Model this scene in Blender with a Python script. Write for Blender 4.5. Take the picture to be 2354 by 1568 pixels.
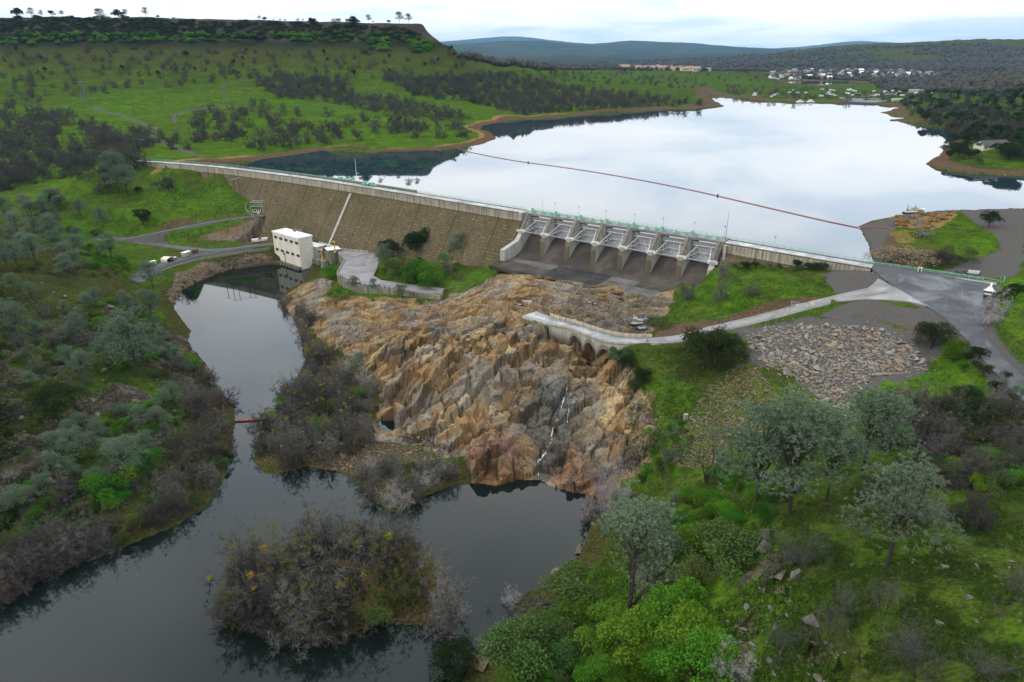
import bpy, bmesh, math, random
import numpy as np
from mathutils import Vector, Matrix
for _o in list(bpy.data.objects): bpy.data.objects.remove(_o)
SC = bpy.context.scene
COL = SC.collection
RAD = math.radians
# ------------------------------------------------------------------ camera
CAM_H, PITCH = 81.5, 22.6
cam_d = bpy.data.cameras.new('camera'); cam = bpy.data.objects.new('camera', cam_d); COL.objects.link(cam)
cam.location = (0, 0, CAM_H); cam.rotation_euler = (RAD(90 - PITCH), 0, 0)
cam_d.sensor_width = 36; cam_d.lens = 24.0; cam_d.clip_start = 1; cam_d.clip_end = 60000
SC.camera = cam
# ------------------------------------------------------------------ sky, sun, exposure
SUN_AZ, SUN_EL = -112.0, 33.0          # degrees: azimuth from +Y clockwise, elevation
W = bpy.data.worlds.new('World'); SC.world = W; W.use_nodes = True
def build_sky():
    nt = W.node_tree; N = nt.nodes; L = nt.links; N.clear()
    out = N.new('ShaderNodeOutputWorld')
    sky = N.new('ShaderNodeTexSky'); sky.sky_type = 'NISHITA'; sky.sun_disc = False
    sky.sun_elevation = RAD(SUN_EL); sky.sun_rotation = RAD(SUN_AZ)
    b1 = N.new('ShaderNodeBackground'); b1.inputs[1].default_value = 0.1; L.new(sky.outputs[0], b1.inputs[0])
    tc = N.new('ShaderNodeTexCoord')
    sep = N.new('ShaderNodeSeparateXYZ'); L.new(tc.outputs['Generated'], sep.inputs[0])
    def mth(op, a, b=None, clamp=False):
        n = N.new('ShaderNodeMath'); n.operation = op; n.use_clamp = clamp
        for i, q in enumerate((a, b)):
            if q is None: continue
            if isinstance(q, (int, float)): n.inputs[i].default_value = q
            else: L.new(q, n.inputs[i])
        return n.outputs[0]
    z = mth('MAXIMUM', sep.outputs[2], 0.0)
    zz = mth('ADD', z, 0.10)
    cx = mth('DIVIDE', sep.outputs[0], zz); cy = mth('DIVIDE', sep.outputs[1], zz)
    cmb = N.new('ShaderNodeCombineXYZ'); L.new(cx, cmb.inputs[0]); L.new(cy, cmb.inputs[1])
    n1 = N.new('ShaderNodeTexNoise'); n1.inputs['Scale'].default_value = 0.55; n1.inputs['Detail'].default_value = 6; n1.inputs['Roughness'].default_value = .55
    n1.inputs['Distortion'].default_value = .35
    L.new(cmb.outputs[0], n1.inputs['Vector'])
    rp = N.new('ShaderNodeValToRGB'); L.new(n1.outputs['Fac'], rp.inputs[0])
    e = rp.color_ramp.elements; e[0].position = .38; e[0].color = (.66, .75, .86, 1); e[1].position = .57; e[1].color = (1.0, 1.0, 1.0, 1)
    m = e.new(.47); m.color = (.85, .90, .95, 1)
    lum = mth('ADD', mth('MULTIPLY', mth('SUBTRACT', 1.0, mth('POWER', mth('SUBTRACT', 1.0, z), 5.0)), SKY_RISE), SKY_BASE)
    n2 = N.new('ShaderNodeTexNoise'); n2.noise_dimensions = '4D'; n2.inputs['W'].default_value = CLOUD_W; n2.inputs['Scale'].default_value = 1.1; n2.inputs['Detail'].default_value = 3; n2.inputs['Roughness'].default_value = .45
    L.new(tc.outputs['Generated'], n2.inputs['Vector'])
    mr = N.new('ShaderNodeMapRange'); L.new(n2.outputs['Fac'], mr.inputs[0]); mr.inputs[1].default_value = .36; mr.inputs[2].default_value = .66; mr.inputs[3].default_value = .50; mr.inputs[4].default_value = 1.68; mr.interpolation_type = 'SMOOTHSTEP'
    hz = mth('MULTIPLY', z, 6.0, True)
    thick = mth('ADD', 1.0, mth('MULTIPLY', hz, mth('SUBTRACT', mr.outputs[0], 1.0)))
    lum = mth('MULTIPLY', lum, thick)
    b2 = N.new('ShaderNodeBackground'); L.new(rp.outputs[0], b2.inputs[0]); L.new(lum, b2.inputs[1])
    mix = N.new('ShaderNodeMixShader'); mix.inputs[0].default_value = .95
    L.new(b1.outputs[0], mix.inputs[1]); L.new(b2.outputs[0], mix.inputs[2]); L.new(mix.outputs[0], out.inputs[0])
SKY_BASE, SKY_RISE, CLOUD_W = 1.08, 0.80, 6.8
build_sky()
sun_d = bpy.data.lights.new('sun', 'SUN'); sun = bpy.data.objects.new('sun', sun_d); COL.objects.link(sun)
sun_d.energy = 1.5; sun_d.angle = RAD(10); sun_d.color = (1.0, .90, .76)
sun.rotation_euler = (RAD(90 - SUN_EL), 0, RAD(180 - SUN_AZ))
SC.view_settings.view_transform = 'Standard'; SC.view_settings.look = 'None'
SC.view_settings.exposure = 0.0; SC.view_settings.gamma = 1.0; SC.view_settings.use_curve_mapping = False
SC.cycles.max_bounces = 6; SC.cycles.diffuse_bounces = 2; SC.cycles.glossy_bounces = 3; SC.cycles.transmission_bounces = 3
SC.cycles.volume_bounces = 1; SC.cycles.transparent_max_bounces = 6
SC.cycles.use_denoising = True
SC.cycles.caustics_reflective = False; SC.cycles.caustics_refractive = False
# ------------------------------------------------------------------ survey: photo sheet (2353 x 1568) to ground points
_p = RAD(PITCH); CP, SP, FOC = math.cos(_p), math.sin(_p), 1569.0
def ray(u, v):
    x = (u - 1176.5) / FOC; y = (v - 784.0) / FOC
    return np.array([x + 0 * y, CP - y * SP, -SP - y * CP])
def at(u, v, z):
    d = ray(u, v); t = (z - CAM_H) / d[2]
    return np.array([d[0] * t, d[1] * t, z])
def atY(u, v, Y):
    d = ray(u, v); t = Y / d[1]
    return np.array([d[0] * t, Y, CAM_H + d[2] * t])
# ------------------------------------------------------------------ numeric helpers
def _h(ix, iy, s):
    n = (ix.astype(np.int64) * 374761393 + iy.astype(np.int64) * 668265263 + s * 974634521) & 0xffffffff
    n = ((n ^ (n >> 13)) * 1274126177) & 0xffffffff
    n = n ^ (n >> 16)
    return (n & 0xffffff).astype(np.float64) / 16777216.0
def vnoise(x, y, s=0):
    ix = np.floor(x); iy = np.floor(y); fx = x - ix; fy = y - iy
    fx = fx * fx * (3 - 2 * fx); fy = fy * fy * (3 - 2 * fy)
    a = _h(ix, iy, s); b = _h(ix + 1, iy, s); c = _h(ix, iy + 1, s); d = _h(ix + 1, iy + 1, s)
    return (a + (b - a) * fx) * (1 - fy) + (c + (d - c) * fx) * fy
def fbm(x, y, s=0, o=4):
    t = 0; a = .5; tot = 0
    for k in range(o):
        t = t + a * vnoise(x, y, s + k * 17); tot += a; a *= .5
        x, y = x * 1.93 + y * .55 + 7.1, y * 1.93 - x * .55 + 3.7
    return t / tot
def worley(x, y, s):
    ix = np.floor(x); iy = np.floor(y)
    f1 = np.full(x.shape, 9.); f2 = np.full(x.shape, 9.)
    bx = np.zeros(x.shape); by = np.zeros(x.shape); cx = np.zeros(x.shape); cy = np.zeros(x.shape)
    for i in (-1, 0, 1):
        for j in (-1, 0, 1):
            jx = ix + i; jy = iy + j
            px = jx + .12 + .76 * _h(jx, jy, s); py = jy + .12 + .76 * _h(jx, jy, s + 1)
            d = np.hypot(x - px, y - py)
            nb = d < f1
            f2 = np.where(nb, f1, np.minimum(f2, d)); f1 = np.where(nb, d, f1)
            bx = np.where(nb, jx, bx); by = np.where(nb, jy, by); cx = np.where(nb, px, cx); cy = np.where(nb, py, cy)
    return f1, f2, bx, by, x - cx, y - cy
def poly_sd(px, py, poly):
    """signed distance to a polygon, positive inside"""
    poly = np.asarray(poly)[:, :2]; n = len(poly)
    d2 = np.full(px.shape, 1e18); ins = np.zeros(px.shape, bool)
    for i in range(n):
        ax, ay = poly[i]; bx, by = poly[(i + 1) % n]
        ex, ey = bx - ax, by - ay
        t = np.clip(((px - ax) * ex + (py - ay) * ey) / (ex * ex + ey * ey + 1e-12), 0, 1)
        d2 = np.minimum(d2, (px - ax - t * ex) ** 2 + (py - ay - t * ey) ** 2)
        if ay != by:
            c = ((ay > py) != (by > py)) & (px < ex * (py - ay) / ey + ax)
            ins ^= c
    d = np.sqrt(d2)
    return np.where(ins, d, -d)
def line_d(px, py, pts):
    """distance to a polyline and the height along it"""
    pts = np.asarray(pts); best = np.full(px.shape, 1e18); zb = np.zeros(px.shape)
    for a, b in zip(pts[:-1], pts[1:]):
        ex, ey = b[0] - a[0], b[1] - a[1]
        t = np.clip(((px - a[0]) * ex + (py - a[1]) * ey) / (ex * ex + ey * ey + 1e-12), 0, 1)
        d = (px - a[0] - t * ex) ** 2 + (py - a[1] - t * ey) ** 2
        nb = d < best
        best = np.where(nb, d, best); zb = np.where(nb, a[2] + (b[2] - a[2]) * t, zb)
    return np.sqrt(best), zb
def sstep(a, b, x):
    t = np.clip((x - a) / (b - a), 0, 1); return t * t * (3 - 2 * t)
def dense(pts, step):
    """Catmull-Rom through 3D points"""
    pts = [np.asarray(p, float) for p in pts]; q = [2 * pts[0] - pts[1]] + pts + [2 * pts[-1] - pts[-2]]; out = []
    for i in range(1, len(q) - 2):
        n = max(1, int(np.linalg.norm(q[i + 1] - q[i]) / step))
        for k in range(n):
            t = k / n
            out.append(.5 * ((2 * q[i]) + (q[i + 1] - q[i - 1]) * t + (2 * q[i - 1] - 5 * q[i] + 4 * q[i + 1] - q[i + 2]) * t * t + (3 * q[i] - q[i - 1] - 3 * q[i + 1] + q[i + 2]) * t ** 3))
    out.append(pts[-1]); return np.array(out)
# ------------------------------------------------------------------ terrain survey points: u v z  (or u v Y with 'f')
Z_LAKE, Z_RIVER = 0.0, -46.0
CTRL = """
# lake bed / lake shores (z=0 band)
520 384 1;600 365 1;700 352 .6;740 345 .6;860 350 .6;1000 345 .6;1110 330 .6;1140 318 .6;1112 300 .6;1176 276 .6;1289 270 .6;1386 259 .6;1471 256 .6;1551 251 .6;1655 246 .6;1640 233 .6
# left abutment and slope beside the dam
340 371 3;300 372 4;250 378 5;560 358 2;450 388 .5;520 410 -5;550 426 -9;588 443 -14;605 458 -17;500 400 -1;400 395 3
620 478 -19;645 495 -22;648 523 -27;640 545 -34;622 552 -37;632 565 -38
590 564 -38;530 572 -38;475 577 -38;425 570 -38;370 562 -37.3;325 556 -36;275 549 -34.5;225 549 -34;420 593 -38;370 610 -38;335 625 -38;310 640 -38;400 578 -38;340 580 -38;300 590 -37
# bank above the river, left (riprap)
395 700 -45.6;415 668 -45.6;470 640 -45.6;540 616 -45.6;620 606 -45.6;400 650 -42.5;480 615 -41.5;560 595 -41;620 585 -41;430 640 -43
# left foreground hill
310 655 -31;330 690 -35;350 740 -39;390 760 -42;250 640 -25;200 600 -20;150 560 -17;100 540 -14;0 540 -12
0 620 -12;100 640 -15;180 680 -20;260 720 -26;330 790 -35;400 800 -42;0 720 -17;120 760 -22;240 830 -29;350 880 -37;440 860 -43
0 850 -24;120 900 -28;240 950 -33;360 980 -38;460 960 -43;0 1000 -31;120 1040 -35;240 1080 -39;380 1080 -42.5;0 1130 -37;120 1170 -41;250 1190 -43.5;0 1250 -43
-200 600 -2;-200 900 -14;-200 1150 -28;-200 1350 -41;-450 700 8;-450 1100 -18;-450 1300 -30
# river bed
600 640 -50;500 700 -51;560 800 -51;560 900 -51;560 1050 -51;500 1250 -51;300 1350 -51;600 1300 -51;1000 1250 -51;1180 1200 -51;1100 1350 -51;900 1500 -51;400 1500 -51;100 1500 -51;-100 1560 -51;1000 1600 -51;500 1700 -51
# right bank of the river: rock and the tree covered spit
701 640 -45;663 667 -45.5;645 684 -45.5;656 714 -45.5;690 750 -45.4;705 800 -45.4;715 850 -45.2;680 900 -45.3;640 940 -45.3;600 1000 -45.3;590 1060 -45.3;650 1085 -45.3;720 1080 -45.3;790 1090 -45.3;830 1115 -45.3;880 1160 -45.4;930 1160 -45.4;1000 1135 -45.4;1070 1108 -45.4
740 920 -43.5;700 980 -44;660 1030 -44.3;780 1030 -43.8;840 1080 -44.2;950 1110 -44.5;870 1010 -44.3;900 985 -45.6;760 860 -43;800 970 -43.5
700 680 -40;740 680 -38;760 730 -39.5;720 730 -42;780 650 -35;740 640 -36;800 800 -40;850 850 -41;850 760 -36;930 720 -32.5;860 690 -34.5;930 695 -34;1000 695 -33;1060 690 -28.5
# the rock outcrop
900 760 -33;980 770 -28.5;1050 740 -26.5;1100 700 -22.5;1180 640 -18.4;1150 660 -19;1250 650 -18.4;1320 650 -18.4;1420 680 -18.4;1500 680 -18.4;1550 690 -17.5;1200 710 -19.3;1300 700 -18.6;1400 740 -18.8;1480 755 -18.8
1100 780 -24;1200 780 -21.5;1280 800 -22.3;860 830 -38;880 890 -41;950 850 -31.5;1050 850 -27.5;1150 860 -25.5;1250 870 -25.2;1310 870 -25.8;1380 850 -25.5;1400 830 -24.5
920 930 -42.5;960 950 -41;1000 1010 -42.5;1050 1060 -44;1000 930 -37;1080 930 -33;1150 960 -35;1220 980 -36;1300 980 -36;1150 1040 -41;1100 1080 -44;1250 1050 -41.5;1320 1080 -42.5;1240 1102 -45.5;1140 1117 -45.5;1340 1136 -45.5;1200 1095 -44.8;1270 1118 -45.5
1380 960 -33;1400 900 -28;1430 960 -31;1400 1040 -39;1380 1100 -44;1450 880 -25.5;1400 870 -26
# mound under the guard rail, gully and debris
1500 800 -16.8;1430 810 -18;1600 790 -16;1500 850 -20;1580 860 -20.5;1680 790 -14.5;1660 850 -19;1480 930 -27;1540 950 -26.5;1600 900 -22;1460 1010 -35;1540 1010 -29;1440 1080 -41;1520 1080 -32;1600 1000 -25;1700 950 -20;1650 1050 -25;1720 870 -17;1800 900 -15.5;1750 1000 -20;1580 1100 -29;1500 1120 -36
# rubble fill and lot
1520 780 -15.6;1620 765 -14;1700 745 -12;1780 725 -9.5;1850 708 -6.8;1930 695 -3.7;2000 700 -1.8;1750 770 -12;1850 760 -10;1950 750 -7;2050 730 -3.5;2120 720 -.6;1800 820 -13;1900 830 -12.5;2000 820 -10.5;2100 800 -6;2150 760 -2.5;1850 890 -16;1930 920 -16.5;2000 880 -13.5;2100 855 -9.5;2130 850 -8;2200 800 -3;2050 900 -13;2150 900 -8.5;2250 880 -4;2300 930 -4.5
2000 630 2;2100 640 2.2;2200 680 1.6;2140 704 .8;2230 745 .4;2290 810 -1;2353 890 -2.3;2400 950 -3;2300 660 2.2;2260 770 .2
# grass knoll right of the spillway
1690 610 -4;1760 600 -3.5;1850 612 -1.5;1930 622 .5;1640 640 -9;1720 640 -5;1820 645 -4;1880 668 -4.5;1580 660 -13;1560 700 -15.2;1620 700 -11;1700 690 -8;1800 690 -6;1540 745 -16.5;1640 735 -12.5;1740 712 -9;1960 640 .5;2000 650 .3
# right foreground slope
1360 1180 -45.5;1350 1240 -45.5;1325 1285 -45.5;1275 1320 -45.5;1210 1365 -45.5;1185 1420 -45.5;1125 1475 -45.5;1085 1520 -45.5;1040 1600 -45.5
1420 1180 -41;1420 1260 -40;1350 1340 -41.5;1280 1400 -42.5;1230 1460 -42.5;1500 1160 -34;1500 1250 -33;1450 1350 -34;1400 1440 -35;1300 1500 -38.5;1200 1540 -40;1350 1560 -36;1600 1170 -26;1600 1280 -24;1560 1380 -26;1500 1480 -29;1450 1568 -32
1700 1100 -21;1700 1190 -17;1680 1280 -17;1700 1390 -16.5;1650 1500 -20;1800 1190 -11;1800 1300 -10;1850 1430 -8.5;1800 1540 -12;1800 1080 -17;1900 1010 -16;1950 1120 -9.5;1950 1250 -5.5;2050 1150 -6.5;2050 1020 -11;2150 1000 -9;2150 1130 -4.5;2100 1290 -2.5;2050 1420 -2.5;2000 1540 -4.5;2250 1000 -6.5;2250 1150 -2.5;2250 1300 1;2250 1450 3.5;2200 1560 3;2353 1050 -4;2353 1200 0;2353 1400 6;2353 1560 8;2550 1000 -2;2550 1300 6;2600 1600 14;1700 1650 -18;1400 1700 -36;2100 1700 2
# right edge bank above the road
2353 640 5;2330 690 4;2310 740 2.5;2330 790 1.5;2353 840 -.4;2450 700 9;2450 800 6;2450 880 2.5;2310 630 3
# peninsula by the dam, right
2010 530 1;2000 575 1.2;2030 600 1.6;2080 500 .8;2130 492 .8;2200 486 1;2280 484 1.2;2353 484 1.2;2080 550 2;2180 540 3;2270 550 3;2200 600 2.6;2290 590 3;2353 560 3;2353 620 3.2;2220 625 2.4;2110 605 2
# lake bed
700 370 -9;900 400 -20;1200 420 -20;1500 480 -16;1900 540 -8;1500 300 -15;1300 300 -12;1900 400 -12;2100 430 -9;2250 440 -8;1800 270 -9;2000 300 -6;1700 240 -6;2353 445 -6
# far right shore
2133 376 .7;2155 388 .7;2230 400 .8;2310 404 .8;2170 355 1.5;2195 325 .8;2150 295 .7;2045 277 .7;2080 270 .7;2025 261 .7;2065 247 .7;2015 241 .7;1940 238 .7;1765 233 .7;1660 223 .7;1620 213 .7
2230 375 4;2310 380 4;2250 345 9;2353 340 12;2353 390 3;2250 305 8;2353 290 22;2200 290 5;2130 280 3.5;2300 320 12
"""
FAR = """
# u v Y : hillside with the mesa, from its foot to the rim
400 395 545;300 400 548;200 400 550;100 410 545;0 420 540;150 450 512;250 450 511;350 450 510;420 430 522;480 420 528;440 450 512
200 483 484;270 476 487;370 470 490;470 462 496;560 458 501;100 490 480;0 500 474
350 500 480;250 510 476;450 488 485;560 475 491;580 488 484;500 478 490;420 508 477;330 522 472;500 508 479;425 523 472.5;375 533 469;325 543 466
480 548 464.5;420 550 463;540 533 470;600 520 477
640 335 680;740 335 690;900 335 692;1050 326 722;560 345 655;640 318 725;740 318 738;900 318 732;1000 314 735;1090 311 765
560 300 770;680 300 785;800 300 790;920 300 785;1020 300 790;1085 303 800;640 280 835;760 282 835;880 280 850;960 288 835
600 262 890;720 262 880;840 262 905;940 270 920;1040 280 935;1075 268 1000;650 244 940;760 246 960;860 244 990;960 258 1000
800 228 1050;900 232 1080;1000 240 1080;1080 250 1080;1150 255 1080;1180 262 1040;1300 255 1110;1400 249 1165;1500 244 1215;1600 239 1270
1150 232 1150;1250 232 1180;1350 230 1230;1450 228 1280;1550 228 1330;1610 229 1370;1250 210 1270;1350 212 1320;1450 214 1370;1530 219 1390;1150 205 1230;1050 212 1150;950 212 1130
450 340 650;300 340 650;150 345 640;0 345 640;450 312 715;300 310 715;150 310 720;0 310 720;450 285 800;300 285 795;150 285 800;0 285 800
450 258 885;300 255 890;150 255 890;0 255 890;400 230 970;200 230 970;0 230 970;600 225 1020
0 200 1075;200 200 1080;400 200 1085;600 203 1090;800 198 1130;1000 185 1230;1100 182 1290;1250 185 1400
0 150 1230;200 150 1230;400 150 1235;600 150 1235;800 148 1240;950 140 1260;1050 142 1300
0 110 1300;200 112 1300;400 112 1310;600 112 1310;800 112 1310;950 105 1300;1030 122 1310
0 66 1400;200 70 1400;400 74 1400;600 76 1400;800 78 1390;940 74 1370;980 90 1370;1010 105 1380;1050 125 1400;1075 135 1420
0 37 1412;150 37 1412;300 36 1412;370 42 1412;480 44 1412;600 48 1410;800 51 1400;900 51 1385;950 52 1378
0 38 1560;300 37 1560;600 49 1560;800 52 1550;940 53 1540
958 55 1380;968 72 1379;988 88 1380;1000 98 1390;1000 101 1480;1005 106 1600;1050 128 1560;965 64 1480
-300 200 1000;-300 110 1290;-300 66 1390;-300 36 1405;-300 36 1560
1140 150 1500;1250 160 1600;1350 175 1650;1450 192 1650;1560 212 1640;1010 190 1900;600 60 2000;200 60 2000
1250 170 1700;1350 182 1750
# land behind the channel
1350 163 2300;1450 172 2300;1550 165 2300;1650 166 2300;1720 172 2400;1450 160 2500;1300 165 2500;1600 192 1900;1500 190 1950;1700 195 1900;1640 208 1560;1720 212 1600
1800 181 2650;1900 182 2680;1980 186 2600;1770 190 2300;1800 200 1980;1900 202 1960;2000 206 1900;1850 222 1560;1960 222 1560;2060 226 1500
1750 168 3000;1850 165 3100;1950 162 3100;2050 165 3000;2150 170 2800;2250 168 2600
2080 200 2000;2150 190 2000;2250 185 1700;2353 180 1500;2200 215 1500;2280 225 1250;2353 230 1050;2450 200 1200;2353 260 850
# distant ridges
1850 145 4200;2000 140 4300;2150 130 4300;2353 135 4200;2200 112 4600;2353 112 4550;2000 120 4800;1850 130 5200;1750 152 4800
2353 94 4750;2250 97 4780;2180 101 4800;2100 104 4900;1980 108 5100;1860 115 5400;2500 92 4800;2353 95 5200
1200 150 5200;1400 150 5600;1600 150 5600;1150 140 7500;1300 138 8500;1450 138 9000;1600 134 9500;1700 126 10500;1820 124 10500;1100 128 10500;1300 122 13000;1500 119 14000
1080 104 15500;1150 95.5 15800;1250 94.5 16000;1300 101 16200;1345 106 16500;1390 103 17000;1440 94 17200;1520 96.5 17500;1600 100 17800;1680 111 18000;1740 116 18000;1810 119 18500
1250 108 19500;1440 104 20500;1600 108 21000
1000 97 27000;1100 89 27500;1180 83.5 28000;1250 90.5 28000;1330 104 28500;1420 110 28500
1780 116 26000;1850 110 26000;1930 97.5 26000;1990 95 26000;2060 101 26000;2130 96 26000;2180 104 26000;2400 108 26000
0 90 9000;500 90 9000;-400 90 9000;800 100 12000;2700 100 7000;2353 104 8000;2100 112 9000;0 108 30000;800 108 30000;1700 116 33000;2353 114 33000;1200 106 34000
"""
def read_pts(txt, far):
    out = []
    for ln in txt.strip().splitlines():
        if ln.startswith('#'): continue
        for t in ln.split(';'):
            a = [float(q) for q in t.split()]
            if len(a) == 3: out.append(atY(*a) if far else at(*a))
    return out
# ------------------------------------------------------------------ dam line, in spillway axes (t along the crest, n downstream)
O_SP = np.array([9.8, 372.4]); D_SP = np.array([.8163, -.5776]); N_SP = np.array([-.5776, -.8163])
def sp(t, n, z=0.0): q = O_SP + D_SP * t + N_SP * n; return np.array([q[0], q[1], z])
def sp_inv(x, y):
    ax, ay = x - O_SP[0], y - O_SP[1]
    return ax * D_SP[0] + ay * D_SP[1], ax * N_SP[0] + ay * N_SP[1]
CREST = [(-385, 27), (-358, 18.4), (-320, 9.8), (-287, 4.2), (-244, .8), (-207, -.8), (-171, -1.2), (-140, -.6), (-110, .3), (-48, 3.5), (-12, 5), (0, 5), (107, 5), (131, 7.6), (150, 9.2), (168, 10.6), (190, 12)]
CR_T = np.array([c[0] for c in CREST], float); CR_N = np.array([c[1] for c in CREST], float)
def crest_n(t): return np.interp(t, CR_T, CR_N)
def dam_s(x, y):
    t, n = sp_inv(x, y)
    return t, n - crest_n(t)
# ------------------------------------------------------------------ shorelines
def UV(txt, z): return np.array([at(*[float(q) for q in t.split(',')], z) for t in txt.split()])
LAKE = np.vstack([
    [sp(t, n) for t, n in ((176, 7), (150, 5), (113, 1), (107, -.6), (60, -.6), (0, -.6), (-5, .5), (-48, -.5), (-110, -3.7), (-171, -5), (-244, -3), (-287, 0), (-330, 7))],
    UV('520,385 600,366 700,353 740,346 860,351 1000,346 1060,340 1110,331 1140,318 1128,306 1100,298 1112,288 1176,276 1230,273 1289,270 1340,265 1386,259 1471,256 1551,251 1610,249 1664,245 1650,237 1639,232 1601,221 1560,216 1580,212 1621,212 1649,222 1700,226 1765,233 1850,235 1940,237 2015,240 2065,246 2060,252 2022,259 2050,265 2085,271 2041,276 2090,282 2140,290 2180,297 2215,307 2205,318 2180,340 2155,360 2127,376 2155,390 2230,400 2310,404 2420,408 2600,415 2600,470 2420,482 2353,483 2280,483 2200,485 2130,490 2060,497 2000,508 1973,520 1985,540 1998,560 2003,585 2010,602', 0)])
COVE = UV('1800,187 1860,186 1960,188 1985,191 1940,194 1880,196 1820,193', 0)
RIVER = UV('719,611 701,639 711,645 663,667 642,684 656,714 671,724 680,750 695,790 700,830 680,870 650,915 615,960 590,1010 580,1060 610,1090 650,1088 700,1072 750,1080 790,1088 825,1112 870,1158 900,1178 935,1172 965,1145 1000,1130 1050,1112 1090,1110 1140,1118 1190,1102 1240,1106 1270,1120 1345,1138 1362,1180 1350,1240 1330,1280 1280,1312 1258,1345 1212,1362 1183,1390 1190,1420 1130,1470 1090,1510 1060,1568 1020,1640 900,1900 -300,1800 -300,1560 0,1395 130,1312 250,1277 300,1252 410,1207 480,1162 520,1092 530,1032 542,972 535,930 500,890 470,872 492,855 447,815 425,790 440,760 415,735 396,710 402,690 420,665 470,640 540,615 625,605 650,604 691,618', -46)
POND = UV('868,968 905,966 915,978 900,992 875,990 862,980', -46)
ISLE = UV('505,1385 560,1330 640,1290 740,1262 840,1262 930,1300 1010,1350 1035,1400 1015,1440 950,1440 880,1435 800,1460 700,1478 610,1462 540,1425', -46)
# ------------------------------------------------------------------ terrain grid: fan of rows from below the camera to the ridges
def _fit(P):
    th = np.arctan2(P[:, 0], P[:, 1]); lr = np.log(np.hypot(P[:, 0], P[:, 1]))
    return np.stack([th * 1.0, lr], 1)
_c = np.array(read_pts(CTRL, 0) + read_pts(FAR, 1))
_cq = _fit(_c)
_lin = np.linalg.lstsq(np.c_[np.ones(len(_cq)), _cq], _c[:, 2], rcond=None)[0] * 0
_D = np.sqrt(((_cq[:, None] - _cq[None]) ** 2).sum(-1) + 2e-4)
_w = np.linalg.solve(_D + np.eye(len(_c)) * -2e-4 * 0, _c[:, 2] - np.median(_c[:, 2]))
NT = 800
TH = np.linspace(RAD(-54), RAD(54), NT)
RR = np.concatenate([np.geomspace(42, 95, 60, endpoint=False), np.linspace(95, 430, 520, endpoint=False), np.geomspace(430, 1900, 270, endpoint=False), np.geomspace(1900, 36000, 180)])
NR = len(RR)
GT, GR = np.meshgrid(TH, RR)
GX = GR * np.sin(GT); GY = GR * np.cos(GT)
GZ = np.zeros(GX.shape)
for i in range(0, NR, 20):
    q0 = GT[i:i + 20].ravel(); q1 = np.log(GR[i:i + 20]).ravel()
    d = np.sqrt((q0[:, None] - _cq[None, :, 0]) ** 2 + (q1[:, None] - _cq[None, :, 1]) ** 2 + 2e-4)
    GZ[i:i + 20] = (d @ _w).reshape(-1, NT) + np.median(_c[:, 2])
del d, q0, q1
DT, DS = dam_s(GX, GY)
near = (GR < 700)
def nsd(poly, lim=700, far=-999.):
    o = np.full(GX.shape, far); m = GR < lim
    o[m] = poly_sd(GX[m], GY[m], poly); return o
SD_LAKE = poly_sd(GX, GY, LAKE); SD_COVE = poly_sd(GX, GY, COVE)
SD_LAKE = np.maximum(SD_LAKE, SD_COVE)
SD_RIV = nsd(RIVER, 520); SD_ISLE = nsd(ISLE, 300); SD_POND = nsd(POND, 300)
SD_RIV = np.maximum(np.minimum(SD_RIV, -SD_ISLE), SD_POND)
UPST = ((DS < -13) & (DT > -420) & (DT < 200)) | (GR > 620) | (DT > 176) | ((DT < -345) & (DS < 10))
# relief: noise everywhere, fractured rock where the ground is bare
def rock_relief(x, y, ang, sx, sy, seed, amp):
    ca, sa = math.cos(ang), math.sin(ang)
    wx = x + 2.2 * (fbm(x / 7, y / 7, seed + 5, 3) - .5); wy = y + 2.2 * (fbm(x / 7, y / 7, seed + 9, 3) - .5)
    p = (wx * ca + wy * sa) / sx; q = (-wx * sa + wy * ca) / sy
    f1, f2, bx, by, dx, dy = worley(p, q, seed)
    r1 = _h(bx, by, seed + 31); r2 = _h(bx, by, seed + 37) - .5; r3 = _h(bx, by, seed + 41) - .5
    h = (r1 - .5) + .95 * (r2 * dx + r3 * dy) - .85 * (1 - sstep(0, .13, f2 - f1))
    return h * amp
def zone(uvz, soft=2.0, wob=0.0, wl=12.0, lim=700, seed=3):
    """mask of a ground polygon given by survey points (u, v, z)"""
    poly = [at(*q) for q in uvz]
    sd = nsd(poly, lim)
    if wob: sd = sd + wob * (fbm(GX / wl, GY / wl, seed, 3) - .5) * 2
    return sstep(-soft, soft, sd)
Z_ROCK = [(640, 690, -46), (700, 655, -43), (770, 655, -37), (830, 680, -35), (950, 690, -34), (1015, 690, -32), (1040, 660, -27), (1090, 625, -18), (1160, 602, -18), (1200, 600, -19), (1320, 600, -19), (1450, 640, -19), (1560, 660, -18), (1530, 720, -17), (1500, 770, -18), (1440, 800, -20), (1440, 850, -25), (1490, 930, -28), (1510, 990, -29), (1490, 1050, -33), (1440, 1110, -42), (1375, 1160, -46), (1240, 1112, -46), (1090, 1115, -46), (1060, 1060, -44), (980, 1030, -43), (860, 1010, -44), (870, 900, -42), (830, 840, -39), (760, 790, -40), (690, 740, -44)]
M_ROCK = zone(Z_ROCK, 2.5, 3, 9)
M_LROCK = zone([(200, 740, -18), (260, 690, -21), (340, 740, -38), (430, 780, -44), (495, 860, -46), (440, 880, -44), (330, 840, -36), (240, 800, -26)], 5, 9, 14)
LR2 = zone([(0, 1060, -34), (60, 1010, -33), (160, 1060, -37), (230, 1120, -41), (120, 1190, -42), (0, 1230, -42)], 3, 8, 12)
LR3 = zone([(80, 930, -27), (200, 860, -26), (330, 900, -36), (420, 960, -42), (300, 1000, -37), (180, 980, -33), (60, 990, -31)], 3, 12, 14)
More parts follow.
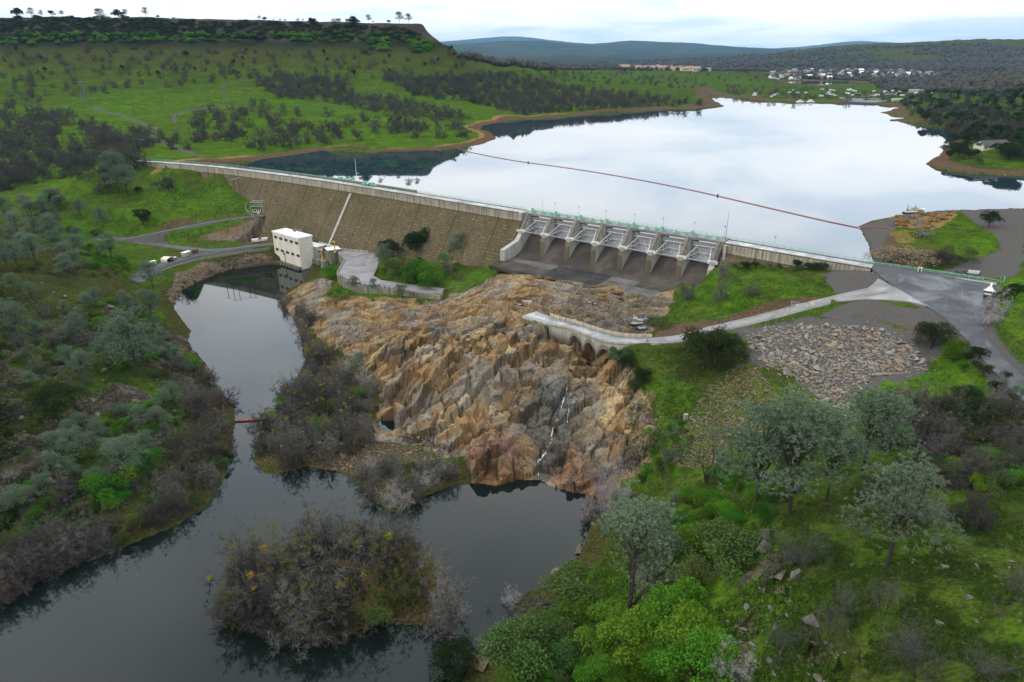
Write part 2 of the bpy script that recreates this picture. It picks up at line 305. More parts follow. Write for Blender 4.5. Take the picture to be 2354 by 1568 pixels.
L_OUT = sstep(.56, .66, fbm(GX / 17, GY / 17, 77, 4)) * zone([(60, 600, -14), (200, 640, -21), (340, 720, -36), (480, 870, -45), (520, 1000, -45), (440, 1140, -44), (300, 1220, -45), (0, 1330, -45), (-250, 1200, -30), (-200, 850, -12)], 8, 6)
R_OUT = sstep(.60, .68, fbm(GX / 9, GY / 9, 83, 4)) * zone([(1600, 1300, -24), (1750, 1230, -14), (1900, 1300, -8), (1950, 1568, -7), (1400, 1568, -34)], 6, 4)
M_CUT = zone([(1510, 745, -16.5), (1640, 735, -12.5), (1760, 705, -9), (1880, 678, -4), (1900, 690, -4), (1780, 720, -9), (1640, 757, -13), (1510, 785, -15.5)], 1.5, 2, 8)
M_CUT2 = zone([(640, 480, -19), (655, 540, -29), (620, 548, -35), (540, 556, -36), (420, 553, -36), (440, 540, -32.5), (540, 515, -27), (600, 500, -24.5)], 2, 3, 8)
M_CUT3 = zone([(380, 505, -24.5), (480, 494, -22.5), (560, 490, -22), (570, 500, -24.3), (480, 512, -26.7), (400, 526, -29.5), (340, 538, -32), (330, 525, -28.5)], 1.5, 3, 8)
M_RIP = zone([(397, 702, -46), (380, 680, -42), (400, 630, -41), (470, 600, -39), (600, 578, -39), (630, 585, -41), (625, 608, -46), (540, 618, -46), (470, 643, -46), (420, 668, -46)], 1.5, 2, 6)
M_RUB1 = zone([(1705, 770, -13), (1760, 748, -11.5), (1900, 740, -8), (2020, 745, -5.5), (2120, 790, -6), (2145, 830, -7.5), (2120, 862, -10), (2005, 862, -12.5), (1990, 900, -14.5), (1950, 950, -16.5), (1880, 930, -16.5), (1850, 880, -15.5), (1740, 830, -14.5)], 5, 9, 12)
M_RUB2 = zone([(1700, 820, -16), (1760, 860, -16), (1800, 905, -16), (1760, 990, -20), (1660, 1080, -24), (1560, 1075, -30), (1540, 1040, -29), (1590, 950, -25), (1630, 880, -20)], 4, 7, 10)
M_FLAT = zone([(1870, 720, -6), (1960, 690, -3), (2060, 690, .8), (2140, 706, .8), (2190, 745, .4), (2150, 775, -2.5), (2020, 735, -4), (1900, 735, -7.5)], 3, 4, 8)
M_LOTL = zone([(1885, 625, 0), (1990, 615, 2), (2030, 635, 2), (1990, 662, .5), (1930, 672, -2)], 2, 2, 6)
rough = fbm(GX / 40, GY / 40, 11, 4) - .5
n8 = fbm(GX / 8, GY / 8, 21, 4) - .5; n2 = fbm(GX / 2.2, GY / 2.2, 23, 3) - .5
mid = sstep(450, 1100, GR)
DZ = rough * (2.2 + 9 * mid * np.clip(GR / 1500, 0, 1.6)) + n8 * 1.1 + n2 * .45
DZ = np.where(GR > 2500, DZ + (fbm(GX / 420, GY / 420, 51, 5) - .5) * np.clip((GR - 2500) / 120, 0, 24), DZ)
RK = np.zeros(GX.shape); B1 = np.full(GX.shape, .5); B2 = np.full(GX.shape, .5)
m = (M_ROCK > 0) | (M_LROCK > 0) | (L_OUT > 0) | (R_OUT > 0) | (LR2 > 0) | (LR3 > 0) | (M_CUT2 > 0) | (M_CUT3 > 0)
x, y = GX[m], GY[m]
def blocks(x, y, ang, sx, sy, seed, tilt=.9, warp=2.0, crack=.8):
    ca, sa = math.cos(ang), math.sin(ang)
    wx = x + warp * 2 * (fbm(x / 9, y / 9, seed + 5, 3) - .5); wy = y + warp * 2 * (fbm(x / 9, y / 9, seed + 9, 3) - .5)
    f1, f2, bx, by, dx, dy = worley((wx * ca + wy * sa) / sx, (-wx * sa + wy * ca) / sy, seed)
    r1 = _h(bx, by, seed + 31); r2 = _h(bx, by, seed + 37) - .5; r3 = _h(bx, by, seed + 41) - .5
    return 1.25 * (r1 - .5) + tilt * (r2 * dx + r3 * dy) * 2 - crack * (1 - sstep(0, .12, f2 - f1)), _h(bx, by, seed + 47)
def ledges(x, y, ang, w, seed):
    p = (x * math.cos(ang) + y * math.sin(ang)) / w + 2.2 * (fbm(x / 16, y / 16, seed, 3) - .5) * (5 / w) ** .5 + .35 * fbm(x / 3, y / 3, seed + 3, 2)
    k = np.floor(p); f = p - k; r = _h(k, k * 0, seed + 7); r2 = _h(k, np.floor((x * -math.sin(ang) + y * math.cos(ang)) / (w * 2.2) + r * 7), seed + 9)
    return (np.minimum((1 - f) * 1.0, f * 9) - .45) * (.35 + 1.3 * r2), r2
up = sstep(252, 276, y + .30 * x)
h1, c1 = blocks(x, y, .62, 11, 6.0, 101, 1.0, .7, .2); h2, c2 = blocks(x, y, .25, 5.0, 3.4, 131, 1.1, .4, .15); h3, c3 = blocks(x, y, .9, 2.2, 1.7, 161, 1.2, .2, .1)
h0, c0 = blocks(x, y, .66, 26, 12, 171, .7, 1.5, .15)
l1, k1 = ledges(x, y, 1.12, 6.0, 211); l2, k2 = ledges(x, y, 1.05, 2.3, 223); l3, k3 = ledges(x, y, 2.25, 4.2, 239)
face = h0 * 4.6 + h1 * 3.3 + h2 * 1.4 + h3 * .38 + l1 * 1.1
shelf = l1 * 2.3 + l2 * .8 + h2 * .9 + h3 * .45
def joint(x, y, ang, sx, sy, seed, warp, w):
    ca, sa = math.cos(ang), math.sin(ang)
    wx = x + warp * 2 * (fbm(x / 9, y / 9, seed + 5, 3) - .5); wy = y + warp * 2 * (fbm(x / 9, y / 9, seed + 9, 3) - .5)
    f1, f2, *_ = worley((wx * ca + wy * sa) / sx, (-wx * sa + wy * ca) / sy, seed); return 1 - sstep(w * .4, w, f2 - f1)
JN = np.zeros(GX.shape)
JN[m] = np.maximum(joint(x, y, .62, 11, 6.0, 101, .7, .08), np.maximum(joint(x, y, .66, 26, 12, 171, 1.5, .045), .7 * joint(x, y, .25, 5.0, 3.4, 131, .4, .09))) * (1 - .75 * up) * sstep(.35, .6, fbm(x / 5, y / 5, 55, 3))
RK[m] = face * (1 - up) + shelf * up * (1 - .35 * sstep(285, 310, y + .3 * x))
B1[m] = np.where(up > .5, .5 * k1 + .5 * c2, .6 * c1 + .4 * c2); B2[m] = .5 * c2 + .5 * c3
DZ = DZ * (1 - .6 * np.clip(M_ROCK, 0, 1)) + RK * np.maximum.reduce([M_ROCK, .8 * M_LROCK, .75 * L_OUT, .6 * R_OUT, .75 * LR2, .6 * LR3, .5 * M_CUT2, .35 * M_CUT3])
DZ += (M_RIP + M_RUB1 + M_RUB2) * n2 * 1.2
# folds and gullies in the big hillside
hill = sstep(700, 900, GR) * (1 - sstep(2000, 2600, GR))
DZ += hill * (np.abs(fbm(GX / 160, GY / 300, 61, 4) - .5) - .12) * -58 * sstep(8, 40, GZ) * (1 - sstep(105, 125, GZ))
GZ0 = GZ.copy()
GZ += DZ
# mesa: a cap of columns that stands proud of the slope
cap = sstep(1000, 1200, GR) * (1 - sstep(1750, 1900, GR)) * sstep(118, 123, GZ0)
cap0 = (GR > 1150) * (GR < 2400) * (GX < 60) * 1.0
GZ += cap * (fbm(GX / 14, GY / 14, 71, 2) - .5) * 5
rimz = np.interp(GX, [-1500, -957, -835, -640, -567, -330, -230, -190], [153, 152, 152, 149.5, 147, 142, 139, 138]) + (fbm(GX / 30, GY / 30, 72, 3) - .5) * 3
GZ = np.where(cap0 * (GX < -150) * (GR > 1250) > 0, np.minimum(GZ, rimz - np.maximum(0, GR - 1600) * .03), GZ)
# roads and pads are graded into the ground
ROADS = {
 'service': ([(1490, 785, -15.6), (1570, 777, -14.9), (1640, 757, -13.4), (1700, 743, -11.8), (1780, 723, -9.2), (1850, 704, -6.4), (1930, 685, -3.2), (1990, 672, -1.0), (2040, 663, .7)], 6.5),
 'yard': ([(640, 560, -38), (590, 564, -38), (530, 572, -38), (475, 575, -38), (425, 570, -37.8), (370, 562, -37.3), (325, 556, -36), (275, 549, -34.5), (225, 549, -34)], 7.5),
 'parking': ([(560, 571, -38), (475, 583, -38), (420, 595, -38), (370, 612, -38), (335, 627, -38.2), (306, 648, -38.4)], 11),
 'switch': ([(285, 550, -34.5), (325, 542, -32.9), (375, 532, -30.6), (425, 522, -28.4), (500, 508, -26), (563, 499, -24), (605, 496, -23.4)], 5),
}
PAD_UV = [(1985, 606, 2.6), (2100, 622, 2.4), (2280, 655, 2.2), (2275, 690, 1.4), (2258, 730, .5), (2264, 765, -.2), (2300, 815, -1.2), (2353, 868, -2.2), (2470, 960, -3.6), (2440, 1010, -4), (2353, 925, -3), (2290, 862, -2), (2230, 790, -.8), (2190, 745, .1), (2135, 704, .9), (2060, 662, 1.6)]
PAD = np.array([at(*q) for q in PAD_UV])
_pl = np.linalg.lstsq(np.c_[PAD[:, :2], np.ones(len(PAD))], PAD[:, 2], rcond=None)[0]
def pad_z(x, y): return _pl[0] * x + _pl[1] * y + _pl[2]
RL = {}
for k, (pts, w) in ROADS.items():
    line = dense([at(*q) for q in pts], 4.0); RL[k] = (line, w)
    m = near & (GX > line[:, 0].min() - 20) & (GX < line[:, 0].max() + 20) & (GY > line[:, 1].min() - 20) & (GY < line[:, 1].max() + 20)
    d, z = line_d(GX[m], GY[m], line)
    f = 1 - sstep(w / 2 + 1.0, w / 2 + 4.5, d)
    GZ[m] = GZ[m] * (1 - f) + (z - .22) * f
sdp = nsd(PAD, 420); f = sstep(-5, -1.2, sdp); GZ = GZ * (1 - f) + (pad_z(GX, GY) - .2) * f
FAN = []
for u, v, z in [(2004, 655, -.2), (2018, 640, 9), (2060, 662, 9), (2135, 704, 9), (2095, 694, .35), (2050, 689, -.4), (1990, 688, -1.6), (1925, 692, -3.25), (1922, 681.5, -3.25), (1985, 668.5, -1.0)]:
    q = at(u, v, 1.5 if z == 9 else z)
    if z == 9:
        for _ in range(6): q = at(u, v, pad_z(q[0], q[1]) + .06)
    FAN.append(q)
FAN = np.array(FAN)
sdf = nsd(FAN, 420); m = sdf > -4
wgt = 1 / ((GX[m][:, None] - FAN[None, :, 0]) ** 2 + (GY[m][:, None] - FAN[None, :, 1]) ** 2 + 4.0) ** 1.5; zf = (wgt * FAN[None, :, 2]).sum(1) / wgt.sum(1)
f = sstep(-3.5, -.3, sdf[m]); GZ[m] = GZ[m] * (1 - f) + (zf - .55) * f
PLAZA_UV = '770,568 776,570.5 846,578 857,579 871,594 866,617 858,634 876,644 938,653 980,658 1021,663 1015,677 963,670.5 906,663 863,657 828,653 801,644 778,632 776,622 786,604 792,595.5 778,583'
PLAZA = UV(PLAZA_UV, -31)
sdq = nsd(PLAZA, 520); f = sstep(-1.5, 1.0, sdq); GZ = GZ * (1 - f) + (-31.3) * f
# spillway trough and apron lie under their own concrete
NSP = DS + crest_n(DT)
edge_n = 33 + 7 * (fbm(GX / 9, GY / 9, 41, 3) - .5) * 2 + np.interp(DT, [0, 20, 60, 107], [0, 5, 3, -6])
trough = (DT > -1) & (DT < 108) & (NSP > -16) & (NSP < edge_n)
GZ = np.where(trough, np.minimum(GZ, -19.6), GZ)
basin = (DT > -4) & (DT < 112) & (NSP >= 14) & (NSP < 60) & (M_ROCK > .5)
GZ = np.where(basin, np.minimum(GZ, -17.6 + (GZ + 17.6) * .25), GZ)
BR_UP = UV('1233,715.6 1271,730 1308,740 1342,750 1386,764 1420,772 1455,775.4 1498,776', -16.5)
BR_LO = UV('1198.5,727 1252,744 1308,755 1342,768.5 1377,781.5 1403,787.5 1438,790 1477.5,791', -16.5)
BR = np.vstack([BR_UP, BR_LO[::-1]])
sdb = nsd(BR, 420); _, bs = line_d(GX, GY, [(q[0], q[1], i) for i, q in enumerate(BR_LO)])
GZ = np.where((sdb > -.6), np.minimum(GZ, np.where((bs > 1.6) & (bs < 5.3), -22.6, -17.0)), GZ)
GZ = np.where((sdb > -7) & (sdb <= -.6) & (bs > 1.7) & (bs < 5.2), np.minimum(GZ, -20.2 - .35 * (7 + sdb)), GZ)
PH_O = at(684.5, 545.5, -24.5)[:2]; PH_D = np.array([-.758, .652]); PH_N = np.array([.652, .758])
pa = (GX - PH_O[0]) * PH_D[0] + (GY - PH_O[1]) * PH_D[1]; pb = (GX - PH_O[0]) * PH_N[0] + (GY - PH_O[1]) * PH_N[1]
GZ = np.where((pa > -22) & (pa < 2) & (pb > -3) & (pb < 17) & near, np.minimum(GZ, -43.5), GZ)
GZ = np.where((pa >= 0) & (pa < 31) & (pb > -4) & (pb < 1) & near, np.minimum(GZ, np.interp(pa, [0, 20, 31], [-46.6, -45, -38.5])), GZ)
GZ = np.where((DT > -400) & (DT < 176) & (DS > -9) & (DS < 1.5), np.minimum(GZ, -.4), GZ)
GZ = np.where((DT > -330) & (DT < 160) & (DS > 1.5) & (DS < 6), np.minimum(GZ, 1.0), GZ)
face_z = -2 - (DS - .6) / .75
GZ = np.where((DT > -215) & (DT < -118) & (DS > 1.5) & (DS < 42), np.minimum(GZ, np.maximum(face_z - .6, -38.3)), GZ)
COV = nsd([at(1780, 184, 0), at(2010, 184, 0), at(2010, 206, 0), at(1780, 206, 0)], 3500); GZ = np.where(COV > 0, np.minimum(GZ, 2.5), GZ)
# water edges
sdl = SD_LAKE
GZ = np.where(sdl > 0, np.minimum(GZ, -.2 - .22 * np.minimum(sdl, 60)), GZ)
rim = (sdl <= 0) & (sdl > -14) & UPST
GZ = np.where(rim, np.maximum(GZ, .12 + .13 * -sdl), GZ)
GZ = np.where(SD_RIV > 0, np.minimum(GZ, -46.25 - .45 * np.minimum(SD_RIV, 9)), GZ)
rim = (SD_RIV <= 0) & (SD_RIV > -12)
GZ = np.where(rim, np.maximum(GZ, -45.85 + .10 * -SD_RIV), GZ)
GZ = np.where(SD_ISLE > 0, np.maximum(-45.8 + .05 * np.minimum(SD_ISLE, 10), GZ * 0 - 46), GZ)
GZ = np.where((GR < 560) & (SD_RIV < -12) & (DS > 8), np.maximum(GZ, -45.2), GZ)
# ------------------------------------------------------------------ look-ups on the finished ground
def gz(x, y):
    x = np.asarray(x, float); y = np.asarray(y, float)
    th = np.arctan2(x, y); r = np.hypot(x, y)
    a = np.clip((th - TH[0]) / (TH[1] - TH[0]), 0, NT - 1.001); b = np.interp(r, RR, np.arange(NR)); b = np.clip(b, 0, NR - 1.001)
    i = a.astype(int); j = b.astype(int); fa = a - i; fb = b - j
    return (GZ[j, i] * (1 - fa) + GZ[j, i + 1] * fa) * (1 - fb) + (GZ[j + 1, i] * (1 - fa) + GZ[j + 1, i + 1] * fa) * fb
TS = np.geomspace(70, 34000, 1000)
def ground(uv):
    """first ground point along each ray of a list of (u, v)"""
    uv = np.asarray(uv, float).reshape(-1, 2); out = np.full((len(uv), 3), np.nan)
    for k in range(0, len(uv), 400):
        d = ray(uv[k:k + 400, 0], uv[k:k + 400, 1]).T
        hd = np.hypot(d[:, 0], d[:, 1])
        t = TS[None, :] / hd[:, None]
        X = d[:, 0:1] * t; Y = d[:, 1:2] * t; Zr = CAM_H + d[:, 2:3] * t
        df = Zr - gz(X, Y)
        hit = df < 0
        j = hit.argmax(1); ok = hit.any(1) & (j > 0); r = np.arange(len(d)); j0 = np.maximum(j - 1, 0)
        f = df[r, j0] / (df[r, j0] - df[r, j] + 1e-9)
        tt = t[r, j0] + (t[r, j] - t[r, j0]) * f
        p = d * tt[:, None]; p[:, 2] += CAM_H; p[~ok] = np.nan
        out[k:k + 400] = p
    return out
# ------------------------------------------------------------------ materials
def new_mat(name):
    m = bpy.data.materials.new(name); m.use_nodes = True; nt = m.node_tree; nt.nodes.clear(); return m, nt
class NB:
    """small node builder: values are sockets, numbers or colours"""
    def __init__(s, nt): s.nt = nt; s.N = nt.nodes; s.L = nt.links
    def put(s, sock, v):
        if v is None: return
        if hasattr(v, 'is_linked') and not isinstance(v, (int, float, tuple)): s.L.new(v, sock)
        elif isinstance(v, (int, float)):
            sock.default_value = v if not hasattr(sock.default_value, '__len__') else (v, v, v, 1)[:len(sock.default_value)]
        else: sock.default_value = (tuple(v) + (1,))[:len(sock.default_value)]
    def pos(s): return s.N.new('ShaderNodeNewGeometry').outputs['Position']
    def obj(s): return s.N.new('ShaderNodeTexCoord').outputs['Object']
    def rnd(s): return s.N.new('ShaderNodeObjectInfo').outputs['Random']
    def island(s): return s.N.new('ShaderNodeNewGeometry').outputs['Random Per Island']
    def attr(s, n):
        a = s.N.new('ShaderNodeAttribute'); a.attribute_name = n
        q = s.N.new('ShaderNodeSeparateColor'); s.L.new(a.outputs['Color'], q.inputs[0]); return q.outputs
    def vec(s, v, sc): 
        n = s.N.new('ShaderNodeVectorMath'); n.operation = 'MULTIPLY'; s.put(n.inputs[0], v); n.inputs[1].default_value = sc if isinstance(sc, tuple) else (sc,) * 3; return n.outputs[0]
    def rot(s, v, r):
        n = s.N.new('ShaderNodeVectorRotate'); n.rotation_type = 'EULER_XYZ'; s.put(n.inputs[0], v); n.inputs['Rotation'].default_value = r; return n.outputs[0]
    def noise(s, v, sc, det=4, ro=.55, dist=0.0):
        n = s.N.new('ShaderNodeTexNoise'); s.put(n.inputs['Vector'], v); n.inputs['Scale'].default_value = sc; n.inputs['Detail'].default_value = det
        n.inputs['Roughness'].default_value = ro; n.inputs['Distortion'].default_value = dist; return n.outputs['Fac']
    def voro(s, v, sc, feat='F1'):
        n = s.N.new('ShaderNodeTexVoronoi'); n.feature = feat; s.put(n.inputs['Vector'], v); n.inputs['Scale'].default_value = sc; return n.outputs
    def ramp(s, f, *st):
        n = s.N.new('ShaderNodeValToRGB'); s.put(n.inputs[0], f); e = n.color_ramp.elements
        while len(e) < len(st): e.new(.5)
        for k, (p, c) in enumerate(st):
            e[k].position = p; e[k].color = (c, c, c, 1) if isinstance(c, (int, float)) else tuple(c) + (1,)
        return n.outputs[0]
    def mix(s, f, a, b, mode='MIX'):
        n = s.N.new('ShaderNodeMix'); n.data_type = 'RGBA'; n.blend_type = mode; s.put(n.inputs[0], f); s.put(n.inputs[6], a); s.put(n.inputs[7], b); return n.outputs[2]
    def math(s, op, a, b=0.0, cl=False):
        n = s.N.new('ShaderNodeMath'); n.operation = op; n.use_clamp = cl; s.put(n.inputs[0], a); s.put(n.inputs[1], b); return n.outputs[0]
    def edge(s, m, n, k=1.0, w=.12):
        """sharpen mask m with noise n"""
        a = s.math('ADD', m, s.math('MULTIPLY', s.math('SUBTRACT', n, .5), k))
        r = s.N.new('ShaderNodeMapRange'); s.put(r.inputs[0], a); r.inputs[1].default_value = .5 - w; r.inputs[2].default_value = .5 + w; r.clamp = True; return r.outputs[0]
    def bump(s, h, st=.3, d=.1):
        n = s.N.new('ShaderNodeBump'); n.inputs['Strength'].default_value = st; n.inputs['Distance'].default_value = d; s.put(n.inputs['Height'], h); return n.outputs[0]
    def out(s, col, rough=.85, nrm=None, spec=.25, metal=0.0):
        b = s.N.new('ShaderNodeBsdfPrincipled'); s.put(b.inputs['Base Color'], col); s.put(b.inputs['Roughness'], rough); s.put(b.inputs['Metallic'], metal)
        s.put(b.inputs['Specular IOR Level'], spec)
        if nrm is not None: s.L.new(nrm, b.inputs['Normal'])
        o = s.N.new('ShaderNodeOutputMaterial'); s.L.new(b.outputs[0], o.inputs[0]); return b
def simple(name, c1, c2=None, sc=1.5, rough=.8, spec=.25, metal=0.0, bump=0.0, det=4, rnd=0.0):
    m, nt = new_mat(name); b = NB(nt)
    f = b.noise(b.obj(), sc, det)
    c = b.mix(b.ramp(f, (.35, 0), (.65, 1)), c1, c2 or tuple(q * .7 for q in c1))
    if rnd: c = b.mix(b.math('MULTIPLY', b.rnd(), rnd), c, tuple(q * .45 for q in c1))
    b.out(c, rough, b.bump(f, bump, .05) if bump else None, spec, metal); return m
def rock_colour(b, v, m3, m4):
    a = b.noise(v, .06, 3); d = b.noise(b.vec(b.rot(v, (.3, .2, .9)), (.3, 1.2, .6)), 1.0, 5, .65, .6); e = b.noise(v, 1.1, 5, .7)
    t = b.math('ADD', b.math('MULTIPLY', m3[0], .55), b.math('ADD', b.math('MULTIPLY', m3[1], .25), b.math('MULTIPLY', d, .2)))
    c = b.ramp(t, (.22, (.080, .052, .028)), (.40, (.175, .108, .048)), (.52, (.285, .178, .078)), (.62, (.200, .158, .100)), (.78, (.38, .275, .145)))
    c = b.mix(b.ramp(a, (.47, 0), (.60, .75)), c, b.ramp(t, (.3, (.105, .10, .088)), (.7, (.235, .225, .20))))
    c = b.mix(b.ramp(b.noise(v, .11, 4, .6, 1.2), (.60, 0), (.70, .7)), c, (.125, .060, .030))
    c = b.mix(b.ramp(e, (.36, .6), (.54, 0)), c, (.07, .056, .042))
    c = b.mix(b.math('MULTIPLY', m4[0], b.ramp(d, (.35, .3), (.6, .9))), c, b.ramp(e, (.35, (.085, .038, .020)), (.65, (.175, .082, .042))))
    c = b.mix(b.math('MULTIPLY', m3[2], b.ramp(d, (.4, .95), (.66, .45))), c, b.ramp(e, (.35, (.030, .034, .034)), (.65, (.095, .105, .098))))
    c = b.mix(b.math('MULTIPLY', m4[1], .85), c, b.ramp(e, (.3, (.022, .023, .018)), (.5, (.050, .050, .042)), (.68, (.12, .115, .10))))
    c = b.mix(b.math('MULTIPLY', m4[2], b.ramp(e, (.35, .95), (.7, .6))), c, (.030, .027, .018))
    return c, d, e
def mat_ground():
    m, nt = new_mat('ground'); b = NB(nt); P = b.pos()
    m1 = b.attr('m1'); m2 = b.attr('m2'); m3 = b.attr('m3'); m4 = b.attr('m4')
    A = b.noise(P, .02, 4); B = b.noise(P, .16, 5, .6); C = b.noise(P, 1.3, 5, .65); Dn = b.noise(P, 5.0, 3)
    E = b.noise(P, .55, 5, .7)
    T = b.noise(b.vec(P, (.012, .012, .55)), 1.0, 5, .7)
    g = b.ramp(B, (.30, (.022, .054, .004)), (.46, (.042, .098, .005)), (.60, (.066, .135, .006)), (.8, (.100, .125, .012)))
    g = b.mix(b.ramp(T, (.40, .65), (.54, 0)), g, (.020, .030, .008))
    g = b.mix(b.ramp(A, (.4, 0), (.65, .5)), g, (.060, .080, .018))
    g = b.mix(b.math('MULTIPLY', m2[1], b.ramp(C, (.3, .5), (.6, .95))), g, b.ramp(B, (.35, (.038, .115, .006)), (.65, (.095, .205, .010))))
    dry = b.ramp(C, (.34, (.022, .022, .008)), (.52, (.046, .045, .014)), (.68, (.085, .074, .026)))
    g = b.mix(b.edge(m2[0], b.noise(P, .06, 5, .66), 1.3, .3), g, dry)
    g = b.mix(b.math('MULTIPLY', m4[2], b.math('SUBTRACT', 1.0, m1[1])), g, (.016, .020, .012))
    g = b.mix(b.ramp(E, (.34, .75), (.50, 0)), g, (.016, .024, .006))
    g = b.mix(b.ramp(C, (.36, .6), (.50, 0)), g, (.020, .026, .008))
    soil = b.ramp(C, (.3, (.042, .027, .016)), (.55, (.090, .060, .036)), (.75, (.135, .105, .075)))
    g = b.mix(b.edge(m1[0], C, .9), g, soil)
    reed = b.ramp(C, (.3, (.085, .055, .022)), (.6, (.22, .14, .05)), (.75, (.28, .19, .08)))
    g = b.mix(b.edge(m2[2], C, 1.0), g, reed)
    grav = b.ramp(Dn, (.3, (.035, .035, .037)), (.5, (.075, .074, .074)), (.75, (.13, .125, .12)))
    grav = b.mix(b.ramp(B, (.4, 0), (.6, .5)), grav, (.085, .07, .05))
    g = b.mix(b.edge(m1[2], C, .6), g, grav)
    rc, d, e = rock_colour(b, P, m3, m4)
    mossy = b.mix(b.ramp(B, (.50, 0), (.62, .55)), rc, (.05, .055, .018))
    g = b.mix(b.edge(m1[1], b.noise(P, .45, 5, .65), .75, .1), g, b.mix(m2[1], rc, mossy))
    h = b.math('MULTIPLY', b.math('ADD', b.math('MULTIPLY', C, .7), b.math('MULTIPLY', Dn, .3)), b.math('SUBTRACT', 1.0, b.math('MULTIPLY', m1[1], .55)))
    b.out(g, .9, b.bump(h, .8, .6), 0.0); return m
def mat_water(name, base, rough, bs, sc, ior=1.33):
    m, nt = new_mat(name); b = NB(nt); P = b.pos()
    w = b.noise(b.vec(P, (1, .6, 1)), sc, 3, .5); pat = b.ramp(b.noise(P, .012, 3), (.42, .05), (.62, 1.0))
    h = b.math('MULTIPLY', w, pat)
    bb = b.out(base, rough, b.bump(h, bs, .06), .5); bb.inputs['IOR'].default_value = ior
    return m
M = {}
M['ground'] = mat_ground()
M['lake'] = mat_water('lake_water', (.012, .026, .036), .02, .05, .5, 1.45)
M['river'] = mat_water('river_water', (.004, .0075, .006), .03, .12, .9)
# ------------------------------------------------------------------ mesh helpers
def mesh_np(name, V, F, mats, mi=None, smooth=False):
    """F: (n,3) or (n,4) int array, or list of such arrays"""
    me = bpy.data.meshes.new(name); V = np.asarray(V, np.float32)
    Fs = F if isinstance(F, list) else [F]; Fs = [np.asarray(f, np.int32) for f in Fs if len(f)]
    me.vertices.add(len(V)); me.vertices.foreach_set('co', V.ravel())
    nl = sum(f.size for f in Fs); npoly = sum(len(f) for f in Fs)
    me.loops.add(nl); me.loops.foreach_set('vertex_index', np.concatenate([f.ravel() for f in Fs]))
    tot = np.concatenate([np.full(len(f), f.shape[1]) for f in Fs]); st = np.concatenate([[0], np.cumsum(tot)[:-1]])
    me.polygons.add(npoly); me.polygons.foreach_set('loop_start', st.astype(np.int32))
    if mi is not None: me.polygons.foreach_set('material_index', np.asarray(mi, np.int32))
    if smooth: me.polygons.foreach_set('use_smooth', np.ones(npoly, bool))
    for q in (mats if isinstance(mats, (list, tuple)) else [mats]): me.materials.append(q)
    me.update(calc_edges=True); me.validate(); return me
def link(name, me, parent=None, loc=None, rot=None, sc=None):
    o = bpy.data.objects.new(name, me); COL.objects.link(o)
    if parent is not None: o.parent = parent
    if loc is not None: o.location = loc
    if rot is not None: o.rotation_euler = rot
    if sc is not None: o.scale = (sc,) * 3 if isinstance(sc, (int, float)) else sc
    return o
def tag(o, label=None, cat=None, group=None, kind=None):
    if label: o['label'] = label
    if cat: o['category'] = cat
    if group: o['group'] = group
    if kind: o['kind'] = kind
    return o
def thing(name, label, cat, loc=(0, 0, 0), rz=0.0, group=None, sc=None):
    return tag(link(name, None, None, loc, (0, 0, rz), sc), label, cat, group)
def grid_mesh(name, X, Y, Z, mat, smooth=True):
    n, k = X.shape; V = np.stack([X, Y, Z], -1).reshape(-1, 3)
    i = np.arange(n * k).reshape(n, k); F = np.stack([i[:-1, :-1], i[:-1, 1:], i[1:, 1:], i[1:, :-1]], -1).reshape(-1, 4)
    return mesh_np(name, V, F, mat, smooth=smooth)
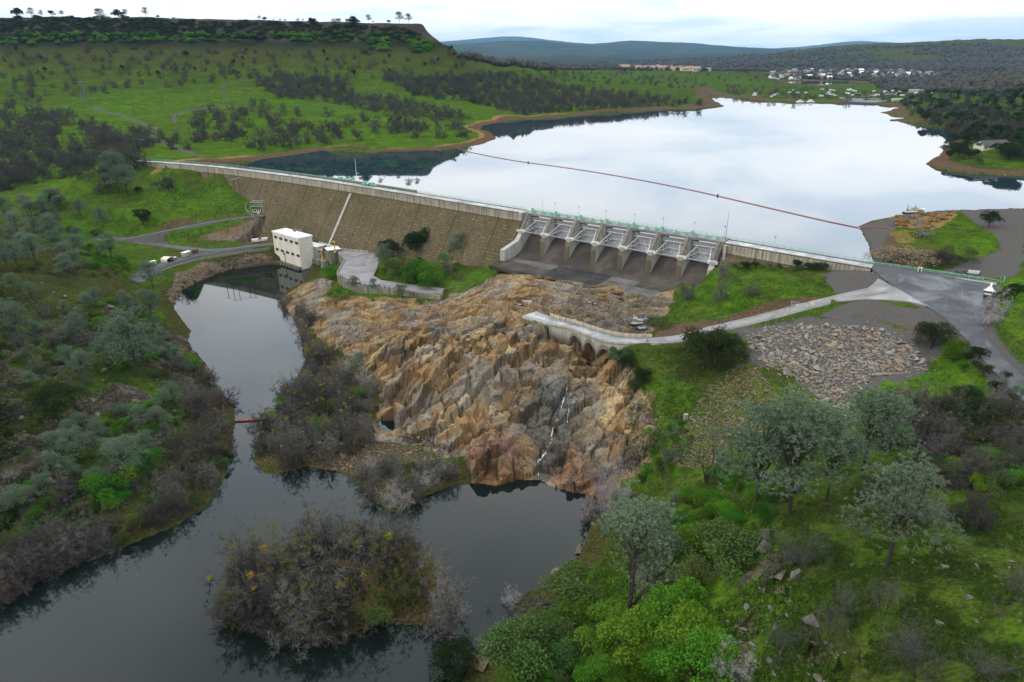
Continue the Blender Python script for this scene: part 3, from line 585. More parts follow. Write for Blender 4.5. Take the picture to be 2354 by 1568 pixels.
class MB:
    """collects boxes, prisms and tubes into one mesh"""
    def __init__(s): s.v = []; s.f = []
    def add(s, V, F):
        o = len(s.v); s.v += [tuple(map(float, q)) for q in V]; s.f += [tuple(i + o for i in f) for f in F]
    def box(s, c, size, ax=None):
        c = np.asarray(c, float); hx, hy, hz = np.asarray(size, float) / 2
        if ax is None: X, Y = np.array([1., 0, 0]), np.array([0, 1., 0])
        else: X = np.array([ax[0], ax[1], 0.]); X /= np.linalg.norm(X); Y = np.array([-X[1], X[0], 0])
        Zv = np.array([0, 0, 1.])
        V = [c + X * a * hx + Y * b * hy + Zv * d * hz for d in (-1, 1) for a, b in ((-1, -1), (1, -1), (1, 1), (-1, 1))]
        s.add(V, [(3, 2, 1, 0), (4, 5, 6, 7), (0, 1, 5, 4), (1, 2, 6, 5), (2, 3, 7, 6), (3, 0, 4, 7)]); return s
    def tube(s, a, b, r, r2=None, n=6, cap=True):
        a = np.asarray(a, float); b = np.asarray(b, float); r2 = r if r2 is None else r2
        d = b - a; d = d / (np.linalg.norm(d) + 1e-9); u = np.cross(d, [0, 0, 1.] if abs(d[2]) < .9 else [1., 0, 0]); u /= np.linalg.norm(u); w = np.cross(d, u)
        V = [p + (u * math.cos(2 * math.pi * k / n) + w * math.sin(2 * math.pi * k / n)) * q for p, q in ((a, r), (b, r2)) for k in range(n)]
        F = [(k, (k + 1) % n, n + (k + 1) % n, n + k) for k in range(n)]
        if cap: F += [tuple(range(n))[::-1], tuple(range(n, 2 * n))]
        s.add(V, F); return s
    def prism(s, prof, place):
        """prof: list of 2D points; place(point, k) for k in 0,1 -> 3D"""
        n = len(prof); V = [place(q, k) for k in (0, 1) for q in prof]
        s.add(V, [(i, (i + 1) % n, n + (i + 1) % n, n + i) for i in range(n)] + [tuple(range(n))[::-1], tuple(range(n, 2 * n))]); return s
    def mesh(s, name, mat, bevel=0.0):
        me = bpy.data.meshes.new(name); me.from_pydata(s.v, [], s.f)
        for q in (mat if isinstance(mat, (list, tuple)) else [mat]): me.materials.append(q)
        bm = bmesh.new(); bm.from_mesh(me); bmesh.ops.recalc_face_normals(bm, faces=bm.faces)
        if bevel: bmesh.ops.bevel(bm, geom=bm.edges[:], offset=bevel, segments=1, affect='EDGES')
        bm.to_mesh(me); bm.free(); me.update(); return me
    def obj(s, name, mat, parent=None, bevel=0.0): return link(name, s.mesh(name, mat, bevel), parent)
def sheet(name, poly, z, mat, thick=0.3, parent=None):
    """flat or sloping slab from an outline; z: number, None (own z) or function"""
    bm = bmesh.new(); vs = []
    for q in poly:
        zz = q[2] if z is None else (z(q[0], q[1]) if callable(z) else z)
        vs.append(bm.verts.new((q[0], q[1], zz)))
    f = bm.faces.new(vs); f.normal_update()
    if f.normal.z < 0: f.normal_flip()
    r = bmesh.ops.extrude_face_region(bm, geom=[f]); 
    for v in [g for g in r['geom'] if isinstance(g, bmesh.types.BMVert)]: v.co.z -= thick
    bmesh.ops.triangulate(bm, faces=[q for q in bm.faces if len(q.verts) > 4]); bmesh.ops.recalc_face_normals(bm, faces=bm.faces)
    me = bpy.data.meshes.new(name); bm.to_mesh(me); bm.free(); me.materials.append(mat); return link(name, me, parent)
# ------------------------------------------------------------------ the ground
def build_ground():
    beach = (SD_LAKE <= 0) & UPST
    nz = (fbm(GX / 25, GY / 25, 91, 3) - .5) * 14
    bw = np.where(GR > 1200, 26, 15) + nz
    M_BEACH = np.where(beach, 1 - sstep(0, 1, (-SD_LAKE) / np.maximum(bw, 3) - .5), 0)
    M_REEDL = np.where(beach, sstep(.8, 1.0, -SD_LAKE / np.maximum(bw, 3)) * (1 - sstep(1.25, 1.6, -SD_LAKE / np.maximum(bw, 3))), 0) * (GX < 80) * (GR < 1150)
    gy, gx = np.gradient(GZ); 
    ds = np.hypot(gx / np.maximum(GR * (TH[1] - TH[0]), .1), gy / np.gradient(RR)[:, None])
    steep = sstep(.75, 1.2, ds)
    mesa = cap * steep
    soil = np.maximum.reduce([M_BEACH * .9, .85 * M_CUT, .7 * M_CUT2, .6 * M_CUT3, .4 * M_RUB2, M_RIP * .6, np.where(near, steep * .22, 0)])
    band = np.where((SD_RIV < 0) & (GR < 520), 1 - sstep(.6, 3.5, -SD_RIV), 0)
    soil = np.maximum(soil, band * .35)
    rock = np.maximum.reduce([M_ROCK * (1 - .0 * M_ROCK), M_LROCK * .8, .55 * L_OUT, .6 * R_OUT, .8 * LR2, .8 * LR3, M_CUT2 * .55, M_CUT3 * .4, M_RIP * .5])
    GRASS_IN = zone([(1020, 655, -27), (1080, 600, -20), (1170, 575, -16), (1165, 600, -16), (1100, 620, -19), (1060, 655, -25)], 3, 3, 8)
    GR2 = zone([(780, 640, -33), (830, 660, -34), (900, 675, -34), (860, 690, -35), (780, 680, -37), (740, 655, -37)], 3, 3, 6)
    rock *= 1 - np.maximum(GRASS_IN, GR2 * .8)
    grav = np.maximum.reduce([M_RUB1 * .95, M_FLAT, M_LOTL, M_RIP * .5])
    for (pts, w) in [([(465, 360, 2), (410, 341, 9), (352, 316, 18), (345, 306, 20), (362, 295, 22), (330, 284, 27), (270, 262, 33), (215, 246, 42)], 5), ([(400, 280, 28), (398, 266, 32), (440, 254, 36), (540, 241, 42)], 4.5)]:
        line = ground([q[:2] for q in pts]); line = line[~np.isnan(line[:, 0])]
        m = (GR < 1300) & (GT < 0); d, _ = line_d(GX[m], GY[m], line); g2 = np.zeros(GX.shape); g2[m] = 1 - sstep(w * .4, w * .75, d); grav = np.maximum(grav, g2)
    for k, (line, w) in RL.items():
        d, _ = line_d(GX[near], GY[near], line); g2 = np.zeros(GX.shape); g2[near] = 1 - sstep(w / 2 + .3, w / 2 + 2.2, d)
        if k == 'service': g2 *= .5
        grav = np.maximum(grav, g2 * .7)
    grav = np.maximum(grav, sstep(-5, -1, sdp) * .8)
    PEN = zone([(1975, 515, 1), (2000, 600, 1), (2060, 612, 1.5), (2030, 560, 1.5), (2060, 520, 1.5), (2200, 485, 1), (2120, 485, 1)], 2, 2, 6)
    LOT2 = zone([(2200, 484, 1), (2353, 478, 1), (2353, 600, 3), (2330, 640, 3), (2230, 635, 2.5), (2160, 625, 2.4), (2230, 600, 2.6), (2300, 575, 3), (2290, 545, 2.6), (2240, 520, 2)], 3, 1, 6)
    grav = np.maximum.reduce([grav, PEN * .7, LOT2])
    reed = np.maximum.reduce([M_REEDL, zone([(2040, 500, 1), (2110, 490, 1), (2200, 484, 1), (2180, 515, 2), (2150, 530, 2), (2110, 530, 2), (2060, 520, 1.5)], 2, 3, 5), .5 * zone([(2030, 530, 2), (2090, 530, 2), (2110, 560, 2), (2060, 560, 2)], 2, 2, 5),
                              zone([(2030, 570, 1.5), (2090, 560, 2), (2130, 590, 2), (2060, 610, 2)], 2, 3, 5) * .5])
    up1 = sstep(38, 88, GZ) * (GR < 2500) * (GX < 700)
    dry = np.maximum.reduce([.34 + 0 * GX, np.where(GR > 700, .22 + .5 * up1, 0), np.where(GR > 2500, .70, 0), zone([(0, 700, -15), (200, 760, -20), (420, 900, -42), (300, 1100, -40), (0, 1200, -40), (-300, 1100, -25), (-200, 800, -10), (-200, 560, 0), (150, 560, -17), (320, 650, -31), (440, 800, -45), (520, 1000, -46), (500, 1120, -46), (250, 1230, -46)], 9, 8) * .72,
                             zone([(1900, 1250, -5), (2353, 1250, 3), (2600, 1300, 8), (2500, 1700, 10), (1800, 1700, -8)], 9, 6) * .40,
                             zone([(1430, 820, -19), (1580, 800, -18), (1700, 830, -18), (1600, 900, -23), (1450, 880, -25)], 4, 4) * .62])
    edge9 = np.where((SD_RIV < 0) & (GR < 520), 1 - sstep(4, 11, -SD_RIV), 0); dry = np.maximum(dry, edge9 * .95)
    lush = (1 - edge9) * np.maximum.reduce([zone([(1450, 900, -25), (1600, 850, -20), (1600, 980, -26), (1480, 1100, -36), (1440, 1060, -38)], 4, 6) * .6,
                              zone([(1500, 1150, -36), (1700, 1150, -18), (1850, 1200, -10), (1800, 1350, -11), (1600, 1500, -22), (1400, 1450, -34)], 8, 6) * .95,
                              zone([(2000, 862, -13), (2140, 862, -9), (2200, 860, -5), (2230, 900, -5), (2150, 960, -9), (2030, 930, -13)], 4, 4) * .9,
                              zone([(500, 395, 0), (600, 460, -18), (540, 480, -17), (200, 480, -8), (0, 430, 0), (150, 400, 6), (400, 400, 2)], 8, 6) * .55,
                              zone([(1580, 640, -12), (1900, 625, 0), (1900, 665, -4), (1700, 720, -9), (1520, 770, -16), (1540, 720, -16)], 3, 4) * .28,
                              zone([(2310, 640, 3), (2400, 620, 6), (2500, 900, 3), (2353, 830, 0), (2290, 740, 2)], 3, 2) * .9, GRASS_IN * .8, GR2 * .6,
                              zone([(2150, 600, 2.5), (2200, 560, 2.5), (2285, 545, 2.6), (2285, 575, 3), (2230, 605, 2.6)], 2, 2) * .9, M_LROCK * .4, .6 * L_OUT, .6 * R_OUT,
                              np.where((GR > 600) & (GR < 1150) & (GX < 100), .45 * (1 - sstep(30, 55, GZ)), 0)])
    me = grid_mesh('ground', GX, GY, GZ, M['ground'])
    rq = np.maximum(rock, mesa); rq = rq[:-1, :-1] + rq[1:, 1:] + rq[1:, :-1] + rq[:-1, 1:]
    me.polygons.foreach_set('use_smooth', (rq.ravel() < 1.4))
    wet = zone([(1195, 900, -27), (1240, 880, -26), (1330, 870, -26), (1345, 900, -27), (1330, 1000, -37), (1290, 1060, -42), (1240, 1100, -46), (1215, 1080, -44), (1200, 1000, -38)], 4, 5, 7)
    wet = np.maximum(wet, .6 * zone([(1340, 655, -18.5), (1500, 680, -18.5), (1545, 690, -17.5), (1520, 760, -18), (1420, 760, -19), (1300, 720, -18.6), (1310, 690, -18.5)], 3, 4, 7))
    rust = np.maximum(zone([(1080, 1000, -39), (1130, 985, -37), (1195, 1030, -40), (1200, 1100, -45), (1140, 1118, -46), (1085, 1110, -46), (1060, 1060, -44)], 5, 6, 8), zone([(1255, 1050, -42), (1320, 1030, -40), (1345, 1080, -43), (1340, 1138, -46), (1262, 1112, -46)], 5, 6, 8))
    darkr = np.maximum.reduce([M_LROCK, L_OUT, LR2, LR3, .8 * R_OUT, .55 * M_CUT2, .5 * M_CUT3, .35 * M_RIP])
    cliff = cap0 * sstep(103, 113, GZ); dry = np.maximum(dry, .9 * cap0 * sstep(92, 106, GZ)); grav = np.maximum(grav * (1 - cap0), 0); rock = np.maximum(rock, cliff); darkr = np.maximum(darkr, cap0)
    SPIT = zone([(640, 690, -46), (720, 700, -42), (760, 800, -42), (870, 860, -43), (900, 1000, -44), (1060, 1070, -44), (1060, 1110, -46), (900, 1180, -46), (780, 1090, -46), (590, 1070, -46), (590, 1000, -46), (690, 860, -46)], 2, 3, 8); spit = np.maximum(SPIT * (1 - M_ROCK), np.where(SD_ISLE > -1, 1, 0)); soil = np.maximum(soil, .50 * spit); dry = np.maximum(dry, .8 * spit)
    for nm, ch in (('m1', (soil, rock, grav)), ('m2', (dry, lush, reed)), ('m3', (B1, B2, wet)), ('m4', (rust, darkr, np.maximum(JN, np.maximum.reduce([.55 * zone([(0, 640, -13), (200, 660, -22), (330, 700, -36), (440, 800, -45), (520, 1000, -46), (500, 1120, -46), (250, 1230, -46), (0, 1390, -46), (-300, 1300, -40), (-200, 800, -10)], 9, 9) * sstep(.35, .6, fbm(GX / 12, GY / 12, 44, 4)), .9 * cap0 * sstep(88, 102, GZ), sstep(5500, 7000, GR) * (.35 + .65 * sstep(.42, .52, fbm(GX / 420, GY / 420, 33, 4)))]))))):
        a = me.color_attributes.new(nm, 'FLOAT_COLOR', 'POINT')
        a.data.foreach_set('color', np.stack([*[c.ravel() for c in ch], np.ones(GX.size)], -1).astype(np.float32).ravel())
    return tag(link('ground', me), kind='structure')
build_ground()
def offset_poly(P, d):
    P = np.asarray(P)[:, :2]; a = np.roll(P, 1, 0); b = np.roll(P, -1, 0); t = b - a; t /= np.linalg.norm(t, axis=1)[:, None] + 1e-9
    ar = .5 * np.sum(P[:, 0] * np.roll(P[:, 1], -1) - np.roll(P[:, 0], -1) * P[:, 1]); s = 1 if ar > 0 else -1
    return P + np.stack([t[:, 1], -t[:, 0]], 1) * s * d
def water(name, poly, z, mat, off):
    d = np.broadcast_to(np.asarray(off, float), (len(poly),))[:, None]
    q = offset_poly(poly, 1.0) - np.asarray(poly)[:, :2]; q = np.asarray(poly)[:, :2] + q * d
    bm = bmesh.new(); f = bm.faces.new([bm.verts.new((p[0], p[1], z)) for p in q]); f.normal_update()
    if f.normal.z < 0: f.normal_flip()
    bmesh.ops.triangulate(bm, faces=[f]); me = bpy.data.meshes.new(name); bm.to_mesh(me); bm.free(); me.materials.append(mat)
    return tag(link(name, me), kind='structure')
water('lake', LAKE, 0, M['lake'], [0] * 13 + [4] * (len(LAKE) - 14) + [1])
water('lake', COVE, 0, M['lake'], 4)
water('river', RIVER, -46, M['river'], 2.0)
water('pond', POND, -46, M['river'], 1.0)
# ------------------------------------------------------------------ concrete, steel, asphalt
def mat_concrete(name, base, stain, amt=.6, streak=True, lines=0.0, moss=0.0):
    m, nt = new_mat(name); b = NB(nt); P = b.pos()
    big = b.noise(P, .09, 5, .6); fine = b.noise(P, 1.6, 4, .6)
    st = b.noise(b.vec(P, (.9, .9, .07)), 1.0, 5, .65)
    c = b.mix(b.math('MULTIPLY', b.ramp(st if streak else big, (.40, 0), (.62, 1)), amt), base, stain)
    c = b.mix(b.ramp(big, (.42, 0), (.7, .5)), c, tuple(q * .6 for q in base))
    if moss: c = b.mix(b.math('MULTIPLY', b.ramp(b.noise(P, .05, 4), (.45, 0), (.62, 1)), moss), c, (.060, .055, .022))
    c = b.mix(b.ramp(fine, (.3, .25), (.6, 0)), c, tuple(q * .55 for q in base))
    h = fine
    if lines:
        sz = b.N.new('ShaderNodeSeparateXYZ'); b.L.new(P, sz.inputs[0])
        fr = b.math('FRACT', b.math('DIVIDE', sz.outputs[2], lines)); ln = b.math('LESS_THAN', fr, .16)
        n2 = b.noise(b.vec(P, (.35, .35, 2.0)), 1.0, 4, .7)
        c = b.mix(b.math('MULTIPLY', ln, b.ramp(n2, (.5, 0), (.72, .75))), c, (.36, .33, .26))
        c = b.mix(b.math('MULTIPLY', ln, b.ramp(n2, (.3, .5), (.5, 0))), c, tuple(q * .4 for q in stain))
        h = b.math('SUBTRACT', fine, b.math('MULTIPLY', ln, .5))
    b.out(c, .9, b.bump(h, .3, .1), .06); return m
M['dam_face'] = mat_concrete('dam_face_concrete', (.130, .102, .058), (.050, .043, .030), .8, True, 1.52, .55)
M['dam_cap'] = mat_concrete('dam_cap_concrete', (.42, .39, .31), (.13, .11, .085), .8)
M['pier'] = mat_concrete('pier_concrete', (.40, .40, .37), (.13, .12, .10), .55)
M['pier_cap'] = mat_concrete('weathered_concrete', (.15, .13, .09), (.07, .06, .045), .8)
M['chute'] = mat_concrete('chute_concrete', (.085, .072, .062), (.034, .032, .032), .85, False)
M['apron_dark'] = mat_concrete('wet_apron_concrete', (.050, .047, .047), (.022, .022, .024), .8, False)
M['apron_pale'] = mat_concrete('pale_apron_concrete', (.135, .125, .115), (.06, .056, .054), .7, False)
M['house_concrete'] = mat_concrete('powerhouse_concrete', (.74, .72, .64), (.44, .41, .34), .45)
M['bridge'] = mat_concrete('bridge_concrete', (.34, .33, .28), (.14, .13, .10), .6)
M['wall'] = mat_concrete('old_wall_concrete', (.27, .26, .20), (.085, .08, .06), .8)
def mat_paving(name, base, dark, pale, wet=.5):
    m, nt = new_mat(name); b = NB(nt); P = b.pos()
    a = b.noise(P, .12, 5, .6, .8); d = b.noise(b.vec(b.rot(P, (0, 0, .6)), (.5, .12, 1)), .6, 4, .6, .5); f = b.noise(P, 3.0, 4)
    c = b.mix(b.ramp(a, (.36, 1), (.58, 0)), base, dark)
    c = b.mix(b.ramp(d, (.60, 0), (.72, .8)), c, pale)
    c = b.mix(b.ramp(f, (.3, .3), (.6, 0)), c, dark)
    r = b.math('SUBTRACT', .78, b.math('MULTIPLY', b.ramp(b.noise(P, .07, 3, .5, .6), (.48, 0), (.62, 1)), wet))
    b.out(c, r, b.bump(f, .12, .05), .4); return m
M['asphalt'] = mat_paving('wet_asphalt', (.050, .052, .058), (.028, .030, .035), (.12, .12, .125), .36)
M['road'] = mat_paving('old_asphalt', (.085, .085, .088), (.06, .06, .062), (.12, .115, .105), .15)
M['slab'] = mat_paving('pale_slab', (.21, .205, .20), (.13, .128, .125), (.33, .30, .24), .35)
M['plaza'] = mat_paving('plaza_concrete', (.19, .185, .185), (.115, .11, .11), (.34, .31, .24), .4)
M['deck'] = mat_paving('wet_deck', (.33, .34, .35), (.16, .16, .165), (.5, .5, .5), .55)
M['white_steel'] = simple('white_painted_steel', (.66, .68, .70), (.45, .46, .46), 2.0, .5)
M['gate_skin'] = simple('gate_plate', (.60, .61, .62), (.46, .46, .46), 1.2, .6)
M['pylon'] = simple('weathered_lattice_steel', (.17, .18, .19), (.12, .12, .13), 2.0, .6, .3, .3)
M['green_paint'] = simple('pale_green_paint', (.20, .46, .34), (.13, .30, .23), 1.5, .5)
M['galv'] = simple('galvanised_steel', (.38, .40, .42), (.26, .27, .28), 2.0, .5, .5, .3)
M['dark_steel'] = simple('dark_steel', (.05, .05, .055), (.03, .03, .03), 2.0, .6)
M['yellow'] = simple('yellow_paint', (.62, .42, .07), (.50, .33, .10), 2.0, .5)
M['white'] = simple('white_paint', (.74, .75, .76), (.58, .58, .57), .8, .5)
M['roof_white'] = simple('white_roofing', (.80, .81, .82), (.62, .60, .56), .3, .6)
M['glass'] = simple('window_glass', (.035, .04, .045), (.06, .07, .075), .6, .15, .6)
M['wood'] = simple('brown_pole_wood', (.10, .045, .025), (.07, .035, .02), 1.0, .85)
M['red'] = simple('red_boom_plastic', (.36, .055, .04), (.25, .035, .03), 1.0, .5)
M['rust'] = simple('rusty_steel', (.16, .06, .03), (.10, .04, .02), 2.0, .8)
M['beige'] = simple('beige_siding', (.40, .38, .33), (.30, .28, .24), 1.0, .7)
M['cream'] = simple('cream_siding', (.58, .56, .40), (.46, .44, .33), 1.0, .7)
M['shingle'] = simple('grey_shingle', (.075, .07, .07), (.05, .048, .05), .8, .85)
M['terracotta'] = simple('tan_roofing', (.33, .21, .16), (.25, .15, .11), .5, .85)
M['tyre'] = simple('black_rubber', (.02, .02, .02), (.015, .015, .015), 2, .8)
M['orange'] = simple('orange_door_paint', (.45, .17, .05), (.38, .14, .05), 2, .6)
M['blue_grey'] = simple('blue_grey_metal', (.17, .20, .25), (.12, .14, .18), 2, .5)
M['tarp'] = simple('pale_tarp', (.62, .60, .50), (.52, .50, .42), 1, .7)
# ------------------------------------------------------------------ the dam: monoliths, cap blocks, road, railing
dam = thing('dam', 'long grey brown concrete gravity dam holding back the reservoir', 'dam', sp(-120, 0, 0))
def wp(t, s, z): return sp(t, crest_n(t) + s, z)
def dam_obj(name, mb, mat, parent=None, bevel=0.0):
    me = mb.mesh(name, mat, bevel); o = link(name, me, parent or dam)
    if parent is None:
        me.transform(Matrix.Translation(-dam.location))
    return o
def local(o, root): o.data.transform(Matrix.Translation(-Vector(root.location))); return o
rng = random.Random(5)
def cap_prof(): return [(-8.5, 2.95), (0, 2.95), (0, -1.2), (-8.5, -1.2)]
for a0, b0, zb in ((-372, -2, -50), (110, 172, -22)):
    n = round((b0 - a0) / 15.2); w = (b0 - a0) / n
    core = MB()
    for k in range(n):
        t0, t1 = a0 + k * w, a0 + (k + 1) * w
        base = max(zb, float(np.interp(t0, [-372, -330, -280, -235, -190], [-10, -18, -30, -42, -52])) if a0 < 0 else zb)
        face = [(-8.4, -1.25), (0.05, -1.25), (.6, -2.0), (.6 + .75 * (-2 - base), base), (-8.4, base)]
        mb = MB(); g = .13
        mb.prism(face, lambda q, e: wp((t0 + g) if e == 0 else (t1 - g), q[0], q[1])); dam_obj('monolith', mb, M['dam_face'], bevel=.06)
        core.prism([(-8, -1.3), (-.4, -1.3), (.6 + .75 * (-2 - base) - .5, base), (-8, base)], lambda q, e: wp(t0 if e == 0 else t1, q[0], q[1]))
        cb = MB(); cb.prism(cap_prof(), lambda q, e: wp((t0 + .06) if e == 0 else (t1 - .06), q[0] + (0 if q[0] < -1 else .35), q[1]))
        m_ = int(w / 1.9) if (t0 > -150) else 2
        for j in range(m_):
            tt = t0 + .8 + j * (w - 1.2) / m_
            cb.prism([(.34, 2.7), (.75, 2.7), (.75, 2.1), (.34, -.6)], lambda q, e: wp(tt + (.28 if e else 0), q[0], q[1]))
        o = dam_obj('cap_block', cb, M['dam_cap'])
    dam_obj('joint_core', core, M['dam_face'])
def strip(ts, s0, s1, z0, z1):
    mb = MB()
    for p, q in zip(ts[:-1], ts[1:]):
        mb.prism([(s0, z0), (s1, z0), (s1, z1), (s0, z1)], lambda r, e: wp(p if e == 0 else q, r[0], r[1]))
    return mb
tl = list(np.linspace(-375, -4, 38)); tr = list(np.linspace(110, 172, 8))
dam_obj('crest_road', strip(tl, -7.6, -.5, 2.9, 3.02), M['deck']); dam_obj('crest_road', strip(tr, -7.6, -.5, 2.9, 3.02), M['deck'])
dam_obj('kerb', strip(tl, -.5, .45, 2.9, 3.3), M['pier_cap']); dam_obj('kerb', strip(tr, -.5, .45, 2.9, 3.3), M['pier_cap'])
dam_obj('kerb', strip(tl, -8.4, -7.6, 2.9, 3.25), M['pier_cap']); dam_obj('kerb', strip(tr, -8.4, -7.6, 2.9, 3.25), M['pier_cap'])
dam_obj('intake_wall', strip(list(np.linspace(-262, -92, 18)), -10.8, -8.6, -3, 4.0), M['pier_cap'])
def railing(pt, ts, h, mat, parent, step=3.2, rails=(0.35, .7, 1.05), r=.055):
    """posts and rails over pt(t) -> 3D; posts are parts, the rails one part"""
    L = 0.0; rb = MB(); P = [np.asarray(pt(t), float) for t in ts]
    for hh in rails:
        for a, b in zip(P[:-1], P[1:]): rb.tube(a + [0, 0, hh * h], b + [0, 0, hh * h], r, n=4, cap=False)
    o = link('rail', rb.mesh('rail', mat), parent); o.data.transform(Matrix.Translation(-Vector(parent.location)))
    pm = MB().box((0, 0, h * .53), (r * 2.2, r * 2.2, h * 1.06)).mesh('post', mat)
    acc = 0.0
    for a, b in zip(P[:-1], P[1:]):
        d = np.linalg.norm(b - a); x = acc
        while x < d:
            q = a + (b - a) * x / d; link('post', pm, parent, Vector(q) - Vector(parent.location)); x += step
        acc = x - d
for nm, ts, lab in (('railing', tl, 'long green pipe railing on the left part of the dam crest beside the lake'), ('railing', tr, 'green pipe railing on the short dam crest right of the spillway gates')):
    r_ = thing(nm, lab, 'railing', wp(ts[0], -8, 3.2))
    railing(lambda t: wp(t, -8.0, 3.25), ts, 1.25, M['green_paint'], r_, 5.0 if ts is tl else 3.2)
# ------------------------------------------------------------------ spillway: piers, gates, chute, deck
spill = thing('spillway', 'seven bay concrete spillway in the middle of the dam', 'spillway', sp(53.5, 5, -10))
def sp_obj(name, mb, mat, parent=None, bevel=0.0):
    me = mb.mesh(name, mat, bevel); 
    if parent is None: me.transform(Matrix.Translation(-Vector(spill.location)))
    return link(name, me, parent or spill)
BAY = 15.3; PW = 2.7
CH = [(-7, -14), (-4, -10.2), (-2, -9.4), (-.6, -9.2), (1, -9.5), (3, -10.3), (5.5, -12), (8, -14.1), (10.5, -16.1), (12.5, -17.2), (15, -17.9), (18, -18.2)]
for k in range(7):
    t0, t1 = k * BAY + PW / 2 + .02, (k + 1) * BAY - PW / 2 - .02
    mb = MB(); mb.prism(CH + [(18, -23), (-7, -23)], lambda q, e: sp(t0 if e == 0 else t1, q[0], q[1])); sp_obj('chute', mb, M['chute'])
for k in range(8):
    mb = MB(); mb.prism([(10.7, -16.3), (12.5, -17.22), (15, -17.92), (18, -18.22), (18, -23), (10.7, -23)], lambda q, e: sp(k * BAY - PW / 2 - .02 + (PW + .04) * e, q[0], q[1])); sp_obj('chute', mb, M['chute'])
rng = random.Random(8)
ap = [(18.05, -2)]
for k in range(24):
    t = -2 + k * 110 / 23
    ap.append((33 + float(np.interp(t, [0, 20, 60, 107], [1, 6, 4, -5])) + rng.uniform(-3, 3), t))
ap.append((18.05, 108))
# apron slabs, laid in bays of two widths
for k in range(7):
    t0, t1 = (-1.6 if k == 0 else k * BAY + .05), (108 if k == 6 else (k + 1) * BAY - .05)
    mid_n = 25 + rng.uniform(-1, 1)
    for n0, n1, dz in ((11.6 if 0 else 18.08, mid_n, 0), (mid_n + .1, 34 + float(np.interp(t0, [0, 20, 60, 107], [1, 6, 4, -5])) + rng.uniform(-2.5, 2.5), -.12)):
        z0 = -18.25 - (n0 - 18) * .02 + dz
        mb = MB(); mb.prism([(n0, z0), (n1, z0 - .15), (n1, z0 - 2.5), (n0, z0 - 2.5)], lambda q, e: sp(t0 if e == 0 else t1, q[0] + (rng.uniform(-.6, .6) if q[0] == n1 else 0), q[1]))
        sp_obj('apron_slab', mb, M[rng.choice(('chute', 'apron_dark', 'apron_dark', 'apron_pale'))], bevel=.04)
PIER = [(-7.5, 2.0), (1.2, 2.0), (7.4, -5.0), (9.6, -5.4), (9.6, -7.2), (10.9, -9.4), (10.9, -18.6), (-7.5, -18.6)]
lad_m = None
for k in range(8):
    t = k * BAY
    mb = MB(); prof = list(PIER)
    if k == 0: prof = PIER[:5] + [(13, -10.2), (26, -12.6), (26, -19.6), (-7.5, -19.6)]
    if k == 7: prof = PIER[:5] + [(11.0, -9), (12, -19), (-7.5, -19)]
    mb.prism(prof, lambda q, e: sp(t - PW / 2 + PW * e, q[0], q[1])); p = sp_obj('pier', mb, M['pier'], bevel=.05)
    q = MB(); q.prism([(1.2, 2.06), (7.4, -4.94), (7.4, -5.2), (1.2, 1.7)], lambda q_, e: sp(t - PW / 2 - .04 + (PW + .08) * e, q_[0], q_[1])); 
    q.prism([(9.7, -7.1), (11.0, -9.3), (10.96, -18.5), (10.8, -18.5), (10.6, -9.4), (9.5, -7.3)], lambda q_, e: sp(t - PW / 2 - .04 + (PW + .08) * e, q_[0], q_[1]))
    if k > 0 and k < 7: o = sp_obj('pier_facing', q, M['pier_cap'], bevel=.03); o.parent = p
    else:
        q = MB(); q.prism([(1.2, 2.06), (7.4, -4.94), (7.4, -5.2), (1.2, 1.7)], lambda q_, e: sp(t - PW / 2 - .04 + (PW + .08) * e, q_[0], q_[1])); o = sp_obj('pier_facing', q, M['pier_cap'], bevel=.03); o.parent = p
    lad = MB()
    for s_ in (-.35, .35):
        lad.tube(sp(t - .5 + s_, 1.4, 2.4), sp(t - .5 + s_, 7.6, -4.6), .07, n=4)
        lad.tube(sp(t - .5 + s_, 1.4, 3.3), sp(t - .5 + s_, 7.6, -3.7), .05, n=4)
    for j in range(16):
        f = (j + .5) / 16; a = sp(t - .85, 1.4 + 6.2 * f, 2.4 - 7 * f); b = sp(t - .15, 1.4 + 6.2 * f, 2.4 - 7 * f); lad.tube(a, b, .06, n=4)
        if j % 3 == 0:
            for s_ in (-.35, .35): lad.tube(sp(t - .5 + s_, 1.4 + 6.2 * f, 2.4 - 7 * f), sp(t - .5 + s_, 1.4 + 6.2 * f, 3.3 - 7 * f), .05, n=4)
    o = sp_obj('ladder', lad, M['galv']); o.parent = p
    tb = MB().box(sp(t, 8.5, -5.9), (PW + 1.9, 1.5, 1.15), D_SP); o = sp_obj('trunnion_beam', tb, M['white_steel'], bevel=.05); o.parent = p
TR_N, TR_Z, GR_ = 8.5, -5.8, 10.6
def arc(z): return TR_N - math.sqrt(max(GR_ ** 2 - (z - TR_Z) ** 2, 0))
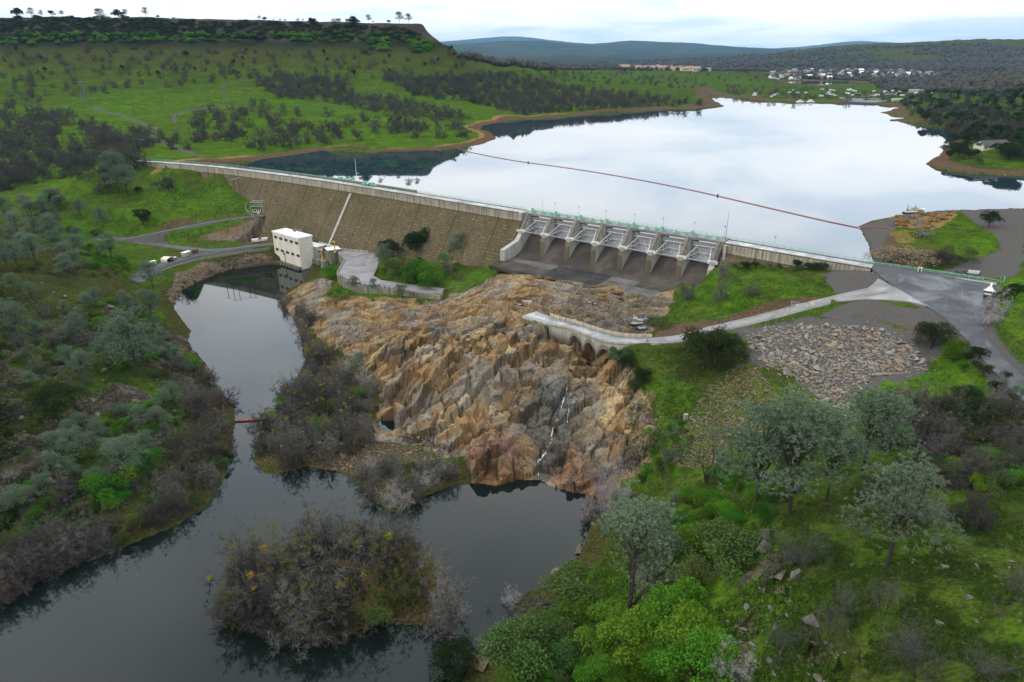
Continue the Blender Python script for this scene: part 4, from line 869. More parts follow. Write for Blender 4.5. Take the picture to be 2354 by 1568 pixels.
for k in range(7):
    t0, t1 = k * BAY + PW / 2 + .06, (k + 1) * BAY - PW / 2 - .06; tm = (t0 + t1) / 2
    zs = np.linspace(-9.15, .75, 10)
    mb = MB(); prof = [(arc(z), z) for z in zs] + [(arc(z) - .12, z) for z in zs[::-1]]
    mb.prism(prof, lambda q, e: sp(t0 if e == 0 else t1, q[0], q[1])); g = sp_obj('radial_gate', mb, M['gate_skin'])
    rb = None
    for j in range(17):
        tt = t0 + .25 + j * (t1 - t0 - .5) / 16
        r1 = MB(); pr = [(arc(z) + .02, z) for z in zs] + [(arc(z) + .34, z) for z in zs[::-1]]
        r1.prism(pr, lambda q, e: sp(tt - .07 + .14 * e, q[0], q[1])); o = sp_obj('rib', r1, M['white_steel']); o.parent = g
    for z in (-1.2, -4.9, -8.7):
        r1 = MB().box(sp(tm, arc(z) + .75, z), (t1 - t0 - .3, .5, .42), D_SP); o = sp_obj('beam', r1, M['white_steel']); o.parent = g
        if z == -8.7:
            w_ = MB()
            for j in range(16): w_.box(sp(t0 + .6 + j * (t1 - t0 - 1.2) / 15, arc(z) + 1.05, z - .05), (.25, .5, .75), D_SP)
            o = sp_obj('web', w_, M['white_steel']); o.parent = g
        for e, ta in ((0, t0), (1, t1)):
            a = MB(); s_ = 1 if e == 0 else -1
            a.tube(sp(ta + s_ * .35, TR_N - .3, TR_Z), sp(ta + s_ * 2.9, arc(z) + 1.0, z), .17, n=5); o = sp_obj('arm', a, M['white_steel']); o.parent = g
    br = MB()
    for ta, s_ in ((t0, 1), (t1, -1)):
        br.tube(sp(ta + s_ * 1.5, 5.0, -3.6), sp(ta + s_ * 1.5, 5.0, -7.2), .08, n=4); br.tube(sp(ta + s_ * 2.2, 2.4, -2.4), sp(ta + s_ * 1.9, 3.2, -7.7), .08, n=4)
        br.tube(sp(ta + s_ * 2.9, 1.3, -1.4), sp(tm, arc(-4.9) + .9, -4.9), .08, n=4); br.tube(sp(ta + s_ * 2.9, 1.2, -8.5), sp(tm, arc(-4.9) + .9, -4.9), .08, n=4)
    br.tube(sp(t0 + .4, TR_N - .2, TR_Z - .1), sp(t1 - .4, arc(-8.7) + 1.2, -8.5), .13, n=5)
    o = sp_obj('brace', br, M['white_steel']); o.parent = g
# bridge deck over the gates
for k in range(7):
    mb = MB(); t0, t1 = k * BAY + .06 + (-1.6 if k == 0 else 0), (k + 1) * BAY - .06 + (1.6 if k == 6 else 0)
    mb.box(sp((t0 + t1) / 2, -3.2, 2.35), (t1 - t0, 8.6, .7), D_SP); mb.box(sp((t0 + t1) / 2, .9, 2.0), (t1 - t0, .5, 1.0), D_SP); mb.box(sp((t0 + t1) / 2, -2.2, 1.75), (t1 - t0, .5, .9), D_SP)
    sp_obj('deck_span', mb, M['plaza'], bevel=.03)
    mb = MB().box(sp(k * BAY + 2.6, -2.5, .6), (2.4, .5, 2.2), D_SP); sp_obj('side_plate', mb, M['dark_steel'])
r_ = thing('railing', 'thin green railing on the deck above the seven spillway gates', 'railing', sp(0, -7, 2.7))
railing(lambda t: sp(t, 1.0, 2.7), [-1.5, 108], 1.1, M['green_paint'], r_, 2.6, (.5, 1.0), .04)
railing(lambda t: sp(t, -7.3, 2.7), [-1.5, 108], 1.1, M['green_paint'], r_, 2.6, (.5, 1.0), .04)
def make_hoist(loc, lab):
    h = thing('gate_hoist', lab, 'gate hoist', loc, math.atan2(D_SP[1], D_SP[0]), 'green gate hoists along the spillway deck')
    def add(nm, mb, mat): link(nm, mb.mesh(nm, mat, .03), h)
    add('control_cabinet', MB().box((-.6, 0, 1.15), (1.0, .9, 2.3)), M['green_paint'])
    d = MB(); d.prism([(-1.2, 0), (1.2, 0), (1.2, .5), (.2, 1.7), (-.4, 1.5)], lambda q, e: (6.6 + q[0], -.5 + e, q[1])); add('gear_case', d, M['green_paint'])
    for x in (1.0, 11.8): add('drum', MB().tube((x, -.5, .85), (x, .5, .85), .85, n=12), M['green_paint'])
    add('drive_shaft', MB().tube((1.0, 0, .95), (11.8, 0, .95), .12, n=6), M['green_paint'])
    add('motor', MB().tube((5.0, .3, .5), (6.2, .3, .5), .42, n=8), M['white'])
    f = MB()
    for x in (.2, .9):
        for y in (-.5, .5): f.tube((x, y, 0), (x, y, 1.6), .05, n=4)
    f.tube((.2, -.5, 1.6), (.9, .5, 1.6), .05, n=4); add('cage', f, M['galv'])
    return h
ORD = ['first', 'second', 'third', 'fourth', 'fifth', 'sixth', 'seventh']
hoist0 = None
for k in range(7):
    lab = 'pale green gate hoist over the %s spillway gate counted from the left' % ORD[k]
    loc = sp(k * BAY + 1.2, -1.6, 2.72)
    if hoist0 is None: hoist0 = make_hoist(loc, lab)
    else:
        c = hoist0.copy(); COL.objects.link(c); c.location = loc; c['label'] = lab
        for ch in hoist0.children:
            d = ch.copy(); COL.objects.link(d); d.parent = c
lampm = None
for k, t in enumerate((4, 12, 27, 43, 59.5, 75, 91, 106, 131)):
    l = thing('lamp_post', 'thin lamp post on the dam deck, %s from the left along the gates' % (ORD + ['eighth', 'ninth'])[k], 'lamp post', sp(t, -6.6 if t < 110 else .2, 2.7), 0, 'thin lamp posts on the spillway deck')
    if lampm is None: lampm = (MB().tube((0, 0, 0), (0, 0, 5.2), .07, n=5).mesh('pole', M['galv']), MB().box((0, 0, 5.3), (.5, .5, .3)).mesh('lamp_head', M['dark_steel']))
    link('pole', lampm[0], l); link('lamp_head', lampm[1], l)
m_ = thing('radio_mast', 'tall thin mast at the right end of the spillway deck', 'mast', sp(108, -3, 2.7))
link('pole', MB().tube((0, 0, 0), (0, 0, 13), .13, .05, n=5).mesh('pole', M['dark_steel']), m_); link('antenna', MB().tube((0, 0, 6.5), (-1.8, 0, 6.6), .07, n=4).mesh('antenna', M['galv']), m_)
# culvert slot and return wall right of the spillway
mb = MB().box(sp(111.5, 2, -4), (1.0, 11, 13), D_SP); o = link('slot_wall', mb.mesh('slot_wall', M['pier'], .04), dam); o.data.transform(Matrix.Translation(-dam.location))
mb = MB(); mb.prism([(-2, 2.5), (4.6, 2.5), (4.6, -2), (9, -9), (9, -14), (-2, -14)], lambda q, e: sp(119 + 1.3 * e, q[0] + 2, q[1])); dam_obj('buttress', mb, M['pier_cap'], bevel=.04)
# machinery on the crest above the powerhouse
def green_box(u, v, lab, big):
    p = at(u, v, 3.1); h = thing('valve_hoist', lab, 'hoist', p, -.6, 'pale green machines on the left dam crest')
    link('housing', MB().box((0, 0, 1.2), (3.4 * big, 1.8, 2.3)).mesh('housing', M['green_paint'], .15), h)
    link('motor', MB().tube((2.2 * big, 0, .8), (4.2 * big, 0, .8), .75, n=10).mesh('motor', M['green_paint']), h)
    link('plinth', MB().box((1.2, 0, .05), (6.5, 2.4, .3)).mesh('plinth', M['pier_cap']), h)
green_box(783, 414, 'pale green machine housing on the dam crest, left of the four', 1.0)
green_box(805, 418, 'pale green machine housing on the dam crest, just left of the tall mast', 1.0)
green_box(837, 425, 'pale green machine housing on the dam crest, just right of the tall mast', 1.0)
green_box(856, 427.5, 'pale green machine housing on the dam crest, right of the four', .9)
p = at(820, 416, 3.1)
m_ = thing('mast', 'tall pale mast standing on the left dam crest among green machines', 'mast', p)
link('pole', MB().tube((0, 0, 0), (0, 0, 15), .22, .08, n=6).mesh('pole', M['white']), m_); link('cross_arm', MB().tube((-.2, 0, 5), (2, 0, 5.2), .1, n=4).mesh('cross_arm', M['white']), m_)
link('cabinet', MB().box((-2.2, 0, 1.4), (1, 1, 2.6)).mesh('cabinet', M['green_paint'], .05), m_)
# pipe running down the dam face, and the doorway at its foot
pm = MB()
for a, b in (((812, 438), (756, 563)),): pm.box((0, 0, 0), (1, 1, 1)) if False else None
ch = thing('face_drain', 'pale drain channel running straight down the dam face', 'drain', wp(-143, .6, -2))
d0 = wp(-143, .7, -2.2); d1 = wp(-143, .7 + .75 * 33, -35.2)
link('channel', MB().prism([(-.9, 0), (.9, 0), (.9, .3), (-.9, .3)], lambda q, e: Vector((d0 if e == 0 else d1) - d0) + Vector((D_SP[0] * q[0], D_SP[1] * q[0], q[1]))).mesh('channel', M['pier']), ch)
# ------------------------------------------------------------------ roads and paved sheets
def ribbon(name, line, w, mat, lift=.02, thick=.5):
    L = np.asarray(line); d = np.gradient(L[:, :2], axis=0); d /= np.linalg.norm(d, axis=1)[:, None]; nrm = np.stack([-d[:, 1], d[:, 0]], 1)
    w = np.broadcast_to(np.asarray(w, float), (len(L),))[:, None]
    a = L[:, :2] + nrm * w / 2; b = L[:, :2] - nrm * w / 2; z = L[:, 2:3] + lift
    V = np.concatenate([np.c_[a, z], np.c_[b, z], np.c_[a, z - thick], np.c_[b, z - thick]]); n = len(L); i = np.arange(n - 1)
    F = np.concatenate([np.stack([i + n, i + n + 1, i + 1, i], 1), np.stack([i, i + 1, i + 1 + 2 * n, i + 2 * n], 1), np.stack([i + 3 * n, i + 1 + 3 * n, i + 1 + n, i + n], 1)])
    return link(name, mesh_np(name, V, F, mat))
tag(ribbon('road', RL['yard'][0], 6.5, M['road']), kind='structure')
tag(ribbon('road', RL['parking'][0], np.interp(np.linspace(0, 1, len(RL['parking'][0])), [0, .3, .6, 1], [5, 8, 11, 11]), M['asphalt'], .03), kind='structure')
tag(ribbon('road', RL['switch'][0], 4.2, M['road'], .04), kind='structure')
tag(ribbon('service_road', RL['service'][0], np.interp(np.linspace(0, 1, len(RL['service'][0])), [0, .8, 1], [6.2, 6.4, 8]), M['slab'], .03), kind='structure')
tag(sheet('road', PAD, pad_z, M['asphalt'], .5), kind='structure')
tag(sheet('concrete_apron', FAN, None, M['slab'], .6), kind='structure')
tag(sheet('plaza', PLAZA, -31, M['plaza'], .6), kind='structure')
# pale concrete gutter beside the green fence on the right
gut = [at(1990, 608, 2.65), at(2080, 620, 2.5), at(2180, 636, 2.4), at(2290, 652, 2.3)]
tag(ribbon('gutter', dense([q for q in gut], 5), 2.0, M['deck'], .06, .4), kind='structure')
# ------------------------------------------------------------------ walls
def wall_run(name, label, pts, h, th, mat, drop=0.0, cap=None, ribs=0.0, cat='retaining wall', step=5.0):
    """a wall along 3D points (their z is the top), cast in bays"""
    L = dense(pts, step); root = thing(name, label, cat, L[0]); O = np.asarray(L[0])
    for a, b in zip(L[:-1], L[1:]):
        mb = MB(); d = b - a; n = np.array([-d[1], d[0], 0]); n /= np.linalg.norm(n); g = d / np.linalg.norm(d) * .03; hh = h if not callable(h) else h((a + b) / 2)
        V = []
        for p in (a + g - O, b - g - O): V += [p - n * th / 2, p + n * th / 2, p + n * th / 2 - [0, 0, hh], p - n * th / 2 - [0, 0, hh]]
        mb.add(V, [(0, 1, 2, 3), (7, 6, 5, 4), (0, 4, 5, 1), (1, 5, 6, 2), (2, 6, 7, 3), (3, 7, 4, 0)])
        if ribs:
            c = (a + b) / 2 - O; mb.box(c - [0, 0, hh / 2 + .1] + n * 0, (.35, th + .3, hh), d)
        link('wall_panel', mb.mesh('wall_panel', mat, .02), root)
    return root, L
w_, L_ = wall_run('retaining_wall', 'stained pale concrete wall holding up the river side of the plaza below the dam', [at(u, v, -30.4) for u, v in [(778, 583), (792, 596), (786, 606), (776, 622), (778, 634), (801, 646), (828, 655), (863, 659), (906, 665), (963, 672), (1015, 680)]], 7.5, .7, M['wall'], ribs=1)
pm = MB().box((0, 0, .55), (.38, .38, 1.2)).mesh('guard_post', M['dark_steel'])
for q in dense([at(u, v, -30.4) for u, v in [(776, 622), (778, 634), (801, 646), (828, 655), (863, 659), (906, 665)]], 2.6):
    if q[1] < 362: tag(link('bollard', pm, None, q), 'short black guard post on top of the plaza wall above the river', 'bollard', 'black posts along the plaza wall')
wall_run('retaining_wall', 'dark low concrete wall at the lower right end of the plaza', [at(1015, 679, -29.5), at(1021, 663, -29.5), at(1045, 660, -29), at(1068, 657, -28.2)], 3.5, .6, M['pier_cap'])
wall_run('parapet', 'pale low parapet wall along the dam side of the plaza', [at(774, 570, -29.9), at(800, 572.5, -29.9), at(846, 577, -29.9)], 1.2, .5, M['dam_cap'])
wall_run('kerb_wall', 'long low concrete kerb wall between the yard road and the riprap bank', [at(370, 622, -37.9), at(385, 615.5, -37.8), at(420, 604, -37.6), at(470, 592, -37.4), at(530, 581.5, -37.4), at(590, 573.5, -37.4), at(622, 569, -37.4)], 1.6, .5, M['wall'])
wall_run('retaining_wall', 'low dark concrete quay wall at the water left of the powerhouse', [at(540, 614, -44.3), at(585, 606, -44.2), at(625, 601, -44), at(648, 601.5, -44)], 4, .8, M['pier_cap'])
wall_run('training_wall', 'dark rock groyne running from the spillway apron toward the bridge', [at(1338, 655, -18.2), at(1310, 685, -18.4), at(1282, 712, -18.6)], 2.5, 1.6, M['pier_cap'], step=3.0)
# ------------------------------------------------------------------ the bridge with three arches
bridge = thing('bridge', 'pale concrete bridge with three arches over the rocky creek', 'bridge', (BR_LO.mean(0)))
BO = Vector(bridge.location)
def build_bridge():
    n = 130
    def res(L):
        s = np.r_[0, np.cumsum(np.linalg.norm(np.diff(L[:, :2], axis=0), axis=1))]; t = np.linspace(0, s[-1], n); return np.stack([np.interp(t, s, L[:, k]) for k in range(3)], 1), s[-1]
    lo, Ln = res(dense(BR_LO, 1.5)); up, _ = res(dense(BR_UP, 1.5))
    u_lo = np.array([1176.5 + FOC * p[0] / (p[1] * CP - (p[2] - CAM_H) * SP) for p in lo])
    zb = np.full(n, -24.0); zb[u_lo < 1262] = -18
    arches = [(1309, 1338), (1342, 1370), (1373, 1408)]; crown = (-18.7, -19.1, -19.5)
    for (a, b), zc in zip(arches, crown):
        m = (u_lo > a) & (u_lo < b); x = (u_lo[m] - (a + b) / 2) / ((b - a) / 2); zb[m] = zc - 4.6 + 4.6 * np.sqrt(np.clip(1 - x * x, 0, 1))
    top = -16.5 + 0 * zb
    V = np.concatenate([np.c_[lo[:, :2], top], np.c_[up[:, :2], top], np.c_[lo[:, :2], zb], np.c_[up[:, :2], zb]]) - np.array(BO); i = np.arange(n - 1)
    F = np.concatenate([np.stack([i, i + 1, i + 1 + n, i + n], 1), np.stack([i, i + 2 * n, i + 1 + 2 * n, i + 1], 1), np.stack([i + n, i + 1 + n, i + 1 + 3 * n, i + 3 * n], 1), np.stack([i + 2 * n, i + 3 * n, i + 1 + 3 * n, i + 1 + 2 * n], 1)])
    me = mesh_np('arch_body', V, F, M['bridge']); bm = bmesh.new(); bm.from_mesh(me); bmesh.ops.recalc_face_normals(bm, faces=bm.faces); bm.to_mesh(me); bm.free(); link('arch_body', me, bridge)
    mid = (lo + up) / 2; o = ribbon('road_slab', np.c_[mid[:, :2], top], np.linalg.norm((up - lo)[:, :2], axis=1) - .7, M['deck'], .05, .1); o.parent = bridge; o.data.transform(Matrix.Translation(-BO))
    for nm, L, h, a in (('parapet', up, 1.35, .16), ('parapet', lo, .55, .24)):
        P = L[int(a * n):]; o = ribbon(nm, np.c_[P[:, :2] * .985 + mid[int(a * n):, :2] * .015, P[:, 2]], .5, M['dam_cap'] if h > 1 else M['bridge'], h, h + .3); o.parent = bridge; o.data.transform(Matrix.Translation(-BO))
    rings = MB()
    for (a, b), zc in zip(arches, crown):
        idx = np.where((u_lo > a - 3) & (u_lo < b + 3))[0]; r = MB()
        pts = [(lo[k] + (lo[k] - up[k]) / 7 * .12, zb[k]) for k in idx[2:-2]]
        for (p, z0), (q, z1) in zip(pts[:-1], pts[1:]): r.tube((p[0], p[1], max(z0, -23.2) + .2), (q[0], q[1], max(z1, -23.2) + .2), .26, n=5)
        o = r.obj('arch_ring', M['wall'], bridge); o.data.transform(Matrix.Translation(-BO))
build_bridge()
gr_ = thing('guard_rail', 'grey steel guard rail along the road bend above the grassy mound', 'guard rail', at(1478, 790, -15.8))
railing(lambda q: np.asarray(q), list(dense([at(1478, 791, -16), at(1510, 792.5, -15.8), at(1545, 790, -15.2), at(1580, 784, -14.7), at(1612, 777, -14.1)], 2.5)), .8, M['galv'], gr_, 2.6, (.7, .95), .1)
# ------------------------------------------------------------------ powerhouse
ph = thing('powerhouse', 'tall white concrete powerhouse standing in the river below the dam', 'building', (PH_O[0], PH_O[1], -46), math.atan2(PH_D[1], PH_D[0]))
# local axes: x runs along the front from the near corner, y runs back (to the right hand side)
def ph_part(nm, mb, mat, bevel=0.0, parent=None): return link(nm, mb.mesh(nm, mat, bevel), parent or ph)
LX, LY, HZ = 30.5, -10.4, 21.6
for k in range(10):
    z0, z1 = k * 2.06 - 1.0, (k + 1) * 2.06 - 1.0
    ph_part('wall_panel', MB().box((LX / 2, LY / 2, (z0 + z1) / 2), (LX - .02 * k, -LY - .02 * k, z1 - z0 - .07)), M['house_concrete'], .04)
ph_part('wall_core', MB().box((LX / 2, LY / 2, 9.6), (LX - .5, -LY - .5, 21.0)), M['pier_cap'])
ph_part('roof', MB().box((LX / 2, LY / 2, 20.1), (LX + .3, -LY + .3, .9)), M['roof_white'], .05)
rp = MB()
for c, s_ in (((LX / 2, .05, 20.75), (LX + .5, .35, .5)), ((LX / 2, LY - .05, 20.75), (LX + .5, .35, .5)), ((-.05, LY / 2, 20.75), (.35, -LY - .3, .5)), ((LX + .05, LY / 2, 20.75), (.35, -LY - .3, .5))): rp.box(c, s_)
ph_part('roof_edge', rp, M['roof_white'], .03)
for zc in (17.3, 9.0):
    for k in range(5):
        xc = 2.4 + k * 6.1
        fr = MB()
        for dx, dz, sx, sz in ((0, .72, 3.3, .18), (0, -.72, 3.3, .18), (-1.6, 0, .18, 1.4), (1.6, 0, .18, 1.4), (-.55, 0, .1, 1.3), (.55, 0, .1, 1.3)): fr.box((xc + dx, .06, zc + dz), (sx, .16, sz))
        w = ph_part('window', fr, M['dark_steel'])
        link('pane', MB().box((xc, .03, zc), (3.1, .08, 1.3)).mesh('pane', M['glass']), w)
sd = MB().box((12.5, 1.3, 1.5), (25, 2.8, .5)); ph_part('tailrace_deck', sd, M['pier_cap'], .05)
for k in range(8): ph_part('deck_pier', MB().box((1.2 + k * 3.2, 1.7, -.2), (.9, 2.0, 3.2)), M['pier'], .05)
for x_, z_, h_ in ((18.2, 4.6, 5.6),): ph_part('drain_pipe', MB().tube((x_, .2, z_ - h_ / 2), (x_, .2, z_ + h_ / 2), .16), M['rust'])
ph_part('junction_box', MB().box((18.6, .3, 7.5), (1.3, .5, 1.2)), M['rust'], .03)
dish = thing('satellite_dish', 'blue grey satellite dish on the white powerhouse roof', 'satellite dish', at(677, 535, -24.6), -2.4)
dm = MB(); rr = 1.35; ring = []
for j in range(5):
    r = rr * j / 4; ring.append([(r * math.cos(a), .5 * (r / rr) ** 2, r * math.sin(a) + 1.9) for a in np.linspace(0, 2 * math.pi, 14, endpoint=False)])
V = [q for r in ring for q in r]; F = [(a * 14 + i, a * 14 + (i + 1) % 14, (a + 1) * 14 + (i + 1) % 14, (a + 1) * 14 + i) for a in range(4) for i in range(14)]
dm.add(V, F); link('reflector', dm.mesh('reflector', M['blue_grey']), dish)
link('mount', MB().tube((0, -.2, 0), (0, -.1, 1.9), .12).tube((0, -.1, 1.9), (0, 1.3, 1.9), .05).mesh('mount', M['galv']), dish)
for k, (u, v) in enumerate(((686, 538), (692, 537.5))):
    t_ = thing('antenna', 'thin antenna frame on the powerhouse roof, %s the dish' % ('closest to' if k == 0 else 'farther from'), 'antenna', at(u, v, -24.6))
    link('pole', MB().tube((0, 0, 0), (0, 0, 3.2), .07, n=5).mesh('pole', M['galv']), t_)
    cm = MB()
    for z in (1.2, 2.0, 2.8): cm.tube((-.9, 0, z), (.9, 0, z + .2), .05, n=4)
    link('cross_bar', cm.mesh('cross_bar', M['galv']), t_)
# annex, intake block, gantry and cranes
ax = thing('annex', 'low concrete annex with white roof behind the powerhouse', 'building', (PH_O[0], PH_O[1], -46), math.atan2(PH_D[1], PH_D[0]))
link('wall', MB().box((3.0, -16.2, 4.5), (12, 11.2, 17)).mesh('wall', M['pier'], .06), ax)
link('roof', MB().box((3.0, -16.2, 13.3), (12.4, 11.6, .5)).mesh('roof', M['roof_white'], .05), ax)
link('lower_wall', MB().box((-3.0, -11.5, 2.0), (8, 6.0, 7.5)).mesh('lower_wall', M['wall'], .06), ax)
cv = MB().tube((-7.3, -11.5, 1.2), (-6.0, -11.5, 1.2), 1.7, n=16); link('outlet_ring', cv.mesh('outlet_ring', M['pier']), ax)
cv = MB().tube((-7.45, -11.5, 1.2), (-6.9, -11.5, 1.2), 1.35, n=16); link('outlet', cv.mesh('outlet', M['dark_steel']), ax)
ib = thing('intake_block', 'dark stained concrete outlet block between powerhouse and plaza', 'outlet structure', at(757, 585, -31))
A = at(744, 577, -30); B_ = at(773, 573.5, -30); dv = (B_ - A); Lb = np.linalg.norm(dv)
IO = np.asarray(ib.location)
link('block', MB().box((A + B_) / 2 - IO + np.array([.8, 3.2, -5.2]), (Lb, 7, 10.4), dv).mesh('block', M['wall'], .08), ib)
link('top_slab', MB().box((A + B_) / 2 - IO + np.array([.8, 3.2, .25]), (Lb + .6, 7.6, .4), dv).mesh('top_slab', M['roof_white'], .05), ib)
for k in range(4): link('pilaster', MB().box(A + dv * (k + .5) / 4 - IO + np.array([-.9 + .8, -.3, -5.4]), (.7, .7, 10), dv).mesh('pilaster', M['wall'], .04), ib)
C_ = at(741, 601, -36.5)
link('tower', MB().box(C_ - IO + np.array([.5, 1.5, -6.0]), (3.6, 4.0, 12.5), dv).mesh('tower', M['wall'], .08), ib)
link('footing', MB().box(at(737, 632, -44.5) - IO, (5.5, 3.5, 3.0), dv).mesh('footing', M['pier'], .08), ib)
gt = thing('gantry', 'long white steel gantry beam from the annex roof to the plaza', 'gantry', at(737, 560, -31))
a, b = at(733, 559, -31) - np.asarray(gt.location), at(777, 571, -30) - np.asarray(gt.location)
link('beam', MB().tube(a, b, .35, n=4).mesh('beam', M['white_steel']), gt); link('beam', MB().tube(a + [0, 0, .9], b + [0, 0, .9], .2, n=4).mesh('beam', M['white_steel']), gt)
def crane(p, rz, lab, h):
    c = thing('davit_crane', lab, 'crane', p, rz)
    link('mast', MB().tube((0, 0, 0), (0, 0, h), .42, .36, n=8).box((0, 0, .2), (1.4, 1.4, .4)).mesh('mast', M['yellow']), c)
    link('head', MB().box((0, .1, h + .3), (1.0, 1.3, 1.1)).mesh('head', M['yellow'], .05), c)
    link('boom', MB().tube((0, 0, h + .4), (-3.6, 0, h + 1.3), .3, .2, n=6).mesh('boom', M['yellow']), c)
    link('winch', MB().tube((-1.3, -.5, h - .7), (-1.3, .5, h - .7), .5, n=10).mesh('winch', M['dark_steel']), c)
crane(at(740, 595, -36.2) + np.array([0, .6, 0]), 0, 'yellow davit crane standing on the lower tower beside the powerhouse', 5.2)
crane(at(770, 580, -31), 1.2, 'yellow davit crane standing at the plaza corner', 6.2)
# switchyard above the powerhouse road
sy = thing('switchyard', 'small fenced switchyard with steel frames and white insulators', 'switchyard', at(592, 494, -23.2)); SO = np.asarray(sy.location)
link('pad', MB().box((0, 3, -.1), (17, 12, .5), (.9, -.4)).mesh('pad', M['road']), sy)
fm = MB()
for x in (-4.5, 4.5):
    for y in (0, 5): fm.tube((x, y, 0), (x * .92, y, 9), .16, n=4)
for y in (0, 5):
    for z in (6, 9): fm.tube((-4.5, y, z), (4.5, y, z), .16, n=4)
for x in (-4.3, 4.3): fm.tube((x, 0, 9), (x, 5, 9), .14, n=4)
link('steel_frame', fm.mesh('steel_frame', M['galv']), sy)
im_ = MB().tube((0, 0, 0), (0, 0, 1.7), .22, .15, n=6).mesh('insulator', M['white'])
for k in range(9): link('insulator', im_, sy, (-3.6 + k * .9, 1.2 + (k % 3) * 1.4, 1.9))
for k in range(3): link('transformer', MB().box((-2.8 + k * 2.8, 2.2, 1.0), (1.9, 1.5, 1.8)).mesh('transformer', M['white_steel'], .06), sy)
fn = thing('chain_link_fence', 'chain link fence round the small switchyard', 'fence', at(563, 480, -18)); fo = np.asarray(fn.location)
railing(lambda q: np.asarray(q), [at(584, 500, -23.5), at(566, 488, -21), at(563, 475, -18), at(590, 463, -19), at(612, 470, -22)], 2.4, M['galv'], fn, 2.4, (.1, .5, 1.0), .05)
# ------------------------------------------------------------------ yard on the left bank
def at_g(u, v): return ground([(u, v)])[0]
def put(z, u, v): return at(u, v, z)
yd = math.atan2(-.52, .86)
def yard_dir(u0, v0, u1, v1, z=-38):
    a, b = at(u0, v0, z), at(u1, v1, z); return math.atan2(b[1] - a[1], b[0] - a[0])
az = yard_dir(400, 604, 470, 581)
sh = thing('shed', 'small beige equipment shed with an orange door beside the yard road', 'shed', at(426, 590, -38.1) + np.array([0, 1.5, 0]), az)
link('wall', MB().box((0, 0, 1.3), (5.4, 2.8, 2.6)).mesh('wall', M['beige'], .03), sh); link('roof', MB().box((0, 0, 2.72), (5.8, 3.2, .2)).mesh('roof', M['roof_white'], .03), sh)
link('door', MB().box((1.3, -1.43, 1.05), (1.0, .08, 2.05)).mesh('door', M['orange']), sh)
cp = thing('carport', 'pale fabric covered carport open towards the yard road', 'carport', at(382, 603.5, -38.3) + np.array([0, 2.2, 0]), az)
V = []; F = []
prof = [(-2.9, 0), (-2.9, 1.9), (-2.2, 2.6), (0, 3.1), (2.2, 2.6), (2.9, 1.9), (2.9, 0)]
cm = MB()
for (x0, z0), (x1, z1) in zip(prof[:-1], prof[1:]):
    cm.add([(x0, -2.6, z0), (x1, -2.6, z1), (x1, 2.6, z1), (x0, 2.6, z0), (x0 * .97, -2.6, z0 - .08), (x1 * .97, -2.6, z1 - .08), (x1 * .97, 2.6, z1 - .08), (x0 * .97, 2.6, z0 - .08)], [(0, 1, 2, 3), (7, 6, 5, 4), (0, 4, 5, 1), (3, 2, 6, 7)])
link('cover', cm.mesh('cover', M['tarp']), cp); link('back_wall', MB().box((0, 2.5, 1.3), (5.6, .1, 2.6)).mesh('back_wall', M['tarp']), cp)
fm = MB()
for x in (-2.75, 2.75):
    for y in (-2.4, 0, 2.4): fm.tube((x, y, 0), (x, y, 1.9), .06, n=4)
link('frame', fm.mesh('frame', M['galv']), cp)
link('stored_crate', MB().box((.6, .6, .5), (1.4, 1.2, 1.0)).mesh('stored_crate', M['rust'], .03), cp)
tr = thing('box_trailer', 'long white roofed box trailer parked by the carport', 'trailer', at(345, 612, -38.5) + np.array([0, 1.5, 0]), az)
link('body', MB().box((0, 0, 1.35), (6.6, 2.3, 2.0)).mesh('body', M['beige'], .04), tr); link('roof', MB().box((0, 0, 2.42), (6.8, 2.5, .16)).mesh('roof', M['roof_white'], .03), tr)
for x in (-1, 1):
    for y in (-1.05, 1.05): link('wheel', MB().tube((x * .5, y - .12, .35), (x * .5, y + .12, .35), .35, n=10).mesh('wheel', M['tyre']), tr)
link('hitch', MB().tube((-3.3, 0, .5), (-4.9, 0, .5), .1, n=5).tube((-4.9, 0, .5), (-4.9, 0, 0), .07, n=5).mesh('hitch', M['dark_steel']), tr)
dp = thing('dumpster', 'dark waste bin with a pale lid between carport and shed', 'bin', at(401, 597, -38.1) + np.array([0, .8, 0]), az)
link('body', MB().box((0, 0, .7), (1.5, 1.2, 1.4)).mesh('body', M['blue_grey'], .03), dp); link('lid', MB().box((0, 0, 1.48), (1.6, 1.4, .14)).mesh('lid', M['white']), dp)
rb = thing('storage_bin', 'upright red storage box beside the yard road', 'box', at(451, 581, -37.9) + np.array([0, 1.0, 0]), az)
link('body', MB().box((0, 0, 1.15), (1.5, 1.1, 2.3)).mesh('body', M['red'], .03), rb); link('lid', MB().box((0, 0, 2.35), (1.6, 1.2, .12)).mesh('lid', M['red']), rb)
db = thing('storage_bin', 'upright black storage box next to the red one', 'box', at(444, 582.5, -37.9) + np.array([0, 1.0, 0]), az)
link('body', MB().box((0, 0, 1.0), (1.2, 1.0, 2.0)).mesh('body', M['dark_steel'], .03), db); link('lid', MB().box((0, 0, 2.06), (1.3, 1.1, .12)).mesh('lid', M['dark_steel']), db)
def car_body(prof, wdt): 
    mb = MB(); mb.prism(prof, lambda q, e: (q[0], (-.5 + e) * wdt, q[1])); return mb
